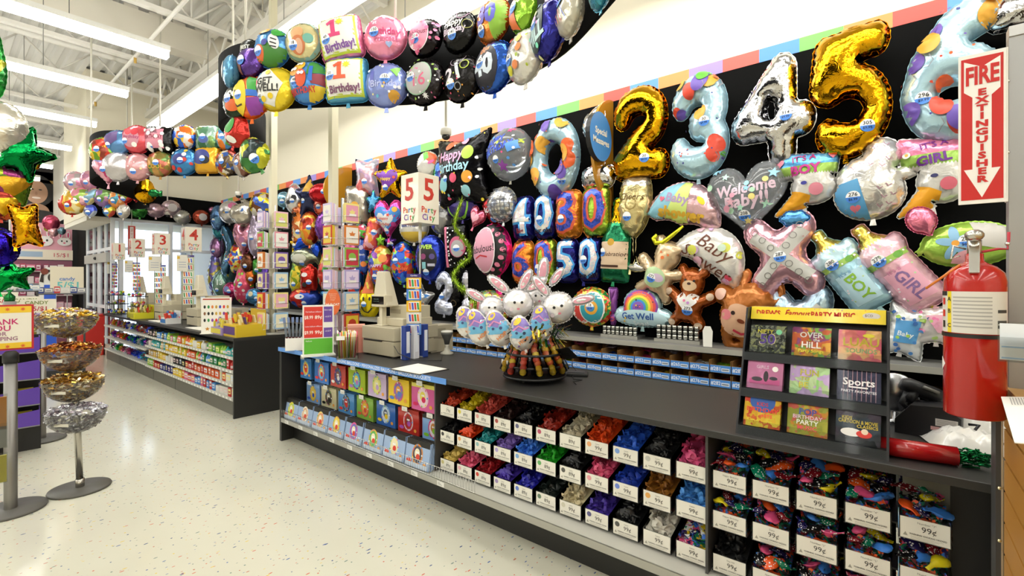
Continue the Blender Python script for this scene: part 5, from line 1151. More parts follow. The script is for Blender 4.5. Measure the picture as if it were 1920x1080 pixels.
W('white winged bird body balloon with blue blanket', s_or(s_ell(-.1, -.3, .85, .62), s_ell(-.3, .15, .62, .42, .3), s_ell(.2, .55, .45, .42), s_cap(.5, .05, .85, .15, .16)), 1562, 264, 1712, 413, mat('e6e4e0', 'foil'), [('p', [(-.98, -.1), (-.35, .02), (-.05, -.9), (-.5, -.95), (-.9, -.6)], '5aa0d0'), ('h', -.4, -.68, .13, 'e87a8a')] + [('l', [(x, y), (x + .06, y - .07), (x + .13, y - .02)], .012, '9a6a80') for x, y in ((.1, -.2), (.3, -.15), (.2, -.4), (.4, -.35), (.1, -.6), (.3, -.55), (.0, .75), (.25, .8), (.3, .45), (.15, .3), (-.5, .3), (-.3, .38), (-.1, .35))], n=36, stk=(-.45, -.4, '276'), puff=.6)
W('white baby shower umbrella balloon with pastel polka dots', DOME, 1265, 428, 1412, 520, WHT, [('t', 'Baby', .0, .2, .75, '6a3a2a', .0, .2, 1.2), ('t', 'Shower', .0, -.45, .7, '6a3a2a', .0, .2, 1.6), ('rd', 13, 5, .14, .2, ['d8d85a', 'd8b0d8', 'c8dcc8', 'e8b8c8']), ('h', .72, -.5, .14, 'e0506a')], size=(142, 95), roll=-36, n=34)
W('pink cross-shaped balloon with silver scroll panels', s_or(s_cap(-.62, -.62, .62, .62, .36, .36), s_cap(-.62, .62, .62, -.62, .36, .36), s_circ(0, 0, .62)), 1403, 405, 1532, 556, mat('ecb4c2', 'foil'), [('r', 0, 0, 1.0, .17, 'c9c7c0', 45), ('r', 0, 0, 1.0, .17, 'c9c7c0', -45)] + [('o', .62 * s * k / 3, .62 * q * k / 3, .1, .02, '77756f') for s in (-1, 1) for q in (-1, 1) for k in (1, 2, 3)], stk=(0, -.02, '287'), n=34, roll=8, puff=.6)
W('pale blue cross-shaped balloon partly hidden by the music rack', s_or(s_cap(-.62, -.62, .62, .62, .36), s_cap(-.62, .62, .62, -.62, .36), s_circ(0, 0, .62)), 1440, 538, 1562, 690, mat('bcd6ea', 'foil'), [('r', 0, 0, .95, .18, 'c4c2bc', 45), ('r', 0, 0, .95, .18, 'c4c2bc', -45)], n=30, roll=4, puff=.6, Y=4.28)
FEED = s_or(s_box(0, -.32, .8, .66, .15), s_box(0, .36, .95, .16, .12), s_poly([(-.62, .48), (.62, .48), (.24, .72), (.3, .97), (-.3, .97), (-.24, .72)]))
for nm, col, top, x0, y0, x1, y1, sz, num, word, ro, wc in (('boy', 'a9d4e4', 'c4e2ec', 1523, 428, 1645, 580, (86, 176), '280', 'BOY', 34, '8ab83a'), ('girl', 'f0bccb', 'f3c8d4', 1605, 413, 1741, 582, (92, 192), '279', 'GIRL', 36, '8a6a9a')):
    W('%s baby feeding bottle balloon with its teat to the top' % ('light blue boy' if nm == 'boy' else 'pale pink girl'), FEED, x0, y0, x1, y1, mat(col, 'print'), [('r', 0, .12, .82, .12, '9cc25a'), ('e', .4, .12, .16, .14, '6aa83a'), ('e', -.2, .12, .14, .12, 'c89ac0'), ('r', -.0, -.45, .5, .7, 'b9dbe8' if nm == 'boy' else 'e9a9bd'), ('t', "it's a", -.1, -.1, .26, '6a9ab8' if nm == 'boy' else 'c07a98'), ('t', word, .0, -.45, .6, wc, .02, 0, 1.3, -82), ('rd', 26, 3, .03, .04, ['e8f0f0', 'f6e8ee', 'b8d0a0'])], region=[(lambda U, Q: .53 - Q, mat('e6cd5c', 'foil')), (lambda U, Q: np.maximum(.2 - Q, Q - .53), mat(top, 'print'))], size=sz, roll=ro, stk=(-.25, .18, num), n=36, puff=.6)
W('green baby carriage balloon with blue flower behind the extinguisher', s_or(s_ell(.1, -.1, .9, .75), s_poly([(-1, -.35), (-.3, .5), (-.2, -.3)])), 1708, 402, 1900, 505, mat('a4cc52', 'print'), [('p', [(.1, .9), (1, .7), (1, -.5), (.3, -.2)], 'c9c4bd')] + [('e', -.15 + .16 * math.cos(a), -.05 + .3 * math.sin(a), .28, .13, '86b4d4', math.degrees(a)) for a in [k * 1.257 + .4 for k in range(5)]] + [('c', -.15, -.05, .1, 'e8a03a'), ('c', .05, -.7, .4, 'e8a8b0')], n=34, stk=(.06, -.02, '283'), roll=4)
W('small gold curled hook balloon below the girl bottle', s_path(arc(.1, .2, .5, .5, 20, 230, 10) + [(-.5, -.7)], .28), 1738, 538, 1772, 578, mat('b8a830', 'foil'), tail=False)
W('white star balloon with pink dots half hidden by the extinguisher', 'star4', 1710, 568, 1795, 650, mat('efe9e6', 'print'), [('p', [(-.4, .4), (.9, .5), (.9, -.4), (.1, -.3)], 'f0b0c4'), ('rd', 30, 12, .07, .1, ['e87aa8', 'b8d87a', 'e8a0bc'])], n=30)
W('white star balloon with blue dots beside the music rack', 'star4', 1655, 566, 1742, 674, mat('e9ecec', 'print'), [('p', [(-.5, .3), (.5, .4), (.5, -.35), (-.4, -.4)], '5aa0d8'), ('t', 'Baby', .0, -.1, .34, 'e8f0f4'), ('rd', 30, 13, .07, .1, ['4a8ad0', 'a8d05a', '3a6ab0'])], n=30, roll=-12)
W('cream teddy bear balloon with green tummy patch', 'bear', 1192, 449, 1292, 561, mat('d6bd98', 'print'), [('e', -.05, -.28, .4, .36, 'b9d3a2'), ('e', .1, -.25, .2, .14, 'd8c0d8'), ('c', .0, .38, .06, 'e8763a'), ('c', -.12, .52, .04, 'd8703a'), ('c', .14, .5, .04, 'd8703a')], n=40, roll=-22, stk=(-.1, -.32, '272'), puff=.75, tail=False)
W('brown teddy bear balloon with white heart tummy', 'bear', 1247, 500, 1341, 614, mat('a3531c', 'print'), [('h', .0, -.15, .4, 'e8e6e0'), ('e', .02, .36, .26, .2, 'd8b890'), ('e', .02, .42, .07, .05, '3a1a10'), ('c', -.14, .52, .045, '1a1010'), ('c', .18, .52, .045, '1a1010'), ('c', -.05, -.1, .05, 'e87aa0'), ('c', .1, -.15, .05, 'c88ad0')] + [('c', x, y, .13, 'cdb49a') for x, y in ((-.78, .1), (.78, .1), (-.5, -.82), (.5, -.82))], n=40, roll=-8, stk=(.1, -.38, '273'), puff=.75, tail=False)
W('brown monkey balloon with pink cheeks and curled tail', s_or(s_ell(.15, .3, .62, .42), s_ell(-.1, -.2, .62, .5, -.5), s_circ(-.6, .45, .26), s_cap(-.05, .6, .05, .95, .12), s_path(arc(.6, .5, .34, .34, 150, -60, 8), .09), s_cap(-.5, -.5, -.45, -.75, .16), s_cap(-.45, -.88, .1, -.8, .11)), 1332, 515, 1462, 655, mat('b0682a', 'print'), [('e', -.12, -.25, .5, .4, 'dcae8c', -25), ('e', .02, .0, .36, .24, 'dcae8c', -25), ('c', -.4, -.05, .16, 'e8868c'), ('c', -.18, .0, .06, '2a1208'), ('c', .22, -.28, .06, '2a1208'), ('e', .02, -.2, .1, .06, '7a3a20', -25), ('l', [(-.2, -.42), (.0, -.52), (.18, -.5)], .035, 'd0324a'), ('e', -.6, .45, .17, .17, 'dcae9a')], n=44, stk=(.3, -.05), puff=.8, tail=False)
W('rainbow over a pale blue get well soon cloud balloon', s_or(s_ell(0, .2, .62, .75), s_ell(0, -.4, .98, .5), s_circ(-.6, -.25, .3), s_circ(.6, -.3, .3)), 1150, 541, 1260, 614, mat('bfe2ea', 'print'), [('e', 0, .05, r_, r_ * .98, c_) for r_, c_ in ((.86, '8a4aa8'), (.78, 'e0464a'), (.68, 'f0863a'), (.58, 'f0d83a'), (.48, '7ac04a'), (.38, '3a8ad8'), (.28, '8a5ab8'))] + [('e', 0, -.55, 1.3, .5, 'c6e4ec'), ('t', 'Get Well', -.05, -.38, .42, '3a62a8', .03), ('t', 'Soon!', .05, -.72, .32, 'f2fafc', .02)] + [('rd', 8, 3, .03, .05, ['e85a8a', 'f0c03a', '3a3a4a'])], n=36, stk=(.0, .0, '223'))
W('round teal and orange lettered balloon beside the rabbits', 'round', 1072, 540, 1148, 610, cells(['e8d84a', 'd8402c', '3a9a4a', 'e8843a'], 26), [('e', -.3, -.1, .62, .74, 'f2f2ea'), ('e', -.3, -.1, .56, .68, 'd8443a'), ('e', .2, -.02, .66, .78, 'f2f2ea'), ('e', .2, -.02, .6, .72, '3aa2b2'), ('o', .2, -.02, .34, .14, 'e8a83a')], stk=(.15, .02, '18'))
W('purple exclamation mark balloon at the end of the lettered balloon', s_or(s_poly([(-.75, .97), (.75, .97), (.4, -.4), (-.4, -.4)]), s_circ(0, -.75, .4)), 1138, 541, 1162, 604, mat('8a4a9a', 'print'), [('o', 0, -.75, .3, .1, 'd84a3a'), ('l', [(-.5, .9), (-.25, -.3)], .08, 'f4ece4')], tail=False)
W('striped lettered balloon half hidden behind the rabbits', 'round', 876, 546, 958, 606, cells(['e8d84a', 'd8402c', 'b8d04a', 'e0b0c0', '8ac0a0'], 30), [('e', -.1, 0, .5, .6, 'd8546a')])
# dense balloons beyond the card spinners
def D(label, shape, x0, y0, x1, y1, base, items=(), yaw=None, **k):
    k.setdefault('Y', 4.14 + RND.uniform(-.06, .12)); k.setdefault('n', 20); k.setdefault('stk', (RND.uniform(-.3, .3), RND.uniform(-.5, .1))); k.setdefault('puff', .55); k.setdefault('grow', 1.3)
    return W(label, shape, x0, y0, x1, y1, base, items, yaw, **k)
F = lambda c: mat(c, 'foil')
D('white and pink flower-bow face balloon at the wall corner', 'round', 414, 381, 447, 414, F('d9d4d6'), [('c', .4, .5, .3, 'd86a9a'), ('e', -.2, -.1, .1, .06, 'e0b03a')])
D('large plain pearl silver balloon near the wall corner', 'fish', 436, 370, 476, 430, F('cfc8bc'), roll=60)
D('round denim blue balloon nearest the wall corner', 'round', 397, 390, 420, 427, F('5a80b0'), [('c', .2, -.2, .4, '6a9ac0')])
D('rose pink pig-shaped balloon', 'heart', 441, 418, 476, 482, F('d890a8'), [('c', 0, 0, .25, 'b0709a')])
D('tall slate blue crescent balloon', 'banana', 413, 438, 436, 500, F('47708f'), [('rd', 12, 2, .1, .14, ['e8843a', '8ac0d8'])])
D('small round mauve balloon over the entrance side', 'round', 396, 449, 417, 480, F('a87aa8'))
D('long teal green leaf balloon', 'egg', 418, 472, 442, 526, F('6aa0a0'), [('p', [(-.2, .5), (.3, .3), (.2, -.6), (-.2, -.4)], 'c8b83a')])
D('yellow and red butterfly balloon', 'flower', 430, 463, 461, 508, cells(['f0d03a', 'd8442c', '3a5ac0', 'f0e08a'], 18))
D('oval violet and yellow balloon beside the doors', 'egg', 391, 483, 415, 540, cells(['7a6aa8', 'b8a84a', '6a7ab8'], 10))
D('silvery green thirteen balloon', 'round', 402, 511, 433, 554, F('8fb0a0'), [('t', '13', 0, .1, .7, 'e8f4f0', .04)])
D('magenta fish balloon low on the wall', 'fish', 421, 526, 451, 563, F('c03a70'), [('c', -.4, .1, .3, '7a8ac8')])
D('pink balloon with green and white spots', 'egg', 441, 504, 472, 561, dots([F and 'd84a6a', '8ac03a', 'f2f2e8', 'e88aa0'], 12, .4))
D('small dark brown round balloon', 'round', 454, 479, 476, 508, F('6a3f28'))
D('small orange balloon under the brown one', 'round', 462, 504, 478, 530, F('d8702a'))
D('light blue dolphin balloon low by the card spinner', 'fish', 464, 538, 494, 573, F('5a9ac8'), [('c', -.3, .2, .25, 'e8d8b0')])
D('iridescent lilac balloon beside the spinner', 'egg', 467, 407, 492, 472, F('c0b0c8'))
D('yellow and brown banded balloon high by the cream pole', 'round', 472, 366, 512, 404, cells(['e8d02a', '7a4a2a', 'e8e0d0', '4a6ac0'], 12))
D('small sky blue round balloon right of the cream pole', 'round', 521, 363, 543, 386, F('8ab8d0'))
D('white princess balloon with black eye spots', 'egg', 538, 350, 566, 394, F('dad8d8'), [('t', 'PRINCESS', 0, .7, .4, 'c83a3a', .02), ('c', .2, .0, .28, '1a1a1c'), ('c', -.4, -.3, .2, '2a2a2c')])
D('navy and gold peaked balloon touching the colour band', 'star', 556, 336, 604, 404, F('3a3f62'), [('p', [(-.3, .2), (.2, .95), (.3, .2)], 'd8a83a')])
D('wide red cap balloon above the card spinner', 'round', 584, 348, 624, 376, F('c8202a'))
D('orange striped tiger balloon beside the flame balloon', 'mug', 549, 386, 577, 450, cells(['d8782a', 'a8501a', 'f0d8a0', '3a2010'], 10))
D('flame red and orange round balloon', 'round', 565, 404, 596, 454, cells(['c8402a', 'e8842a', 'd8b03a', '8a2a1a'], 10))
D('grey green fish balloon', 'fish', 550, 460, 596, 504, F('9a9f86'), [('e', -.3, -.1, .5, .3, 'd0d0c0')])
D('shiny cobalt blue curved balloon', 'banana', 560, 446, 598, 480, F('1a4ac8'), roll=70)
D('tall yellow green caterpillar balloon', 'egg', 546, 486, 575, 548, cells(['d8c02a', '8aa82a', 'e8d84a', '5a8a2a'], 10))
D('red racing car balloon', 'mug', 565, 500, 597, 541, F('c02a1f'), [('e', -.3, .2, .3, .2, 'e8e8e8'), ('c', -.3, -.5, .22, '2a2a2a')])
D('blue and red car balloon low on the wall', s_ell(0, 0, .97, .8), 548, 540, 597, 576, cells(['2a4ab0', 'c8322a', '3a5ac8', 'd8843a'], 6), [('e', -.2, .1, .4, .2, 'f0f0f0'), ('c', -.1, .1, .08, '2a6ac0')])
D('yellow pointed star balloon behind the spinner', 'star', 545, 446, 566, 470, F('e0b82a'))
D('tall dark pink balloon behind the second card spinner', 'egg', 644, 436, 672, 512, F('c85a86'))
D('red white and blue boxy balloon beside the smiley', 'square', 655, 508, 678, 578, cells(['c8362a', '2a5a9a', 'f0ece0'], 7, distort=False))
D('silvery see-through balloon beside the blue star', 'pillow', 652, 356, 690, 412, F('b8b0a2'), [('c', .0, -.1, .3, 'd8a03a')])
D('green elf-like balloon between the spinners', 'egg', 600, 470, 640, 540, cells(['3a8a3a', 'c83a2a', 'e8d03a'], 9))
D('purple round balloon between the spinners', 'round', 596, 400, 640, 450, F('7a3a9a'))
SM = s_or(s_ell(0, -.35, .95, .62), s_poly([(-.55, .05), (.55, .05), (.0, .98)]))
W('yellow smiley balloon wearing an orange party hat', SM, 672, 504, 712, 596, F('e8d01a'), [('e', -.3, -.2, .09, .16, '1a1408'), ('e', .25, -.2, .09, .16, '1a1408'), ('l', [(-.5, -.5), (-.25, -.68), (.1, -.72), (.45, -.55)], .05, '1a1408'), ('p', [(-.55, .0), (.55, .0), (.0, .95)], 'e0703a'), ('r', .0, .3, .08, .3, 'e8d84a', 20)], yaw=None, n=30, stk=(-.25, -.4))
# projecting half disc signs and the special messages plaque
def halfdisc(x, yw, z, a, b, label, plaque):
    t = thing('projecting_sign', label, 'sign', (x, yw, z), 0); n = 24
    poly = [(a * math.cos(PI / 2 + PI * i / n), b * math.sin(PI / 2 + PI * i / n)) for i in range(n + 1)]
    m = MB(); m.prism(poly, .03, mat('c48a26', 'gloss'), TF((0, 0, 0), (0, 1, 0))); m.build('half_disc', t)
    if plaque:
        c = [(-.36 + .215 * math.cos(2 * PI * i / 30), .0 + .235 * math.sin(2 * PI * i / 30)) for i in range(30)]
        m = MB(); m.prism(c, .05, 'blue' and '4a90d8', TF((.055, 0, .08), (0, 1, 0)), '1a1a1c'); m.build('plaque', t)
        m = MB(); [m.text(s, .085, 'f4f0e0', TF((.057, -.36, .08 + dz), (0, 1, 0)), bold=.03, fit=.36) for s, dz in (('Special', .045), ('Messages', -.05))]; m.build('lettering', t)
p = onY(1150, 288, 4.42); halfdisc(p.x, 4.42, p.z, .42, .54, 'golden half disc sign with blue special messages plaque', True)
p = onY(660, 362, 4.42); halfdisc(p.x, 4.42, p.z, .5, .42, 'golden half disc sign behind the second card spinner', False)
# green tinsel spiral
m = MB(); r = random.Random(1)
pp = [atD(*q, 4.35 - .1 * math.sin(i * .9)) for i, q in enumerate(((866, 376), (856, 402), (852, 424), (868, 448), (882, 468), (880, 484), (860, 500), (849, 518), (858, 535), (876, 548), (892, 566), (890, 586)))]
P2 = []
for i in range(len(pp) - 1):
    for k in range(7): P2.append(pp[i].lerp(pp[i + 1], k / 7))
TIN = mat('a8c83a', 'foil')
for p in P2:
    for k in range(22):
        d = V((r.gauss(0, 1), r.gauss(0, 1), r.gauss(0, 1))).normalized(); e = d.cross(V((0, 0, 1))).normalized() * .004; q = p + d * .055
        m.add([p - e, p + e, q], [(0, 1, 2)], TIN)
m.tube(P2, .012, TIN, 6); tag(m.build('tinsel_garland'), 'lime green tinsel garland twisting down past the mirror balloon', 'garland')
for lab, sh, x0, y0, x1, y1, b in (('turquoise round balloon by the wall corner colour band', 'round', 400, 415, 424, 446, '3a90a0'), ('pale gold star balloon among the wall corner balloons', 'star', 424, 436, 450, 466, 'c8b070'), ('crimson heart balloon among the wall corner balloons', 'heart', 478, 446, 500, 478, 'a82030'), ('silver lilac fish balloon low by the wall corner', 'fish', 396, 536, 420, 560, 'a8a0b8'), ('bright green frog balloon beside the first spinner', 'mug', 474, 484, 498, 514, '4a9a3a'), ('royal purple egg balloon beside the first spinner', 'egg', 488, 500, 510, 540, '5a3a9a'), ('white silver round balloon under the yellow banded one', 'round', 488, 392, 512, 424, 'd0cccc'), ('coral round balloon under the navy peaked one', 'round', 590, 372, 616, 402, 'd8705a'), ('bronze round balloon next to the flame balloon', 'round', 586, 430, 606, 460, '8a5a30'), ('sky blue star balloon under the card spinner gap', 'star', 600, 536, 640, 574, '4a90d0'), ('dark green round balloon behind the second spinner', 'round', 612, 440, 642, 474, '1f6a3a'), ('pale rose round balloon above the tall pink one', 'round', 652, 404, 676, 436, 'd8a0ac'), ('violet star balloon above the party balloons', 'star', 722, 442, 742, 464, '7a4ab0'), ('orange round balloon half behind the blue present', 'round', 684, 470, 700, 500, 'e07a2a')):
    D(lab, sh, x0, y0, x1, y1, F(b), Y=4.32, grow=1.15)
# ---------------------------------------------------------------- the winding black valance over the tills and its balloons
PATHP = [(-.35, 1.75), (-.8, 2.1), (-1.3, 2.47), (-1.9, 2.82), (-2.6, 2.92), (-3.3, 2.75), (-3.9, 2.35), (-4.5, 1.97), (-5.0, 1.8), (-5.45, 1.88), (-5.9, 2.25), (-6.5, 2.75), (-7.2, 3.0), (-7.9, 2.75), (-8.6, 2.15), (-9.1, 1.66), (-9.5, 1.52), (-9.95, 1.62), (-10.4, 2.05), (-11.0, 2.55), (-11.6, 2.6), (-12.2, 2.2), (-12.65, 1.75)]
def smooth(P, n=6):
    o = []
    for i in range(len(P) - 1):
        p0, p1, p2, p3 = [V((*P[max(0, min(len(P) - 1, i + k))], 0)) for k in (-1, 0, 1, 2)]
        for j in range(n):
            t = j / n; o.append(.5 * ((2 * p1) + (p2 - p0) * t + (2 * p0 - 5 * p1 + 4 * p2 - p3) * t * t + (3 * p1 - p0 - 3 * p2 + p3) * t ** 3))
    o.append(V((*P[-1], 0))); return o
PT = smooth(PATHP)
def zb(i): x = PT[i].x; return 3.2 if x > -9.2 else 3.2 - .16 * min(1, (-9.2 - x) / 2)
vt = thing('balloon_valance', 'winding black fabric valance hung from the ceiling above the tills', 'valance', (0, 0, 0))
m = MB(); n = len(PT); vs = []
for i, p in enumerate(PT):
    t = (PT[min(i + 1, n - 1)] - PT[max(0, i - 1)]).normalized(); nn = V((-t.y, t.x, 0)) * .012; z0, z1 = zb(i), zb(i) + .66
    vs += [p + nn + V((0, 0, z0)), p + nn + V((0, 0, z1)), p - nn + V((0, 0, z1)), p - nn + V((0, 0, z0))]
m.add(vs, [(4 * i + a, 4 * i + b, 4 * i + 4 + b, 4 * i + 4 + a) for i in range(n - 1) for a, b in ((0, 1), (1, 2), (2, 3), (3, 0))] + [(0, 3, 2, 1)], mat('0c0c0d', 'matte'), True); m.build('fabric_band', vt)
m = MB(); [m.cyl((PT[i].x, PT[i].y, zb(i) + .66), (PT[i].x, PT[i].y, 5.9), .012, 'd8d4c6', 8) for i in range(6, n - 4, 13)]; m.build('hanger_rod', vt)['kind'] = 'stuff'
def onpath(px, py, lo, hi, off=.125):
    d = ray(px, py); best = None
    for i in range(n - 1):
        a, b = PT[i], PT[i + 1]
        if not (lo <= a.x <= hi): continue
        t = (b - a).normalized(); nn = V((-t.y, t.x, 0)); a2, b2 = a + nn * off, b + nn * off; e = b2 - a2; den = d.x * e.y - d.y * e.x
        if abs(den) < 1e-9: continue
        s = (a2.x * e.y - a2.y * e.x) / den; u = (a2.x * d.y - a2.y * d.x) / den
        if -.05 <= u <= 1.05 and s > 0 and (best is None or s < best[0]): best = (s, nn)
    if best is None:
        k = min((i for i in range(n - 1) if lo <= PT[i].x <= hi), key=lambda i: abs(math.atan2(PT[i].x, PT[i].y) - math.atan2(d.x, d.y))); t = (PT[k + 1] - PT[k]).normalized(); nn = V((-t.y, t.x, 0)); q = PT[k] + nn * off; s = (q.x * d.x + q.y * d.y) / (d.x ** 2 + d.y ** 2); best = (s, nn)
    s, nn = best; return V((d.x * s, d.y * s, EYE + d.z * s)), math.atan2(nn.x, -nn.y)
def O(label, shape, x0, y0, x1, y1, base, items=(), sec=0, roll=0, stk=(0, 0), n=24, yaw=None, asp=1.0, puff=.55, **k):
    cx, cy = (x0 + x1) / 2, (y0 + y1) / 2; lo, hi = ((-5.4, 0), (-9.45, -6.2), (-12.7, -10.6))[sec]
    p, yw = onpath(cx, cy, lo, hi); h = (y1 - y0) * depth(p) / FPX * (1.0 if sec == 0 else 1.06); h = min(h, .52) if sec == 0 else h
    return balloon('foil_balloon', label, shape, face(p, yw if yaw is None else yaw, math.radians(roll)), h * asp, h, asmat(base), list(items), puff, n, stk, None, 'balloons along the overhead valance', True)
F = lambda c: mat(c, 'foil'); G = lambda c: mat(c, 'print')
def BD(c1, txt, sc=.5): return [('t', txt, .0, 0, sc, c1, .02)]
O('blue and orange zoo animals balloon', 'round', 481, 55, 543, 130, G('4a8ac8'), [('p', [(-1, -.1), (0, .1), (.9, -.2), (.6, -1), (-.6, -1)], '3a7a2a'), ('e', -.45, -.35, .3, .4, 'd8642a'), ('e', .35, .15, .24, .4, 'e8e8e8', 20), ('l', [(.2, .3), (.5, .2)], .03, '1a1a1a'), ('l', [(.2, .1), (.5, .0)], .03, '1a1a1a'), ('l', [(.2, -.1), (.5, -.15)], .03, '1a1a1a'), ('c', -.1, .1, .16, '2a2a8a'), ('e', -.3, .75, .4, .15, 'e0a03a'), ('e', .5, .65, .3, .25, '3a9a3a')], stk=(-.5, -.25))
O('purple balloon in the turn of the valance', 'round', 446, 88, 496, 148, F('5a3a8a'), [('p', [(-1, .3), (-.3, .2), (-.4, -.8), (-.8, -.6)], '8a5a4a')], stk=(-.3, 0))
O('black and white lettered balloon peeking above the purple one', 'round', 447, 74, 486, 112, F('2a2c2a'), [('t', 'BEST', 0, 0, .5, 'e8e8e0', .03)], stk=None)
O('cream and teal angel balloon', 'round', 537, 44, 604, 119, G('d8cc98'), [('o', 0, 0, .95, .1, '8ab0a0'), ('e', -.1, .3, .32, .3, 'd8a878'), ('e', -.05, -.3, .36, .45, 'c8784a'), ('c', .45, .0, .24, '6aa898'), ('e', .0, -.35, .2, .34, 'd8a888')], stk=(-.3, -.3, '18'))
sq = [('r', 0, 0, .82, .82, 'b8c83a'), ('r', 0, 0, .74, .74, 'e4e2da')]
O('pink square first birthday balloon', 'square', 597, 32, 684, 118, G('e889ae'), sq + [('r', -.1, .3, .1, .36, 'd8487c'), ('r', -.1, -.04, .28, .08, 'd8487c'), ('r', -.24, .52, .13, .07, 'd8487c', 30), ('s', .2, .5, .2, 'e8dc3a', 8), ('t', 'Birthday!', .05, -.5, .42, '7a4a9a', .03, 0, 1.3, 4)], roll=10, stk=(-.5, -.12, '49'))
O('blue square first birthday balloon', 'square', 610, 110, 692, 195, G('5aa8cc'), sq + [('r', -.1, .3, .1, .36, 'e0603a'), ('r', -.1, -.04, .28, .08, 'e0603a'), ('r', -.24, .52, .13, .07, 'e0603a', 30), ('s', .2, .5, .2, 'e8dc3a', 8), ('t', 'Birthday!', .05, -.5, .42, '7a4a6a', .03, 0, 1.3, 2)], roll=3, stk=(-.55, .1, '50'))
O('round pink birthday princess balloon', 'round', 686, 30, 760, 114, G('ee95b2'), [('t', '1', -.6, .25, .7, 'e0608c', .04), ('t', 'st', -.35, .5, .28, 'f8d8e4'), ('t', 'Birthday', .1, .05, .4, 'c03a70', .02), ('t', 'Princess', .15, -.25, .32, 'd06a94'), ('l', [(-.4, .75), (0, .85), (.5, .65)], .05, 'f8e0e8'), ('h', .3, -.5, .14, '9ab0d8')], stk=(-.35, .05, '150'))
O('round lavender blue first birthday balloon', 'round', 690, 118, 760, 204, G('8a9ada'), [('t', '1', -.5, .1, 1.0, '6a70c0', .04), ('t', 'Birthday', .1, -.1, .4, 'b8c0e8', .02), ('p', [(.3, .5), (.7, .7), (.6, .2)], '8ad05a'), ('c', .45, -.6, .24, 'd8a03a'), ('rd', 14, 2, .04, .07, ['e8a03a', 'e8e0a0', '6ab8d8', 'f0f0f4'])], stk=(.1, .1, '155'))
O('yellow and white get well balloon with smiling faces', 'round', 485, 127, 552, 210, G('e8cc2a'), [('p', [(-.95, .1), (-.2, .9), (.6, .1), (.1, -.85), (-.6, -.6)], 'e8e6de'), ('p', [(-.95, .2), (-.75, .7), (-.4, .9), (-.7, .3)], '6ab0d8'), ('p', [(-.98, .0), (-.95, -.3), (-.6, .2), (-.75, .4)], 'e8809a'), ('t', 'GET', -.25, .2, .42, '1a1a14', .03), ('t', 'WELL!', -.15, -.12, .42, '1a1a14', .03), ('c', -.1, .6, .12, 'e8c82a'), ('c', .05, -.45, .12, 'e8c82a'), ('c', -.3, -.55, .12, 'e8c82a')], stk=(-.5, -.5, '40'))
O('multicoloured first birthday balloon with furry faces', 'round', 544, 115, 618, 198, G('4a8ad0'), [('p', [(.1, .2), (.98, .3), (.8, .8), (.2, .98)], '3a8a3a'), ('p', [(.2, .2), (.98, .25), (.95, -.3), (.3, -.2)], '8a2a3a'), ('p', [(.3, -.3), (.95, -.3), (.6, -.95), (.1, -.9)], 'd8b82a'), ('e', -.25, .65, .26, .22, 'e8b82a'), ('e', -.5, .4, .24, .24, 'd89a3a'), ('e', -.15, .05, .26, .4, 'd8542a'), ('t', '1', .3, .2, .9, '2a6ac8', .04), ('t', 'BIRTHDAY', -.1, -.5, .36, 'c83a2a', .03, 0, 1.2, 6)] + [('c', x, y, .08, 'f4f4f0') for x, y in ((-.32, .72), (-.16, .72), (-.58, .46), (-.42, .46), (-.22, .25), (-.06, .25))], stk=(-.45, -.1, '48'))
O('pink fabulous balloon with black polka edge', 'round', 764, 36, 833, 110, F('1a1518'), [('rd', 34, 5, .06, .1, ['e8709a', 'f08ab0']), ('e', -.22, .05, .66, .76, 'f2e8e8'), ('e', -.22, .05, .62, .72, 'ee9ab4'), ('t', 'fabulous!', -.2, .12, .36, '6a2a4a', .0, .2, 1.1)], stk=(-.3, -.15, '214'))
O('silver sixteen balloon with black dotted edge', 'round', 765, 112, 832, 200, F('242022'), [('rd', 30, 6, .03, .06, ['d8709a', '9ac84a', 'e8e8e8']), ('e', -.12, .08, .66, .72, '9ac0a0'), ('e', -.12, .08, .62, .68, 'b4b2b0'), ('t', '16', -.08, -.05, .75, 'd86a8a', .01), ('s', .2, -.68, .14, 'e8e8e8', 8)], stk=(-.45, .15, '141'))
O('black happy birthday balloon with silver swirls', 'round', 832, 23, 895, 102, F('1c1c1c'), [('t', 'Happy', -.1, .3, .42, 'd8d8d0', .03), ('t', 'Birthday', -.05, -.05, .4, 'd8c8d8', .03, 0, 1.3), ('o', .35, .7, .3, .03, '9a6a8a'), ('o', -.4, .65, .24, .03, '8a8a80'), ('o', .65, .1, .22, .03, '9a9a4a')], stk=(-.1, -.25, '141'))
O('black twenty-one balloon with silver digits and rings', 'round', 836, 105, 899, 194, F('1c1a1a'), [('t', '2', -.35, .0, .9, 'd8d0d8', .03), ('t', '1', .1, .15, 1.0, 'd8e8e8', .03, 0, 1, 15), ('o', .4, .4, .2, .04, 'a8b83a'), ('o', .1, -.45, .16, .04, '9a9a9a'), ('o', 0, .75, .36, .03, '9a8a9a'), ('rd', 20, 7, .02, .04, ['d84a6a', 'a8b83a', 'e8a03a'])], stk=(-.25, -.3))
O('orange and green thirty balloon', 'round', 892, -2, 960, 84, F('d8803a'), [('p', [(.1, .98), (.98, .4), (.98, -.6), (.2, -.98)], '8aba3a'), ('t', '3', -.3, .15, 1.1, '5a4aa8', .05), ('t', '0', .25, .1, 1.1, '5a5ac0', .05)], stk=(-.35, -.45, '145'))
O('green and orange milestone balloon next to the thirty', 'round', 950, -14, 1014, 62, F('8aba3a'), [('p', [(-.98, .3), (-.2, .9), (0, -.9), (-.8, -.6)], 'd8703a'), ('t', '2', -.4, .2, .9, '5a4ab0', .05)], stk=(-.2, .2, '147'))
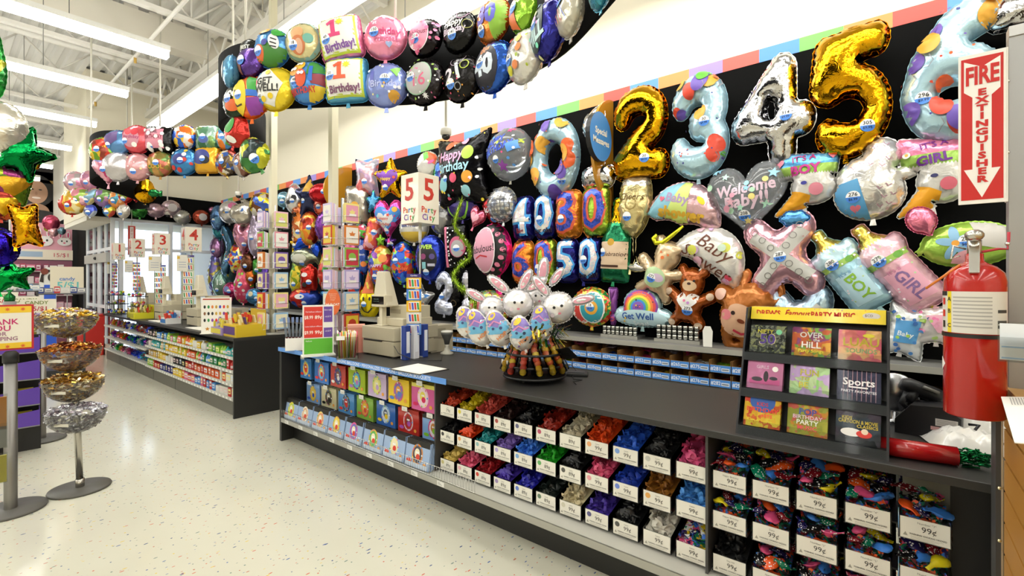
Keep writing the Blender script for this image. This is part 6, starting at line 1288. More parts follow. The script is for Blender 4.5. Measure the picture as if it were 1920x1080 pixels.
O('blue big forty balloon', 'round', 897, 78, 959, 176, F('2a5ab8'), [('e', -.15, -.05, .7, .82, '1a1a28'), ('t', 'Big', -.1, .55, .4, 'c87a3a', .03), ('t', '40', -.15, -.05, 1.0, 'd8e4f0', .05, 0, 1.2)], stk=(-.3, .1, '142'))
O('pale balloon with coloured dots and happy birthday script', 'round', 951, 56, 1021, 158, G('dddad2'), [('t', 'Happy', -.4, .45, .3, '3a3a3a', .0), ('t', 'Birthday!', -.35, .2, .3, '3a3a3a', .0), ('s', .15, .5, .2, 'd83a3a', 12), ('c', .15, .5, .14, 'e8d83a'), ('c', .2, .15, .14, 'e0803a'), ('c', .0, -.4, .15, 'e0803a'), ('c', -.35, -.5, .16, 'd0cc3a'), ('c', .15, -.12, .07, 'a0b83a'), ('rd', 8, 4, .04, .06, ['a83a5a', 'd83a3a', 'b8c83a'])], stk=(-.4, -.1, '140'))
O('blue over the hill balloon with holographic stripes', 'round', 998, 2, 1064, 114, F('2a2a8a'), [('e', -.2, .1, .6, .8, '2a3a3a'), ('t', 'HILL', -.15, -.2, .7, 'c8e8e8', .04, .2, 1.1, 12), ('rd', 16, 8, .05, .09, ['8ae8c8', 'e8a8d8', 'a8c8f0', 'e8e8a0'])], stk=(-.15, .2, '150'))
O('white and aqua balloon at the near end of the valance', 'round', 1030, -20, 1112, 70, G('c4bfae'), [('p', [(-.98, .2), (-.5, .9), (.6, .9), (.95, .3), (0, .4)], '5aaac8')] + [('l', [(x, .2), (x + .3, -.4)], .02, c_) for x, c_ in ((-.5, 'd8642a'), (-.2, 'c83a3a'), (.1, '3a5ac0'), (-.7, 'c8a03a'))], stk=(-.1, .55, '150'))
O('teal balloon cut by the upper edge over the valance end', 'round', 1095, -60, 1160, 18, F('4a9ab0'), stk=None)
O('rainbow balloon with a yellow smiling face in the valance turn', 'round', 446, 144, 500, 224, G('e8702a'), [('p', [(.0, .9), (.6, .7), (.95, .1), (.2, .2)], '3aa03a'), ('p', [(.1, -.2), (.95, -.1), (.6, -.8), (.1, -.9)], '8a3a9a'), ('p', [(.1, .2), (.98, .1), (.95, -.15), (.1, -.1)], '2a6ac8'), ('e', -.35, -.05, .5, .8, 'e8cc2a'), ('l', [(-.6, -.3), (-.4, -.5), (-.1, -.45)], .04, '3a2a0a'), ('c', -.5, .2, .06, '3a2a0a')], stk=(-.3, .0))
O('slim light blue cartoon balloon on the outside of the turn', 'round', 421, 104, 450, 168, G('5a98c0'), [('e', 0, .1, .4, .5, 'd8d8d0')], stk=None, yaw=-.3)
O('black balloon with googly eyes and orange mouth in the turn', 'round', 422, 158, 474, 228, F('2a3a2a'), [('c', -.1, .35, .18, 'f0f0ec'), ('c', .25, .3, .18, 'f0f0ec'), ('c', -.05, .3, .07, '1a1a1a'), ('c', .3, .25, .07, '1a1a1a'), ('e', .1, -.3, .5, .3, 'd8642a')], stk=(-.2, .1))
O('long red and black shoe-shaped balloon under the turn', 'egg', 422, 216, 470, 276, F('b83028'), [('e', -.3, .2, .4, .5, '3a9a3a'), ('e', .1, -.6, .4, .2, 'e8e8e0')], stk=None, roll=-20)
O('yellow green guitar-like balloon under the turn', 'egg', 452, 256, 500, 324, cells(['b8b82a', '3a7a3a', '2a3a3a', 'd8d04a'], 9), stk=(.2, -.5), roll=30)
# middle run
O('red and green tropical balloon at the far curve', 'round', 174, 258, 213, 308, cells(['c83a2a', '6a9a2a', 'e8c03a', '8a3a2a'], 11), sec=1)
O('blue and purple dinosaur balloon', 'round', 202, 245, 240, 291, G('5a88b8'), [('p', [(-.9, .4), (.2, .9), (.3, .1), (-.5, -.5)], '5a3f7a')], sec=1, stk=(-.4, -.3))
O('red and pink balloon with a small flower', 'round', 236, 236, 279, 288, G('d8505a'), [('e', -.15, .0, .55, .62, 'c88a98'), ('c', -.3, .4, .22, 'c82a3a'), ('c', .1, .4, .22, 'c82a3a'), ('c', .1, -.45, .16, 'f0ece4'), ('t', 'Birthday', -.1, .05, .3, 'a83a6a', .02)], sec=1, stk=(-.5, -.2))
O('square pink birthday balloon with black dotted border', 'square', 274, 238, 327, 286, F('1a1a1a'), [('rd', 18, 3, .12, .16, ['f0f0ec']), ('r', -.15, -.02, .68, .7, 'd48a9c'), ('t', 'BIRTHDAY', -.15, .05, .4, '8a1a3a', .03, 0, 1.2), ('t', 'GIRL', -.15, .45, .3, '6a4a5a', .03)], sec=1, stk=(-.4, -.6), asp=1.08)
O('orange and blue burst balloon', 'round', 324, 235, 370, 279, cells(['d8702a', '2a5ac0', 'e8c03a', 'e8e0d8'], 12), sec=1)
O('green cartoon landscape balloon', 'square', 369, 237, 411, 282, cells(['5a8a6a', '3a6a4a', '8aa89a', '6a8a4a'], 9), [('e', 0, -.2, .4, .3, '4a5a9a')], sec=1)
O('blue and orange swirl balloon by the valance corner', 'round', 409, 236, 443, 282, cells(['3a7ab0', 'd8782a', '8ab8d0', '4a8a3a'], 10), sec=1)
O('large pink heart-bow balloon at the far curve', 'heart', 177, 290, 230, 349, cells(['d8809a', 'e8a8b8', 'b83a6a', '8a8ac0'], 10), sec=1)
O('silver white balloon tucked between the pink ones', 'round', 205, 284, 238, 340, F('c8c4c8'), sec=1, stk=None)
O('plain pale pink balloon with spotted edge', 'round', 236, 288, 280, 338, G('d8a0a4'), [('rd', 12, 9, .05, .08, ['e8d8a0', 'f0e0e0'])], sec=1, stk=(.0, -.4))
O('gold and brown cool-patterned balloon', 'round', 277, 284, 325, 331, cells(['8a7a3a', 'b88a4a', '6a8a4a', 'b0604a'], 11), [('t', 'COOL', -.1, -.3, .4, 'c8a03a', .03)], sec=1)
O('sky blue balloon with red heroes', 'round', 322, 279, 371, 328, G('3a80b8'), [('e', -.1, .1, .5, .4, '2a2f7a'), ('rd', 9, 5, .1, .16, ['c8322a', 'e8b02a', 'e8e8e8'])], sec=1)
O('navy and yellow square-cut balloon', 'square', 368, 277, 412, 324, G('e0a82a'), [('e', -.2, .15, .7, .55, '2f3a82'), ('e', .15, -.1, .35, .28, '16161c')], sec=1)
O('white balloon crowded with small pictures', 'round', 409, 281, 444, 330, cells(['d8d0c0', 'a83a2a', '3a5aa0', 'c8a03a', '5a4a3a'], 16), sec=1)
O('brown and silver pony balloon by the valance corner', 'round', 438, 283, 476, 332, cells(['7a5040', 'b8b0a8', '9a6a50', 'd8d0c8'], 9), sec=1)
# far run
FAR = [('pink silver candy balloon, upper row of the distant run', 'round', 124, 322, 156, 358, ['d8a8b4', 'b8b0b0', 'c87a98']), ('mauve pink balloon, upper row of the distant run', 'round', 152, 321, 183, 355, ['b87a9a', 'd89aa8', '9a6a90']), ('yellow and red balloon, end of the distant run', 'egg', 123, 356, 148, 402, ['d8a83a', 'c83a2a', 'e8d8a0']), ('pink and green balloon in the distant run', 'round', 135, 351, 161, 390, ['d88a98', '8aa84a', 'e8b0b8']), ('heart balloon with yellow and blue print in the distant run', 'heart', 150, 351, 182, 390, ['d8c88a', '8ab0c8', 'd8a0b0']), ('purple and green balloon in the distant run', 'round', 180, 352, 208, 387, ['8a6aa0', '6a8a4a', 'b07a98']), ('orange and turquoise balloon in the distant run', 'round', 206, 356, 233, 390, ['d88a4a', '4a90a8', 'd8b08a']), ('red and green long balloon in the distant run', 'fish', 216, 346, 258, 388, ['c0302a', '8a9a3a', 'd8d0c0']), ('silver and blue foil balloon hanging lowest in the distant run', 'round', 152, 384, 186, 406, ['b8c0d0', '4a5ac0', 'd8dce4']), ('small multicoloured balloon low in the distant run', 'round', 190, 384, 219, 406, ['b84a3a', '3a7ab0', 'c8b83a', '5a9a4a']), ('silver coin-patterned balloon low in the distant run', 'round', 217, 383, 246, 409, ['b0a8a0', 'd0ccc4', '8a8480'])]
for lab, sh, x0, y0, x1, y1, pal in FAR: O(lab, sh, x0, y0, x1, y1, cells(pal, 9), sec=2, n=18, stk=(0, -.3))
p = atD(273, 358, 8.4); balloon('foil_balloon', 'golden pineapple balloon hanging before the valance', 'egg', face(p, facecam(p)), .33, .42, GOLD, (), .6, 20)
p = atD(291, 362, 8.4); balloon('foil_balloon', 'green leaf tip balloon beside the golden pineapple', 'fish', face(p, facecam(p)), .2, .2, F('2a8a4a'), (), .4, 16, tail=False)
# balloons on the band over the entrance
for lab, sh, x0, y0, x1, y1, c in (('pink silver smiling balloon on the black band', 'round', 277, 381, 307, 408, 'c8a8b8'), ('pink and silver striped balloon on the black band', 'round', 306, 375, 336, 405, 'c8b0b8'), ('plain silver balloon on the black band', 'round', 328, 394, 356, 421, 'b8b8b4'), ('red and silver bauble balloon on the black band', 'round', 364, 394, 392, 421, 'b8503a'), ('green metallic streamer balloon on the black band', 'flower', 245, 381, 274, 409, '3a8a3a'), ('tiny pink balloon beside the wall corner', 'round', 392, 388, 406, 400, 'b87a9a')):
    p = onX((x0 + x1) / 2, (y0 + y1) / 2, XL + .2); dd = depth(p) / FPX; balloon('foil_balloon', lab, sh, face(p, PI / 2), (x1 - x0) * dd * 1.02, (y1 - y0) * dd, F(c), [('e', 0, 0, .5, .5, 'd8d0d0')] if 'stri' in lab or 'bauble' in lab else (), .6, 18)
# dome cameras hung from the ceiling
for k, (px, py, dep, s, lab) in enumerate(((836, 252, 4.7, 1, 'white dome camera on a rod in front of the colour band'), (447, 366, 8.6, 1, 'distant dome camera on a rod by the wall corner'), (314, 402, 10.5, 1, 'farthest dome camera rod before the entrance'))):
    p = atD(px, py, dep); t = thing('dome_camera', lab, 'camera', p, 0, 'ceiling dome cameras')
    m = MB(); m.cyl((0, 0, .05), (0, 0, DECK - p.z), .012, 'f0ece0', 8); m.build('rod', t); m = MB(); m.lathe([(.0, .06), (.05, .06), (.055, .05), (.055, .0), (.045, -.012)], 'ebe8de', 20); m.build('housing', t); m = MB(); m.lathe([(.045, -.012), (.04, -.035), (.022, -.052), (0, -.056)], mat('1a1a1c', 'gloss'), 18); m.build('dome', t)
for k, x in enumerate((512, 625)):
    p = atD(x, 630, (6.0, 5.15)[k]); t = thing('power_pole', ('first cream power pole, rising from the long checkout counter', 'second cream power pole, rising behind the front counter')[k], 'pole', (p.x, p.y, .0), 0, 'power poles')
    m = MB(); m.bx((-.038, -.038, 0), (.038, .038, DECK), mat('ded8bc', 'paint')); m.build('shaft', t); m = MB(); m.bx((-.05, -.05, 0), (.05, .05, .02), 'c8c2a8'); m.build('base_plate', t)
# ---------------------------------------------------------------- the long checkout counter behind
c2 = thing('checkout_counter', 'long charcoal checkout counter with four shelves of party goods by the entrance', 'counter', (0, 0, 0))
FX0, FX1, FS = -12.7, -5.98, -9.7
m = MB(); m.bx((FX0, CY, CZ - .035), (FX1, 3.05, CZ), TOPM); m.build('worktop', c2)
m = MB(); m.bx((FX1 - .03, CY + .005, 0), (FX1 - .001, 3.04, CZ - .035), CHAR); m.build('end_panel', c2)
m = MB(); m.bx((FX0, 2.75, .1), (FX1 - .03, 2.78, CZ - .036), '1a1a1a'); m.build('back_panel', c2)
m = MB(); m.bx((FX0, CY + .06, 0), (FX1 - .03, CY + .09, .19), '6b685f'); [m.bx((FX0 + k * 1.1, CY + .058, 0), (FX0 + k * 1.1 + .006, CY + .06, .19), '4a4842') for k in range(7)]; m.build('kick_plate', c2)
LEV = [(.70, FX0, FX1 - .03), (.54, FS, FX1 - .03), (.38, FS, FX1 - .03), (.215, FS, FX1 - .03), (.47, FX0, FS), (.225, FX0, FS)]
for z, a, b in LEV:
    m = MB(); m.bx((a, CY + .03, z - .01), (b, 2.74, z), 'cfcdc4'); m.build('shelf', c2)
    m = MB(); m.bx((a, CY + .014, z - .022), (b, CY + .03, z + .012), 'c4c3bb')
    x = a + .05
    while x < b - .06: m.bx((x, CY + .0125, z - .017), (x + .045, CY + .014, z + .006), 'efeee8'); x += .11
    m.build('price_rail', c2)
def proto(mb): o = mb.build('proto'); d = o.data; bpy.data.objects.remove(o); return d
def gbox(w, d, h):
    m = MB(); m.bx((-w / 2, 0, 0), (w / 2, d, h), 'paint:777777'); m.bx((-w * .4, -.0012, h * .3), (w * .4, 0, h * .82), 'paint:eeeeee'); m.bx((-w * .3, -.002, h * .42), (w * .25, -.0012, h * .6), 'paint:777777'); return proto(m)
GB = [gbox(.09, .12, .105), gbox(.11, .1, .09), gbox(.075, .1, .115), gbox(.13, .12, .1)]
m = MB(); m.lathe([(0, 0), (.026, 0), (.03, .01), (.03, .07), (.022, .085), (.012, .1), (.012, .115), (0, .115)], 'paint:777777', 12); m.lathe([(.0305, .02), (.0305, .055)], 'paint:eeeeee', 12, cap=False); GBT = proto(m)
def bow(seed):
    r = random.Random(seed); m = MB()
    for k in range(70):
        d = V((r.gauss(0, 1), r.gauss(0, 1), r.gauss(0, .8))).normalized(); e = d.cross(V((0, 0, 1))).normalized() * .011; L = r.uniform(.05, .075)
        m.add([e * .3, -e * .3, d * L * .7 - e, d * L, d * L * .7 + e], [(0, 1, 2, 3, 4)], 'foil:777777')
    return proto(m)
BOW = [bow(s) for s in range(3)]
CN = {'red': 'c8302a', 'orange': 'e0602a', 'yellow': 'e8c42a', 'lime': '8ac03a', 'green': '2a8a4a', 'teal': '2aa0a0', 'sky blue': '4a90d8', 'navy': '2a2f82', 'purple': '7a3a9a', 'pink': 'e0709a', 'white': 'e4e2da', 'tan': 'c8a56a', 'black': '222222'}
PALS = {0: ['black', 'black', 'sky blue', 'lime', 'pink', 'orange', 'yellow', 'white', 'green', 'lime', 'teal'], 1: ['white', 'teal', 'tan', 'yellow', 'lime', 'orange', 'sky blue', 'green', 'red'], 2: ['tan', 'yellow', 'white', 'black', 'red', 'orange', 'orange', 'white'], 3: ['lime', 'red', 'navy', 'yellow', 'orange', 'pink', 'sky blue', 'red', 'white']}
rr = random.Random(21); LN = ['top', 'second', 'third', 'bottom']
cnt = {}
for li in range(4):
    z, a, b = LEV[li]; a = FS + .05 if li == 0 else a + .05; x = b - .08; pal = PALS[li]
    while x > a:
        fr = (b - x) / (b - a); cn = pal[min(len(pal) - 1, max(0, int((1 - fr) * len(pal) + rr.uniform(-.8, .8))))]
        tub = li < 2 and rr.random() < .45
        me = GBT if tub else GB[rr.randrange(4)]; wd = .07 if tub else max(v.co.x for v in me.vertices) * 2 + .012
        o = bpy.data.objects.new('favor_tube' if tub else 'favor_box', me); COL.objects.link(o); o.location = (x - wd / 2, CY + .05 + (.03 if tub else 0), z); o.rotation_euler = (0, 0, rr.uniform(-.08, .08)); s = rr.uniform(.9, 1.1); o.scale = (1, 1, s)
        for k, h in ((0, CN[cn]), (1, rr.choice(['e8e6de', 'f0e8a0', 'd8e4f0', 'e8d0d0']))): o.material_slots[k].link = 'OBJECT'; o.material_slots[k].material = mat(h, 'paint')
        key = (li, cn, tub); i = cnt.get(key, 0); cnt[key] = i + 1
        tag(o, '%s %s party %s from the end panel on the %s counter shelf' % (ORD(min(i, 35)), cn, 'tube' if tub else 'box', LN[li]), 'party favor', 'party goods on the long counter'); x -= wd + rr.uniform(.004, .02)
BC = [('green', '2ab04a'), ('purple', '8a2a9a'), ('white', 'd8d4c8'), ('silver', 'b8b8bc'), ('red', 'c8302a'), ('gold', 'd8b03a'), ('blue', '2a4ad0'), ('pink', 'd86a9a'), ('orange', 'e0702a'), ('teal', '3a9aa8')]
for li, z, nm in ((0, .70, 'top'), (4, .47, 'middle'), (5, .225, 'bottom')):
    x = FS - .1; k = 0; used = {}
    while x > FX0 + .08:
        cn, ch = BC[6] if (li == 5 and 3 < k < 9) else BC[rr.randrange(len(BC))]; used[cn] = used.get(cn, 0) + 1
        o = bpy.data.objects.new('ribbon_bow', BOW[rr.randrange(3)]); COL.objects.link(o); o.location = (x, CY + .12, z + .072); o.rotation_euler = (rr.uniform(0, 6), rr.uniform(0, .4), rr.uniform(0, 6)); s = rr.uniform(1.0, 1.2); o.scale = (s, s, s)
        o.material_slots[0].link = 'OBJECT'; o.material_slots[0].material = mat(ch, 'print')
        tag(o, '%s shiny %s ribbon bow on the %s shelf toward the entrance' % (ORD(used[cn] - 1), cn, nm), 'bow', 'ribbon bows on the long counter'); x -= .135; k += 1
# lane signs, registers, hanging strips and notices
for nme, num, x0, x1, y0, y1, Yp in (('one', '1', 210, 234, 456, 487, 2.32), ('two', '2', 243, 271, 448, 483, 2.6), ('three', '3', 286, 318, 438, 478, 2.7), ('four', '4', 341, 377, 427, 472, 2.7)):
    p = onY((x0 + x1) / 2, 600, Yp); d = depth(p); zt, zb_ = EYE + (HY - y0) * d / FPX, EYE + (HY - y1) * d / FPX
    lane_sign((p.x, p.y, CZ), num, 'cream box sign with red number %s on the long counter' % nme, zb_ - CZ, size=(x1 - x0) * d / FPX * .72, hh=zt - zb_)
for k, x in enumerate((-8.35, -10.0, -11.6)): r_ = dup(reg, (x, 2.42, CZ), 0, 'beige cash register beside lane sign %s on the long counter' % ['four', 'three', 'two'][k])
for px, y0, y1, w, Yp, lab, pal in ((352, 482, 572, 20, 2.5, 'pale green packet strip hanging by lane sign four', ['b8c0a0', 'a8b48c', 'c8ccb0']), (300, 500, 570, 18, 2.5, 'pale green packet strip hanging by lane sign three', ['b8c0a0', '9aa882', 'c8ccb0']), (256, 495, 545, 11, 2.45, 'colourful packet strip hanging by lane sign two', ['d8c83a', 'c8402a', '3a7ac0', 'e08a9a']), (215, 497, 540, 8, 2.3, 'dark packet strip hanging by lane sign one', ['6a5a8a', '8a7a4a', '4a5a9a'])):
    p = onY(px, y0, Yp); d = depth(p); n_ = 7; candle_strip((p.x, p.y, p.z), facecam(p), lab, n_, w * d / FPX, (y1 - y0) * d / FPX / n_, pal)
for k, (x0, y0, x1, y1) in enumerate(((201, 490, 219, 513), (234, 488, 250, 511), (278, 480, 301, 509), (331, 478, 352, 509))):
    p = onY((x0 + x1) / 2, y1, 2.42); d = depth(p); w, h = (x1 - x0) * d / FPX * .8, (y1 - y0) * d / FPX
    t = thing('notice_card', 'pale notice card on a thin stem before lane sign %s' % ['one', 'two', 'three', 'four'][k], 'notice', (p.x, p.y, CZ), facecam(p), 'notice cards at the tills'); zz = p.z - CZ
    m = MB(); m.cyl((0, 0, 0), (0, 0, zz + .02), .005, '8a8a86', 6); m.build('stem', t); m = MB(); m.bx((-w / 2, -.004, zz), (w / 2, 0, zz + h), 'dcd8cc'); m.bx((-w * .45, -.005, zz + h * .75), (-w * .2, -.004, zz + h * .92), 'd8b03a')
    for q in range(3): m.bx((-w * .3, -.005, zz + h * (.25 + .15 * q)), (w * .35, -.004, zz + h * (.28 + .15 * q)), '8a94b0')
    m.build('card', t)
def wire_rack(p, lab, w, h, seed):
    t = thing('wire_rack', lab, 'rack', p, 0, 'wire candy racks at the tills'); r = random.Random(seed); m = MB()
    for z in (0, h * .48, h * .9): m.tube([(w / 2 * math.cos(a), w / 2 * math.sin(a), z + .01) for a in [2 * PI * i / 16 for i in range(17)]], .006, '3a3a3c', 5)
    for i in range(8): a = 2 * PI * i / 8; m.cyl((w / 2 * math.cos(a), w / 2 * math.sin(a), 0), (w / 2 * math.cos(a), w / 2 * math.sin(a), h * .9), .004, '3a3a3c', 5)
    m.build('wire_frame', t); m = MB()
    for i in range(60): z = r.choice([.02, h * .5, h * .92]) + r.uniform(0, .05); a = r.uniform(0, 6.3); q = r.uniform(0, w * .42); m.ball((q * math.cos(a), q * math.sin(a), z + .02), r.uniform(.016, .028), r.choice(['e8e6e0', 'c8302a', 'e8c83a', '3a5ac0', '7ab03a', 'd8809a', 'b8b4ac']), 6)
    o = m.build('wrapped_candies'); o.location = p; tag(o, 'mixed wrapped candies in the %s' % lab, 'candies', None, 'stuff')
for k, px in enumerate((184, 216, 256)):
    p = onZ(px, (597, 592, 588)[k], CZ) if False else onY(px, 590, 2.32); wire_rack((max(p.x, -12.4 + .36 * k), 2.34, CZ), '%s round wire candy rack counting from the entrance' % ORD(k), .3, .42, k)
def candybox(x, y, w, d, h, lab, c1, c2, seed):
    t = thing('candy_display', lab, 'display box', (x, y, CZ), .0); m = MB(); m.bx((-w / 2, -d / 2, 0), (w / 2, d / 2, h * .45), c1); m.bx((-w / 2, d / 2 - .01, h * .45), (w / 2, d / 2, h), c1); m.bx((-w * .4, -d / 2 - .002, h * .08), (w * .4, -d / 2, h * .38), c2); m.build('carton', t); r = random.Random(seed); m = MB()
    for i in range(26): a = r.uniform(-w * .46, w * .46); m.box((a, r.uniform(-d * .4, d * .35), h * .5 + r.uniform(0, h * .3)), (.05, .016, .09), r.choice([c1, c2, 'd8402a', 'e8d8a0']), Matrix.Rotation(r.uniform(-.3, .3), 4, 'X'))
    m.build('candy_bar', t)['kind'] = 'stuff'
candybox(-10.6, 2.36, .5, .3, .24, 'bright yellow candy display on the long counter', 'd8d02a', 'b8b030', 1)
candybox(-6.65, 2.36, .46, .26, .2, 'lilac candy display beside the colour chart', '9a86b8', 'd8c83a', 2)
candybox(-6.25, 2.42, .42, .34, .32, 'yellow and purple candy display at the end of the long counter', 'd8b82a', '5a3a7a', 3)
candybox(-8.9, 2.36, .3, .2, .2, 'blue and white gift card display on the long counter', 'e4e4e2', '3a7ac0', 4)
p = onY(409, 612, 2.3); t = thing('colour_chart', 'white colour chart board with rows of printed balloons', 'chart', (p.x, 2.28, CZ), facecam(p) * .8); m = MB(); m.bx((-.17, 0, .0), (.17, .01, .46), 'efece2'); m.bx((-.17, -.05, 0), (.17, .08, .008), 'efece2'); m.bx((-.15, -.002, .43), (.15, 0, .445), 'b83a2a'); m.build('board', t); m = MB(); r = random.Random(3)
for row in range(3):
    for k in range(7): x, z = -.13 + k * .043, .34 - row * .085; m.add([(x + .013 * math.cos(a), -.0015, z + .022 * math.sin(a)) for a in [-2 * PI * i / 10 for i in range(10)]], [tuple(range(10))[::-1]], r.choice(['d8302a', '3a4ac0', '2a8a4a', '1a1a1a', '8a5a3a', 'e0803a', '7a3a9a', 'c8a03a']))
for k in range(4): m.add([(-.1 + k * .065 + a, -.0015, .06 + b) for a, b in starpts(5, .45, 90, .028)] + [(-.1 + k * .065, -.0015, .06)], [(i, (i + 1) % 10, 10) for i in range(10)], ['c8842a', 'd8b03a', '6a6a9a', '9a9aa8'][k])
m.build('printed_balloon_samples', t)['kind'] = 'stuff'
t = thing('tape_dispenser', 'black tape dispenser on the long counter before the colour chart', 'tape dispenser', (-7.05, 2.4, CZ)); m = MB(); m.bx((-.1, -.03, 0), (.1, .03, .04), '1c1c1c'); m.build('base', t, bev=.008); m = MB(); m.lathe([(.02, -.012), (.05, -.012), (.05, .012), (.02, .012)], 'd8d4c8', 20, Matrix.Translation((-.03, 0, .06)) @ Matrix.Rotation(PI / 2, 4, 'X')); m.build('tape_roll', t)
t = thing('paper_mat', 'white paper sheet on the long counter near lane sign three', 'mat', (-9.5, 2.42, CZ)); m = MB(); m.bx((-.3, -.14, .001), (.3, .14, .006), 'efece0'); m.build('sheet', t); m = MB(); m.bx((-.31, -.15, 0), (.31, .15, .001), '2a2826'); m.build('mat_base', t)
t = thing('paper_mat', 'white paper sheet on the long counter near lane sign four', 'mat', (-7.6, 2.4, CZ)); m = MB(); m.bx((-.3, -.13, .001), (.3, .13, .006), 'efece0'); m.build('sheet', t); m = MB(); m.bx((-.31, -.14, 0), (.31, .14, .001), '2a2826'); m.build('mat_base', t)
# vestibule clutter seen through the tills
for k, (x, y, w, h, c_, lab) in enumerate(((-13.6, 2.15, .5, .85, 'c8281e', 'red bin beside the glass entrance'), (-14.3, 2.1, .4, .95, '2a2a30', 'dark bin beside the glass entrance'))):
    t = thing('floor_bin', lab, 'bin', (x, y, 0)); m = MB(); m.box((0, 0, h / 2), (w, .36, h), c_, None, 1.08); m.build('body', t, bev=.02); m = MB(); m.box((0, 0, h + .02), (w * 1.1, .4, .04), c_); m.build('lid', t, bev=.01)
p = onX(247, 452, XL + .25); t = thing('fire_sign', 'small red fire extinguisher sign hung before the entrance glass', 'sign', p); m = MB(); m.bx((-.005, -.07, -.3), (.0, .07, .33), 'f2eeea'); m.bx((.0, -.06, -.29), (.002, .06, .32), 'c8241c'); m.build('plate', t); m = MB(); m.prism([(-.03, .3), (-.03, -.18), (-.055, -.18), (0, -.28), (.055, -.18), (.03, -.18), (.03, .3)], .001, 'f2eeea', TF((.004, 0, 0), (0, 1, 0))); m.text('FIRE EXTINGUISHER', .05, 'c8241c', TF((.0045, 0, .06), (0, 0, -1), (0, 1, 0)), fit=.42); m.build('arrow', t); m = MB(); m.cyl((0, 0, .33), (0, 0, DECK - p.z), .006, 'd8d4c8', 6); m.build('hanger', t)
# ---------------------------------------------------------------- card spinners
CPAL = [('f0e08a', 'f0b8c8'), ('d8c8ec', 'f4f0e8'), ('f0c8d8', 'e8e0a8'), ('e0e8f0', 'd0c0e0'), ('f0e08a', 'e8a0b8'), ('b8a8d8', 'e8d8f0'), ('4a8ad8', 'e8e0d0'), ('e8b8c8', 'd8d87a'), ('c8402a', 'e8c83a'), ('d8e0e8', 'b8b0d0'), ('e8c84a', 'd8703a'), ('8ab84a', 'c83a4a'), ('e09aa8', 'f0f0e8'), ('d8803a', 'f4ece0'), ('9ac0e0', 'f0e8c8'), ('7a5aa8', 'e8d8a0')]
def spinner(p, z0, pitch, n_, lab, nick, seed, cs=.165, ch=.2):
    t = thing('card_spinner', lab, 'card rack', p, 0, 'card spinners'); r = random.Random(seed); CLW = mat('d8dcdc', 'metal')
    m = MB(); m.cyl((0, 0, 0), (0, 0, z0 + pitch * n_ + .05), .02, mat('c8c8c4', 'metal'), 10); m.cyl((0, 0, 0), (0, 0, .02), .16, 'b0aea6', 24); m.build('centre_pole', t)
    for lv in range(n_):
        z = z0 + lv * pitch
        for f in range(4):
            an = f * PI / 2; M = Matrix.Translation((0, 0, z)) @ Matrix.Rotation(an, 4, 'Z') @ Matrix.Translation((.0, -.04, 0))
            if f == 2: continue
            m = MB()
            for a, b in (((-.09, -.15, 0), (.09, -.15, 0)), ((-.09, -.15, .07), (.09, -.15, .07)), ((-.09, -.15, 0), (-.09, -.15, .07)), ((.09, -.15, 0), (.09, -.15, .07)), ((-.09, -.15, 0), (-.09, .02, 0)), ((.09, -.15, 0), (.09, .02, 0)), ((-.09, -.15, .07), (-.09, .02, .07)), ((.09, -.15, .07), (.09, .02, .07))): m.cyl(M @ V(a), M @ V(b), .0022, CLW, 5)
            m.bx((-.04, -.153, .072), (.04, -.151, .095), 'f2f0ea', M); m.build('wire_pocket', t)
            bg, mo = CPAL[r.randrange(len(CPAL))]
            k = thing('invitation_pack', '%s level of the %s, pack of cards facing %s' % (ORD(lv), nick, ['the aisle', 'the music display', '', 'the entrance'][f]), 'card pack', V(p) + M @ V((0, -.142, .006)), an, 'invitation packs on the spinners')
            m = MB(); m.bx((-cs / 2, 0, 0), (cs / 2, .012, ch), bg); m.bx((-cs / 2 + .012, -.001, .014), (cs / 2 - .012, 0, ch - .02), mo)
            sh = r.choice(['h', 's', 'c']); P_ = heartpts(20) if sh == 'h' else starpts(6 if sh == 's' else 5, .5) if sh == 's' else [(math.cos(a), math.sin(a)) for a in [2 * PI * i / 16 for i in range(16)]]
            n2 = len(P_); m.add([(a * .045, -.0016, ch * .5 + b * .045) for a, b in P_] + [(0, -.0016, ch * .5)], [(i, (i + 1) % n2, n2) for i in range(n2)], bg); m.build('card', k)
            m = MB(); [m.bx((-cs / 2 + .002 * q, .013 + q * .017, .0), (cs / 2 - .002 * q, .026 + q * .017, ch - .006 * q), r.choice(['f4f2ea', bg, mo, 'c8d8e8', 'e8c8d0'])) for q in range(4)]; m.build('envelope_block', k)
p = onZ(514, 632, CZ); spinner(V((-6.13, 2.74, CZ)), .07, .252, 6, 'tall wire card spinner on the end of the long counter', 'long-counter spinner', 1)
p = V((-4.62, 2.78, CZ)); spinner(p, .12, .232, 6, 'tall wire card spinner behind the price board', 'price-board spinner', 2)
# ---------------------------------------------------------------- rabbit and egg carousel
pc_ = onZ(1002, 712, CZ); t = thing('candy_carousel', 'three-tier black candy carousel carrying rabbit and egg balloons', 'display stand', pc_)
for k, (z, r_) in enumerate(((.03, .215), (.1, .2), (.18, .19))): m = MB(); m.lathe([(0, z), (r_, z), (r_, z + .014), (r_ - .006, z + .014), (r_ - .012, z + .004), (0, z + .004)], mat('151516', 'paint'), 32); m.build('tray', t)
m = MB(); m.cyl((0, 0, 0), (0, 0, .36), .025, '1a1a1a', 12); [m.cyl((.12 * math.cos(a), .12 * math.sin(a), 0), (.12 * math.cos(a), .12 * math.sin(a), .03), .008, '6a6a68', 8) for a in (0, 1.57, 3.14, 4.71)]; m.build('stem', t)
m = MB(); m.box((-.08, -.185, .125), (.085, .004, .028), 'f0eee6', Matrix.Rotation(-.35, 4, 'Z')); m.build('price_tag', t)
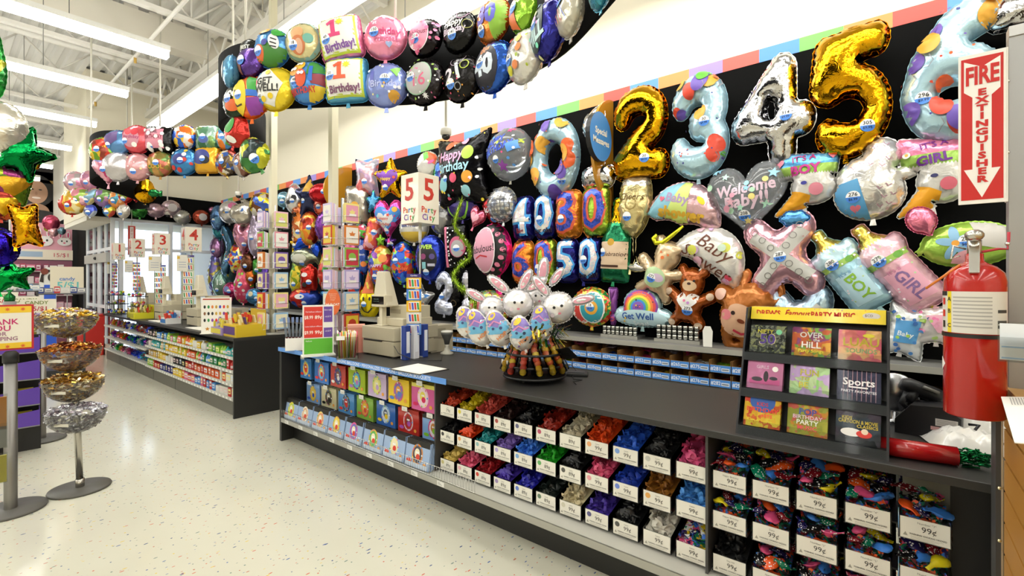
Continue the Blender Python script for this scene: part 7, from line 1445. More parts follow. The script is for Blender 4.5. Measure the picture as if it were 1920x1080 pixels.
m = MB(); m.add([(.05, .0, .2), (.26, .02, .24), (.28, .12, .16), (.1, .12, .13)], [(0, 1, 2, 3)], '1a1a1a'); m.build('side_flap', t)
GEM = cells(['e8c82a', 'd8542a', 'c8302a', 'e8b02a'], 60, rough=.2, metal=0, distort=False); r = random.Random(6)
for k in range(9):
    a = -2.6 + k * .5; u = V((math.cos(a), math.sin(a), 0)); u2 = V((math.cos(a + .3), math.sin(a + .3), 0)); a0, b0 = pc_ + u * .09 + V((0, 0, .33)), pc_ + u2 * .205 + V((0, 0, .085))
    o = thing('candy_tube', '%s tube of yellow and red candies round the carousel, clockwise from the register' % ORD(k), 'candy tube', a0, 0, 'candy tubes on the carousel')
    m = MB(); d = b0 - a0; [m.ball(d * (i / 9) + V((r.uniform(-.006, .006), r.uniform(-.006, .006), r.uniform(-.004, .004))), .024, r.choice(['e8c82a', 'd8642a', 'e8b81a', 'c8402a']), 8) for i in range(10)]; m.build('candy', o)['kind'] = 'stuff'; m = MB(); m.cyl(V((0, 0, 0)) - d * .03, d * 1.06, .031, mat('f0f0f0', 'clear'), 10); m.build('clear_sleeve', o)
FUR = mat('f1eff0', 'print')
def rabbit(px, py, rp, dd, roll, label, ears):
    p = atD(px, py, depth(pc_) + dd); k = (depth(pc_) + dd) / FPX; R_ = rp * k * .95; yw = facecam(p)
    o = balloon('rabbit_balloon', label, 'flower' if False else 'round', face(p, yw, math.radians(roll)), R_ * 2, R_ * 1.9, FUR, [('c', -.2, .1, .09, '141414'), ('c', .25, .1, .09, '141414'), ('e', .03, -.32, .1, .06, 'e88aa0'), ('c', -.4, -.35, .12, 'efe0e4')], .8, 24, None, None, 'rabbit balloons on the carousel', False, 'balloon')
    for ex, ey, L, an in ears:
        inf = inflated(s_ell(0, 0, .95, .95), L * k * .36, L * k, .6, 20); m = MB(); inf.body(m, FUR, None, .006); draw(inf, m, [('e', 0, -.02, .6, 1.9, 'e7a4b4')]); e = m.build('ear', o)
        e.matrix_local = Matrix.Translation((ex * k, ey * k, -.004)) @ Matrix.Rotation(math.radians(an), 4, 'Z') @ Matrix.Translation((0, L * k * .45, 0))
    r = random.Random(px); m = MB()
    for i in range(60): a = r.uniform(0, 6.28); q = R_ * r.uniform(.82, 1.0); m.add([(q * math.cos(a), q * .95 * math.sin(a), .01 + r.uniform(0, .02)), (q * math.cos(a + .06), q * .95 * math.sin(a + .06), .01), ((q + .014) * math.cos(a + .03), (q + .014) * .95 * math.sin(a + .03), .004)], [(0, 1, 2)], FUR)
    m.build('fur_fringe', o)['kind'] = 'stuff'
rabbit(971, 569, 31, -.02, 0, 'white rabbit balloon in the middle of the carousel facing the aisle', [(-18, 22, 52, 52), (16, 24, 48, -58), (4, 24, 48, -28)])
rabbit(1046, 577, 33, -.06, 14, 'white rabbit balloon at the near side of the carousel', [(-12, 26, 50, 24), (26, 4, 48, -92)])
rabbit(1010, 556, 27, .12, 4, 'white rabbit balloon peeking between two others at the back', [(6, 22, 56, -12), (24, 20, 42, -40)])
rabbit(922, 578, 25, .08, 0, 'small white rabbit balloon beside the tinsel garland', [(-12, 14, 44, 60)])
for k, (px, py, w, h, roll, dd, lab) in enumerate(((876, 604, 44, 62, 22, .08, 'purple and blue egg balloon outermost toward the register'), (898, 614, 46, 74, 24, -.02, 'purple and blue egg balloon overlapping the outermost egg'), (934, 615, 48, 72, 22, -.08, 'purple and blue egg balloon with orange lettering in the middle'), (978, 624, 48, 66, 14, -.14, 'purple and blue egg balloon lowest at the front of the carousel'), (1013, 607, 44, 72, 0, -.12, 'purple and blue egg balloon nearest the near rabbit'))):
    p = atD(px, py, depth(pc_) + dd); q = (depth(pc_) + dd) / FPX
    balloon('egg_balloon', lab, 'egg', face(p, facecam(p), math.radians(roll)), w * q, h * q, mat('ebe7e4', 'print'), [('p', [(-.95, .35), (-.7, .75), (-.3, .98), (.3, .98), (.7, .75), (.98, .2), (.4, .35), (0, .05), (-.5, .3)], '8a78c0'), ('p', [(-.98, .2), (-.5, .3), (0, .0), (.4, .3), (.98, .15), (.95, -.15), (.2, -.3), (-.95, -.1)], '6fb6dc'), ('e', -.1, .7, .35, .2, 'f0c83a', 30), ('l', [(-.6, .25), (-.1, .45), (.3, .2), (.8, .25)], .06, 'd88ab8'), ('c', .2, .0, .12, '3a4a7a'), ('c', -.35, .1, .1, '3a4a7a'), ('t', 'HOP', .05, -.4, .42, 'e0863a', .02, 0, 1.2, 20)] , .7, 26, None, None, 'egg balloons on the carousel')
m = MB(); r = random.Random(9)
for i in range(420):
    a = r.uniform(0, 6.28); q = r.uniform(.06, .2); b = pc_ + V((q * math.cos(a), q * math.sin(a), .30 + r.uniform(-.03, .06))); d = V((math.cos(a) * r.uniform(.3, 1), math.sin(a) * r.uniform(.3, 1), r.uniform(-.8, .8))).normalized(); e = d.cross(V((0, 0, 1))).normalized() * .004
    e = e * 1.6; m.add([b - e, b + e, b + d * .06 + e, b + d * .06 - e], [(0, 1, 2, 3)], r.choice(['foil:1a5a2a', 'foil:2a6a2a', 'foil:141a14', 'foil:c8a82a', 'foil:d8c03a', 'foil:6a4a8a']))
tag(m.build('tinsel_collar'), 'green and gold tinsel collar under the egg balloons', 'tinsel', None, 'stuff')
# ---------------------------------------------------------------- candy bowls and racks of the aisle
b0 = onZ(150, 917, 0); t = thing('candy_stand', 'chrome stand with four clear bowls of wrapped candy on an oval base', 'candy stand', b0)
CH = mat('b4b0a8', 'metal')
m = MB(); m.lathe([(.0, 0), (.185, 0), (.19, .008), (.185, .018), (0, .022)], '55534d', 40); m.build('base', t)
ax = [(135, 575), (126, 595), (132, 657), (138, 714), (143, 772)]; db = depth(b0)
def sp(px, py): return atD(px, py, db) - b0
m = MB(); m.tube([(0, 0, .02), sp(145, 800), sp(139, 720), sp(134, 650), sp(128, 600)], .022, CH, 14); m.tube([(0, 0, .015), (0, 0, .08)], .028, CH, 14); m.build('pole', t)
BOWL = mat('f2f2ee', 'bowl')
specs = [(126, 592, 'gold and silver', ['e8bc30', 'c89a24', 'd8ccb0', '8a7a9a', 'f0dc88']), (132, 655, 'copper and gold', ['cc8030', '9a4a22', 'e0a03a', 'c89868', '70341f']), (138, 712, 'dark gold', ['b88a2c', '744a1c', 'e0bc58', '986c34', 'e8d8a8']), (143, 770, 'silver', ['e0e0e4', 'b8b6c0', 'f4f4f8', 'a89aa4', 'd0ced8'])]
def candies(R_, pal, seed, n_=560):
    r = random.Random(seed); m = MB()
    for k in range(n_):
        a = r.uniform(0, 6.283); q = math.sqrt(r.random()); zt = .045 * (1 - q * q) + r.uniform(-.012, .012); x, y = q * R_ * .93 * math.cos(a), q * R_ * .93 * math.sin(a)
        if k % 2: ph = r.uniform(.1, 1.5); x, y, zt = R_ * .9 * math.sin(ph) * math.cos(a), R_ * .9 * math.sin(ph) * math.sin(a), -.152 * math.cos(ph)
        M = Matrix.Translation((x, y, zt)) @ Matrix.Rotation(r.uniform(0, 6), 4, 'Z') @ Matrix.Rotation(r.uniform(-.8, .8), 4, 'X') @ Matrix.Rotation(r.uniform(-.6, .6), 4, 'Y'); c_ = ('foil:', 'print:')[k % 3 == 0] + r.choice(pal)
        m.box((0, 0, 0), (.028, .014, .011), c_, M); m.add([(.015, -.004, 0), (.015, .004, 0), (.027, .009, .003), (.027, -.009, -.003), (-.015, -.004, 0), (-.015, .004, 0), (-.027, .009, -.003), (-.027, -.009, .003)], [(0, 1, 2, 3), (4, 5, 6, 7)], c_, False, M)
    return m
BR = .185
for k, (px, py, nm, pal) in enumerate(specs):
    p = sp(px, py); m = MB(); m.lathe([(.02, -.172)] + [(BR * math.sin(a), -.17 * math.cos(a)) for a in [.25 + i * .132 for i in range(11)]] + [(BR + .006, .004), (BR - .003, .004)], BOWL, 36, Matrix.Translation(p), cap=False); m.build('bowl', t)
    m = MB(); m.add([V(p) + V((RT.x * x - FW.x * .17, RT.y * x - FW.y * .17, z - .075)) for x, z in ((-.01, 0), (.1, 0), (.1, .022), (-.01, .022))], [(0, 1, 2, 3)], 'd8d4c4'); m.build('bowl_label', t)
    o = candies(BR, pal, k).build('wrapped_candies'); o.location = b0 + p; tag(o, '%s wrapped candies in the %s bowl of the chrome stand' % (nm, ORD(k)), 'candies', None, 'stuff')
# rack with purple trays between two grey uprights
A, B = onZ(20, 958, 0), onZ(78, 825, 0); t = thing('candy_rack', 'grey two-post rack with purple trays and oval feet', 'rack', (0, 0, 0)); PUR = mat('5a3aa0', 'paint'); GR = mat('8f8d8a', 'brushed')
d = (B - A); L_ = d.length; d.normalize(); nr = V((-d.y, d.x, 0)); nr = nr if nr.y < 0 else -nr
for P_, hz in ((A, 1.06), (B, 1.16)):
    m = MB(); m.lathe([(0, 0), (.185, 0), (.19, .01), (.185, .02), (0, .022)], '5d5b56', 36, Matrix.Translation(P_)); m.build('foot', t)
    m = MB(); m.lathe([(.035, 0), (.035, .02), (.035, hz)], GR, 20, Matrix.Translation(P_)); m.build('upright', t)
    m = MB(); m.lathe([(.038, hz - .02), (.042, hz - .02), (.042, hz + .04), (.025, hz + .06), (0, hz + .06)], '1a1a1c', 18, Matrix.Translation(P_)); m.build('cap', t)
p = atD(46, 700, 4.45); T = Matrix.Translation((p.x, p.y, 0)) @ Matrix.Rotation(facecam(p), 4, 'Z'); kz = 4.45 / FPX
m = MB(); m.bx((-.2, .02, 0), (.11, .04, 1.1), '1a1a1d', T); m.bx((-.2, -.2, 0), (-.185, .03, 1.1), '6a6a6e', T); m.build('back_panel', t)
for k, (y0, y1) in enumerate(((630, 657), (672, 706), (722, 753), (764, 792))):
    z0, z1 = EYE + (HY - y1) * kz, EYE + (HY - y0) * kz; m = MB()
    m.add([T @ V(q) for q in ((-.18, -.2, z0), (.1, -.2, z0), (.1, -.2, z1), (-.18, -.2, z1 - .035), (-.18, -.192, z0), (.1, -.192, z0), (.1, -.192, z1), (-.18, -.192, z1 - .035))], [(0, 1, 2, 3), (7, 6, 5, 4), (3, 2, 6, 7), (1, 5, 6, 2), (0, 3, 7, 4)], PUR); m.build('tray', t)
    m = MB(); m.bx((-.18, -.192, z0 - .012), (.1, .02, z0), '9a9a9e', T); m.bx((.095, -.192, z0), (.1, .02, z1), PUR, T); m.build('tray_floor', t)
for k in range(4):
    q = T @ V((-.1 + .1 * (k % 2), -.1, EYE + (HY - (792, 753)[k // 2]) * kz + .002)); o = bpy.data.objects.new('favor_box', GB[k % 4]); COL.objects.link(o); o.location = q; o.rotation_euler = (.35, 0, facecam(p)); o.scale = (.9, .6, 1.2)
    for j, h in ((0, ['c8d03a', 'b8a838'][k % 2]), (1, 'e8e0a0')): o.material_slots[j].link = 'OBJECT'; o.material_slots[j].material = mat(h, 'paint')
    tag(o, '%s yellow green candy box in the purple trays, counting upward' % ORD(k), 'candy box', 'candy boxes in the purple trays')
for k, (py, h, c_) in enumerate(((775, 60, 'd8903a'), (820, 40, '9a9a94'), (880, 50, 'd8c83a'))):
    p = atD(1, py, 3.12); q = 3.12 / FPX; t2 = thing('candy_pouch', '%s clear candy pouch hanging on the near upright, from the top' % ORD(k), 'pouch', p, facecam(p), 'candy pouches on the near upright'); m = MB(); m.bx((-.05, 0, -h * q / 2), (.028, .02, h * q / 2), c_); m.build('contents', t2); m = MB(); m.bx((-.053, -.003, -h * q / 2 - .004), (.032, -.001, h * q / 2 + .02), ACR); m.build('clear_front', t2)
def signcard(px, py, w, h, dep, label, bg, frame, lines, name='sign_board', foot=0, fr=.012):
    p = atD(px, py, dep); k = dep / FPX; w, h = w * k, h * k; t = thing(name, label, 'sign', (p.x, p.y, p.z - h / 2), facecam(p)); m = MB(); m.bx((-w / 2, 0, 0), (w / 2, .012, h), frame); m.bx((-w / 2 + fr, -.002, fr), (w / 2 - fr, 0, h - fr), bg); m.build('board', t); m = MB()
    for s, x, z, sz, c_ in lines: m.text(s, sz * h, c_, TF((x * w, -.0035, z * h)), bold=.02, fit=w * .85)
    if m.f: m.build('lettering', t)
    if foot: m = MB(); m.cyl((0, .01, 0), (0, .01, -(p.z - h / 2)), .008, '9a9a96', 8); m.build('post', t)
    return t
s = signcard(-2, 615, 92, 86, 3.28, 'thank you for shopping sign in a red frame on the rack', 'e6e0d0', 'b8222a', [('THANK', 0, .62, .17, 'c02a6a'), ('YOU', 0, .48, .17, 'c02a6a'), ('FOR', 0, .36, .12, '9a6a80'), ('SHOPPING', 0, .25, .12, '9a6a80')])
k = 3.28 / FPX; w, h = 92 * k, 86 * k
for z, a_, b_ in ((.9, h * .82, h - .012), (.08, .012, h * .16)):
    m = MB(); m.bx((-w / 2 + .012, -.003, a_), (w / 2 - .012, -.002, b_), 'e8c02a')
    for x in (-.3, -.1, .12, .34): m.add([(x * w + a, -.0036, z * h + b) for a, b in starpts(8, .4, 0, .016)] + [(x * w, -.0036, z * h)], [(i, (i + 1) % 16, 16) for i in range(16)], 'd8602a')
    m.build('flower_border', s)
m = MB(); m.cyl((.05, .006, -.01), (.05, .006, -.16), .012, 'b8222a', 8); m.build('stem', s)
for px, py, w, h, dep, lab in ((5, 560, 40, 24, 5.6, 'first white candy price card along the racks'), (50, 571, 36, 30, 5.3, 'middle white candy price card along the racks'), (72, 574, 48, 26, 5.0, 'white candy price card touching the top candy bowl')):
    signcard(px, py, w, h, dep, lab, 'ece6d4', 'ece6d4', [('CANDY', -.05, .74, .34, '7a8a3a'), ('15/$1', 0, .3, .44, 'b83040')], 'price_card', 1)
p = atD(68, 604, 5.4); t = thing('candy_bowl', 'clear bowl of yellow candies behind the chrome stand', 'bowl', p); m = MB(); m.lathe([(.02, -.172)] + [(BR * math.sin(a), -.17 * math.cos(a)) for a in [.25 + i * .132 for i in range(11)]], BOWL, 30, cap=False); m.build('bowl', t); m = MB(); m.cyl((0, 0, -p.z), (0, 0, -.17), .02, CH, 12); m.cyl((0, 0, -p.z), (0, 0, -p.z + .02), .2, '5d5b56', 24); m.build('pole', t)
o = candies(BR, ['d8d03a', 'b8b83a', '8a6ab0', 'e8e08a'], 9, 260).build('wrapped_candies'); o.location = p; tag(o, 'yellow and purple wrapped candies in the bowl behind the chrome stand', 'candies', None, 'stuff')
# foil balloon bunch at the aisle
BD_ = 4.5
def L(label, shape, px, py, w, h, base, items=(), roll=0, dd=0, puff=.55, n=26, yaw=0, name='foil_balloon'):
    p = atD(px, py, BD_ + dd); k = (BD_ + dd) / FPX; cf = math.cos(math.atan((px - 960) / FPX)); return balloon(name, label, shape, face(p, facecam(p) + yaw, math.radians(roll)), w * k * cf, h * k, asmat(base), list(items), puff, n, None, None, 'balloon bunch by the candy racks')
L('plain cream foil balloon at the top of the aisle bunch', 'round', 4, 238, 104, 98, mat('c9c4b4', 'foil'))
L('dark green leaf-patterned balloon above the cream one', 'egg', -14, 120, 56, 140, cells(['1a7a2a', '2a9a3a', 'a8a82a', '0a5a1a'], 8))
L('large emerald green star balloon under the cream one', 'star', 38, 288, 150, 120, mat('0a7a3a', 'mirror'), roll=-18, dd=.12, puff=.7)
L('golden fin-shaped balloon behind the emerald star', 'fish', 60, 306, 34, 34, GOLD, roll=90, dd=.25)
L('carnival patterned square balloon in green and purple', 'pillow', 14, 346, 92, 70, cells(['5a7a1a', '7a2a5a', 'b88a1a', '8aa02a'], 6, metal=.7), roll=-12, dd=.1)
L('carnival patterned orange balloon', 'round', 4, 382, 70, 62, cells(['b8501a', '8a2a1a', 'c8a01a', '6a7a2a'], 7, metal=.7), dd=.05)
L('golden puffed square balloon in the aisle bunch', 'star4', 48, 423, 64, 92, GOLD, roll=6, dd=-.05, puff=.8)
L('deep purple round balloon in the aisle bunch', 'round', -2, 464, 84, 74, mat('2a1a9a', 'mirror'), dd=-.1, puff=.7)
L('emerald green star balloon lowest in the aisle bunch', 'star', 20, 518, 108, 70, mat('0a8a3a', 'mirror'), roll=8, puff=.75)
p = atD(18, 556, 4.9); t = thing('balloon_weight', 'green foil wrapped weight holding the aisle balloon bunch', 'weight', (p.x, p.y, p.z)); m = MB(); m.lathe([(0, -.05), (.04, -.05), (.045, 0), (.01, .04), (.03, .07), (0, .05)], 'foil:1a7a3a', 12); m.build('wrapped_weight', t); m = MB(); [m.tube([(0, 0, .04), (dx * .4, 0, .3), (dx, 0, .9)], .003, 'd8d4c8', 4) for dx in (-.06, .04, .1)]; m.build('ribbon', t)['kind'] = 'stuff'; m = MB(); m.cyl((0, 0, -p.z), (0, 0, -.05), .05, '8a8884', 14); m.build('shelf_post', t)
# displays along the distant wall
p = atD(80, 455, 12.0); k = 12 / FPX; t = thing('sweets_display', 'pink sweets display with two white bunny cutouts on its header', 'display', (p.x, p.y, 0), facecam(p)); zz = lambda py: EYE + (HY - py) * k
m = MB(); m.bx((-.55, .0, zz(470)), (.55, .03, zz(418)), 'e0a0b0'); m.build('header', t); m = MB(); m.bx((-.58, -.04, zz(487)), (.56, -.01, zz(468)), 'e8dcc8'); m.bx((-.5, -.043, zz(482)), (.0, -.04, zz(472)), '9ab0c8'); m.text('15/$1', .14, 'c02a4a', TF((.34, -.044, zz(478)))); m.build('price_panel', t)
m = MB(); m.bx((-.55, .0, 0), (.55, .04, zz(488)), '8a4a62'); [m.bx((-.55, -.35, zz(y)), (.55, .0, zz(y) + .02), 'b8a8a8') for y in (510, 532, 555, 580)]; m.build('shelving', t)
for x, s in ((.02, 1), (.4, .8)):
    m = MB(); [m.add([(x + s * (cx + a * math.cos(q)), -.045, zz(452) + s * (cz + b * math.sin(q))) for q in [2 * PI * i / 18 for i in range(18)]], [tuple(range(18))[::-1]], c_) for cx, cz, a, b, c_ in ((0, 0, .17, .13, 'ece8e6'), (-.09, .22, .045, .12, 'ece8e6'), (.09, .22, .045, .12, 'ece8e6'))]; [m.add([(x + s * (cx + a * math.cos(q)), -.047, zz(452) + s * (cz + b * math.sin(q))) for q in [2 * PI * i / 12 for i in range(12)]], [tuple(range(12))[::-1]], c_) for cx, cz, a, b, c_ in ((-.09, .22, .022, .09, 'd83a7a'), (.09, .22, .022, .09, 'd83a7a'), (-.06, .02, .02, .03, '1a1a1a'), (.06, .02, .02, .03, '1a1a1a'), (0, -.04, .03, .02, 'd83a6a'))]; m.build('bunny_cutout', t)
r = random.Random(12); cn_ = ['first', 'second', 'third', 'fourth']
for row in range(4):
    for q in range(8):
        x = -.48 + q * .135; P_ = Matrix.Translation((p.x, p.y, 0)) @ Matrix.Rotation(facecam(p), 4, 'Z') @ V((x, -.2, zz((510, 532, 555, 580)[row]) + .02)); o = bpy.data.objects.new('favor_box', GB[r.randrange(4)]); COL.objects.link(o); o.location = P_; o.rotation_euler = (0, 0, facecam(p)); o.scale = (1.2, 1, 1.6)
        for j, h in ((0, r.choice(['d86a8a', 'b83a5a', 'e8b0c0', '9a3a5a', 'e4dcd8'])), (1, 'e8d0d8')): o.material_slots[j].link = 'OBJECT'; o.material_slots[j].material = mat(h, 'paint')
        tag(o, '%s sweets box along the %s shelf of the pink bunny display' % (ORD(q), cn_[row]), 'sweets', 'sweets on the pink display')
for px, py, s, c_, lab in ((96, 418, 30, 'c04a68', 'raspberry pink ball balloon above the bunny display'), (100, 435, 18, 'd8a8b0', 'pale pink ball balloon above the bunny display'), (116, 433, 14, '6a8a9a', 'small striped ball balloon beside the bunny display'), (89, 428, 12, 'a8b03a', 'small yellow green ball balloon above the bunny display')):
    q = atD(px, py, 11.8); balloon('foil_balloon', lab, 'round', face(q, facecam(q)), s * 11.8 / FPX * .8, s * 11.8 / FPX, mat(c_, 'foil'), (), .8, 16)
q0 = atD(90, 530, 9.5); k = 9.5 / FPX; t = thing('cardboard_standee', 'cardboard cutout of a person in a blue vest raising a ball', 'standee', (q0.x, q0.y, 0), facecam(q0)); z_ = lambda py: EYE + (HY - py) * k; x_ = lambda px: (px - 90) * k * .75
def poly(pts, c_, y): m.prism([(x_(a), z_(b)) for a, b in pts], .006, c_, TF((0, y, 0)))
def circ(a, b, rx, ry): return [(a + rx * math.cos(q), b - ry * math.sin(q)) for q in [2 * PI * i / 18 for i in range(18)]]
m = MB(); poly([(74, 525), (76, 512), (86, 500), (96, 502), (105, 512), (106, 700), (80, 700)], 'e8e6e2', 0); poly([(83, 534), (104, 534), (106, 700), (82, 700)], '2a5ad0', -.008); m.build('vest_panel', t)
m = MB(); poly(circ(95, 520, 5.5, 7), '2a1c16', -.016); poly([(75, 528), (78, 515), (88, 505), (98, 507), (97, 510), (88, 510), (82, 518), (82, 530)], '2a1c16', -.016); m.build('head_and_arms', t); m = MB(); poly(circ(84, 509, 7, 6), '7a2f1a', -.024); m.build('ball', t)
signcard(126, 523, 46, 46, 9.0, 'white candy sign with pastel numerals beside the standee', 'e6dcc4', 'e6dcc4', [('5/$1', .05, .22, .4, '6ac0c0'), ('candy', 0, .5, .2, '4a7ac0')], 'price_card', 1)
for k_, (x0, x1, y0, y1, dep, lab, cs_) in enumerate(((70, 160, 550, 600, 8.0, 'low merchandise rack of small packets before the entrance', ['3a4a8a', '8a8a92', 'c83a3a', 'd8d4cc']), (0, 70, 545, 600, 7.2, 'merchandise table of folded blue goods by the candy cards', ['6a8ab0', 'b8c0c8', 'd8d4c8', '8a9ab0']))):
    p = atD((x0 + x1) / 2, y0, dep); kk = dep / FPX; w = (x1 - x0) * kk * .75; t = thing('merchandise_rack', lab, 'rack', (p.x, p.y, 0), facecam(p)); m = MB(); zt = p.z; m.bx((-w / 2, 0, 0), (w / 2, .4, .1), '3a3a3c'); [m.bx((a, 0, 0), (a + .02, .4, zt), '3a3a3c') for a in (-w / 2, w / 2 - .02)]; [m.bx((-w / 2, 0, z), (w / 2, .4, z + .015), '4a4a4c') for z in (zt - .02, zt * .5)]; m.build('frame', t)
    for lv, z in enumerate((zt, zt * .5 + .015)):
        for q in range(6):
            P_ = Matrix.Translation((p.x, p.y, 0)) @ Matrix.Rotation(facecam(p), 4, 'Z') @ V((-w / 2 + w * (q + .5) / 6, .08, z)); o = bpy.data.objects.new('favor_box', GB[q % 4]); COL.objects.link(o); o.location = P_; o.rotation_euler = (0, 0, facecam(p))
            for j, h in ((0, cs_[q % 4]), (1, 'e4e2da')): o.material_slots[j].link = 'OBJECT'; o.material_slots[j].material = mat(h, 'paint')
            tag(o, '%s small packet on the %s level of the %s' % (ORD(q), ['upper', 'lower'][lv], ['entrance rack', 'blue goods table'][k_]), 'packet', 'packets on the low racks')
for px, py, s_, sh, lab in ((128, 465, 20, 'star', 'green star balloon nearer the bunny display'), (149, 466, 20, 'star', 'green star balloon nearer the entrance'), (130, 487, 19, 'round', 'green round balloon nearer the bunny display'), (150, 487, 19, 'round', 'green round balloon nearer the entrance'), (128, 503, 20, 'star', 'lower green star balloon nearer the bunny display'), (149, 503, 20, 'star', 'lower green star balloon nearer the entrance'), (157, 446, 24, 'flower', 'green and gold leafy balloon under the far colour band')):
    q = onX(px, py, -20.7); balloon('foil_balloon', lab + ' on the far black wall', sh, face(q, PI / 2 * .9), s_ * depth(q) / FPX * 1.1, s_ * depth(q) / FPX, mat('0f7a3c', 'foil') if sh != 'flower' else cells(['2a8a3a', 'c8b84a', '1a5a2a'], 9), (), .7, 18, (.3, -.3), None, 'green balloons on the far wall')
t = thing('wall_poster', 'dark wall poster showing a smiling person high on the far wall', 'poster', onX(68, 366, -20.9)); m = MB(); m.bx((-.02, -1.0, -.9), (.0, 1.0, .9), '1c1512'); m.build('sheet', t); m = MB()
def blob(cy, cz, a, b, c_, e): m.add([(e, cy + a * math.cos(q), cz + b * math.sin(q)) for q in [2 * PI * i / 24 for i in range(24)]], [tuple(range(24))], c_)
for a in ((0, .15, .42, .5, '0e0a09', .004), (0, -.5, .3, .25, 'a07a60', .006), (0, .1, .26, .36, 'b58c70', .008), (-.09, .18, .04, .02, '2a1a14', .01), (.09, .18, .04, .02, '2a1a14', .01), (0, .06, .03, .06, 'a67c62', .01), (0, -.08, .1, .03, 'e0d0c4', .01), (0, -.75, .7, .3, '15100e', .012)): blob(*a)
m.build('portrait', t)
t = thing('wall_poster', 'dark wall poster of a gold framed doorway on the far wall', 'poster', onX(102, 372, -20.9)); m = MB(); m.bx((-.02, -.62, -.8), (.0, .62, .8), '17110f'); m.build('sheet', t); m = MB(); [m.bx((.002, *a), (.004, *b), '8a6a30') for a, b in (((-.5, .45), (.5, .55)), ((-.5, -.7), (-.42, .5)), ((.42, -.7), (.5, .5)))]; m.build('frame_print', t)
# ---------------------------------------------------------------- the slatwall fixture, fire sign and extinguisher
TANM = mat('a9762f', 'paint'); t = thing('slatwall_fixture', 'tan slatwall display fixture with grey metal upright', 'display fixture', (0, 0, 0))
m = MB(); FX = .253; m.bx((FX + .004, -.6, 0), (1.4, 2.04, 1.285), '5c4018')
z = .02
while z < 1.2: m.bx((FX, -.6, z), (FX + .006, 2.045, min(z + .088, 1.285)), TANM); z += .096
m.bx((FX, -.6, z), (FX + .006, 2.045, 1.285), TANM); m.build('slat_base', t); m = MB(); m.bx((FX, -.6, 1.285), (1.4, 2.045, 1.295), 'b78f52'); m.build('base_top', t)
m = MB(); m.bx((.285, 2.06, 1.295), (1.3, 2.075, 2.36), '4a3c2a'); z = 1.31
while z < 2.3: m.bx((.285, 2.05, z), (1.3, 2.062, z + .088), 'b98a4c'); z += .1
m.build('slat_panel', t); m = MB(); m.bx((.258, 2.005, 1.295), (.29, 2.05, 2.33), mat('a6a6a6', 'brushed')); m.bx((.258, 2.0, 2.33), (1.3, 2.05, 2.36), mat('c4c4c4', 'brushed')); m.bx((.29, 2.0, 1.955), (1.2, 2.03, 1.98), mat('c4c4c4', 'brushed')); m.build('metal_upright', t)
m = MB(); m.bx((.236, 2.05, .25), (.2475, 2.14, 1.6), mat('3a3a3a', 'paint')); m.bx((.2475, 2.05, .25), (.2525, 2.056, 1.6), mat('c8c8c4', 'metal')); m.build('edge_guard', t)
m = MB(); [m.ball((.244, 2.048, z), .006, mat('d8cfa8', 'metal'), 8) for z in (.82, .98, 1.36)]; [m.ball((.255, 2.003, z), .006, mat('d8d8d4', 'metal'), 8) for z in (1.45, 1.72, 1.99, 2.2)]; m.build('screw', t)['kind'] = 'stuff'
SY = 1.985; a, b = onY(1797, 105, SY), onY(1887, 378, SY); t = thing('fire_sign', 'red and white fire extinguisher sign with downward arrow on the metal upright', 'sign', (0, 0, 0)); x0, x1, z0, z1 = a.x, b.x, b.z, onY(1842, 98, SY).z
m = MB(); m.bx((x0, SY, z0), (x1, SY + .003, z1), 'efece6'); m.bx((x1, SY, z0), (x1 + .004, SY + .03, z1), 'e4e1da'); m.build('plate', t, bev=.001); w, h = x1 - x0, z1 - z0; m = MB(); m.bx((x0 + .006, SY - .0012, z0 + .012), (x1 - .006, SY, z1 - .012), 'c41f1a'); m.build('red_field', t); m = MB(); cx = (x0 + x1) / 2
m.prism([(-.38 * w, .455 * h), (0, .405 * h), (.38 * w, .455 * h), (.38 * w, .25 * h), (.2 * w, .21 * h), (.2 * w, -.27 * h), (.38 * w, -.27 * h), (0, -.46 * h), (-.38 * w, -.27 * h), (-.2 * w, -.27 * h), (-.2 * w, .21 * h), (-.38 * w, .25 * h)][::-1], .0006, 'efece6', TF((cx, SY - .002, (z0 + z1) / 2))); m.build('arrow', t); m = MB(); m.text('FIRE', .075, 'c41f1a', TF((cx, SY - .0035, z0 + h * .845)), bold=.035, fit=w * .7)
for i, ch in enumerate('EXTINGUISHER'): m.text(ch, .0265, 'c41f1a', TF((cx, SY - .0035, z0 + h * (.735 - i * .0523))), bold=.05, sx=1.35)
m.build('lettering', t)
ec = V((.178, 1.93, 0)); zb_, zt = 1.215, 1.655; t = thing('fire_extinguisher', 'red fire extinguisher hung from the metal upright', 'fire extinguisher', (ec.x, ec.y, zb_)); H_ = zt - zb_; RE = .068; RED = mat('b3120c', 'gloss')
m = MB(); m.lathe([(0, 0), (RE - .006, 0), (RE, .006), (RE, H_ - .045), (RE * .93, H_ - .022), (RE * .7, H_ - .004), (.03, H_ + .006), (.02, H_ + .014), (.02, H_ + .035), (0, H_ + .035)], RED, 40); m.build('cylinder', t)
ang0 = math.atan2(-ec.y, -ec.x)
def wrap(z0, z1, a0, a1, c_, r_, m, n_=14): m.add([((RE + r_) * math.cos(ang0 + a), (RE + r_) * math.sin(ang0 + a), z) for i in range(n_ + 1) for a in [a0 + (a1 - a0) * i / n_] for z in (z0, z1)], [(2 * i, 2 * i + 2, 2 * i + 3, 2 * i + 1) for i in range(n_)], c_, True)
m = MB(); wrap(.245, .365, -1.45, 1.35, 'd9d5cb', .0008, m, 24); wrap(.245, .365, -.95, -.77, 'e8cf2a', .0012, m, 4); wrap(.352, .365, -1.45, -.98, '1a1a1a', .0014, m, 6)
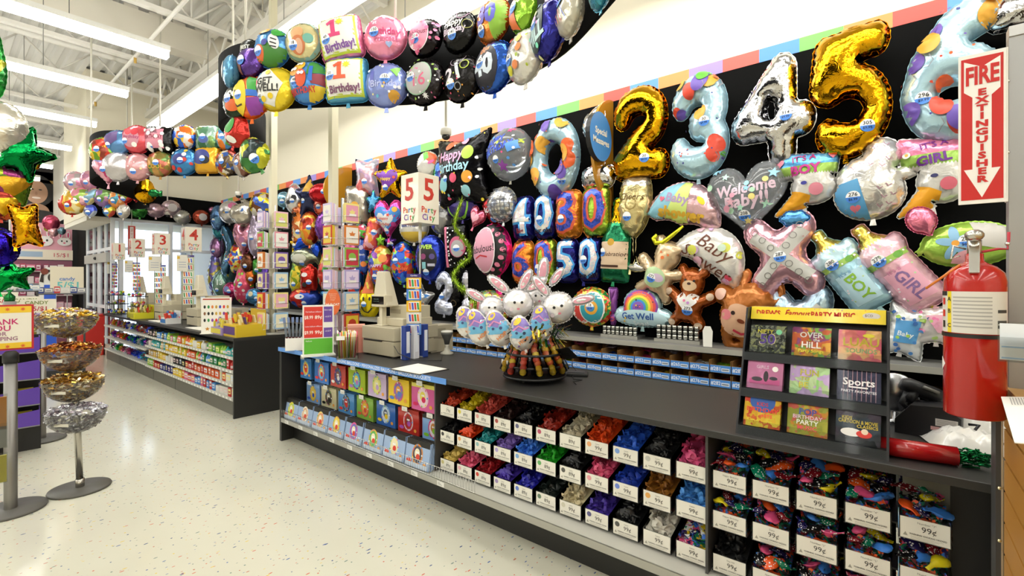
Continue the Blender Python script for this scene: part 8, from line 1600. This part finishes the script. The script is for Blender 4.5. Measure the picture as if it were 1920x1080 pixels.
for i in range(9): wrap(.262 + i * .0105, .266 + i * .0105, -.7, .55, 'a9a69e', .0013, m, 10)
for i, z in enumerate((.325, .29, .258)): wrap(z, z + .02, -1.3, -1.1, ['c8241c', 'c8241c', '1a1a1a'][i], .0014, m, 4)
for z in (.262, .275, .305): wrap(z, z + .009, .75, 1.2, '3a3a3a', .0014, m, 6)
def onc(ch, a, z, s): M = TF(((RE + .002) * math.cos(ang0 + a), (RE + .002) * math.sin(ang0 + a), z), (-math.sin(ang0 + a), math.cos(ang0 + a), 0)); m.text(ch, s, '2a2a2a', M, bold=.02)
for ch, z in (('A', .342), ('B', .307), ('C', .265)): onc(ch, -.86, z, .017)
m.build('label', t); m = MB(); wrap(.232, .243, -3.15, 3.13, '1a1a1a', .003, m, 30); m.build('rubber_band', t); m = MB(); m.add([((RE + .0015) * math.cos(ang0 + a), (RE + .0015) * math.sin(ang0 + a), z) for a, z in ((-1.45, .17), (-1.1, .15), (-1.45, .13))], [(0, 1, 2)], 'efece6'); m.build('hazard_mark', t)
MT = mat('c4c2bc', 'metal'); m = MB(); m.cyl((0, 0, H_ + .03), (0, 0, H_ + .075), .016, MT, 14); m.build('valve', t); fd = V((math.cos(ang0), math.sin(ang0), 0)); sd = V((-fd.y, fd.x, 0))
m = MB(); m.add([sd * a + fd * b + V((0, 0, z)) for a, b, z in ((-.012, .005, H_ + .07), (.012, .005, H_ + .07), (.011, .075, H_ - .02), (-.011, .075, H_ - .02), (-.012, .0, H_ + .066), (.012, .0, H_ + .066), (.011, .07, H_ - .024), (-.011, .07, H_ - .024))], [(0, 1, 2, 3), (7, 6, 5, 4), (0, 3, 7, 4), (1, 5, 6, 2), (3, 2, 6, 7)], MT); m.build('carry_handle', t, bev=.001); m = MB(); m.ball(fd * .02 + V((0, 0, H_ + .088)), .022, MT, 14, (1, 1, .8)); m.build('lever', t)
m = MB(); m.tube([sd * -.018 + V((0, 0, H_ + .05)), sd * -.045 + fd * .01 + V((0, 0, H_ + .06)), sd * -.05 + fd * .02 + V((0, 0, H_ + .02)), sd * -.03 + fd * .02 + V((0, 0, H_ + .03))], .003, MT, 6); m.build('pull_pin', t); m = MB(); m.tube([sd * .015 + V((0, 0, H_ + .04)), V((.055, .06, H_ + .05)), V((.08, .08, H_ + .05)), V((.08, .075, H_ + .1))], .004, 'b82a3a', 6); m.build('wall_bracket', t)
a = atD(1800, 497, 1.38); b = atD(1736, 541, 1.44); m = MB(); m.cyl(a, b, .0035, 'd8792a', 8); tag(m.build('orange_strap'), 'thin orange plastic strap sticking out beside the extinguisher', 'strap')
p = atD(1906, 640, 1.22); t = thing('card_holder', 'clear acrylic card holder with pale blue bordered card', 'card holder', p, facecam(p) * .4); m = MB(); m.bx((-.03, .004, -.05), (.1, .006, .045), 'e6ecf2'); m.bx((-.03, .0025, -.05), (.1, .004, -.012), 'f2f2ee'); m.bx((-.027, .0015, -.018), (.1, .0025, -.014), 'a9c8e6'); m.bx((-.027, .0015, -.047), (.1, .0025, -.043), 'a9c8e6'); m.build('card', t); m = MB(); m.bx((-.034, -.006, -.053), (.11, -.004, .01), ACR); m.bx((-.034, -.004, -.055), (.11, .01, -.053), ACR); m.bx((-.034, .007, -.053), (.11, .009, .05), ACR); m.build('acrylic_pocket', t)
P_ = [onZ(*q, 1.298) for q in ((1877, 745), (1902, 831), (1990, 838), (1960, 746))]; t = thing('printed_sheet', 'white printed sheet lying on the slatwall fixture top', 'paper', (0, 0, 0)); m = MB(); m.prism([(q.x, q.y) for q in P_], .002, 'f0eee8', Matrix.Translation((0, 0, 1.3))); m.build('sheet', t); m = MB(); ce = sum(P_, V((0, 0, 0))) / 4
e1 = (P_[0] - P_[1]).normalized(); e2 = (P_[3] - P_[0]).normalized()
for i in range(9): q = P_[0] + e2 * (.02 + i * .007) - e1 * .02; m.add([q, q - e1 * .1, q - e1 * .1 + e2 * .002, q + e2 * .002], [(0, 1, 2, 3)], '8a8a88', False, Matrix.Translation((0, 0, .003)))
m.build('print_line', t)['kind'] = 'stuff'
# ---------------------------------------------------------------- parts that sit on parts
UNDER = {'lettering': ('lightbox', 'oval_board', 'panel_sheet', 'plaque', 'arrow', 'board'), 'display_screen': ('display_housing',), 'price_tag': ('wire', 'tray'), 'header_lettering': ('header_card',), 'cover_print': ('cover',), 'tube': ('housing',),
         'suspension_rod': ('housing',), 'carry_handle': ('valve',), 'lever': ('valve',), 'pull_pin': ('valve',), 'arrow': ('plate',), 'flower_border': ('board',), 'printed_balloon_samples': ('board',), 'price_rail': ('shelf',), 'ball': ('head_and_arms',), 'spine_label': ('cover',), 'warning_label': ('case',), 'jar_label': ('jar_wall',), 'dome': ('housing',), 'frame_print': ('sheet',), 'portrait': ('sheet',)}
stm = lambda o: o.name.split('.')[0]
for root in [o for o in bpy.data.objects if o.parent is None and o.children]:
    kids = list(root.children)
    for k in kids:
        if sum(q.parent is root for q in kids) < 4 and stm(k) != 'suspension_rod': break
        for want in UNDER.get(stm(k), ()):
            par = next((q for q in kids if stm(q) == want and q is not k and q.parent is root and q.location.length < 1e-6), None)
            if par is not None:
                if stm(k) == 'lettering' and want == 'arrow' or k.children: break
                k.parent = par; break
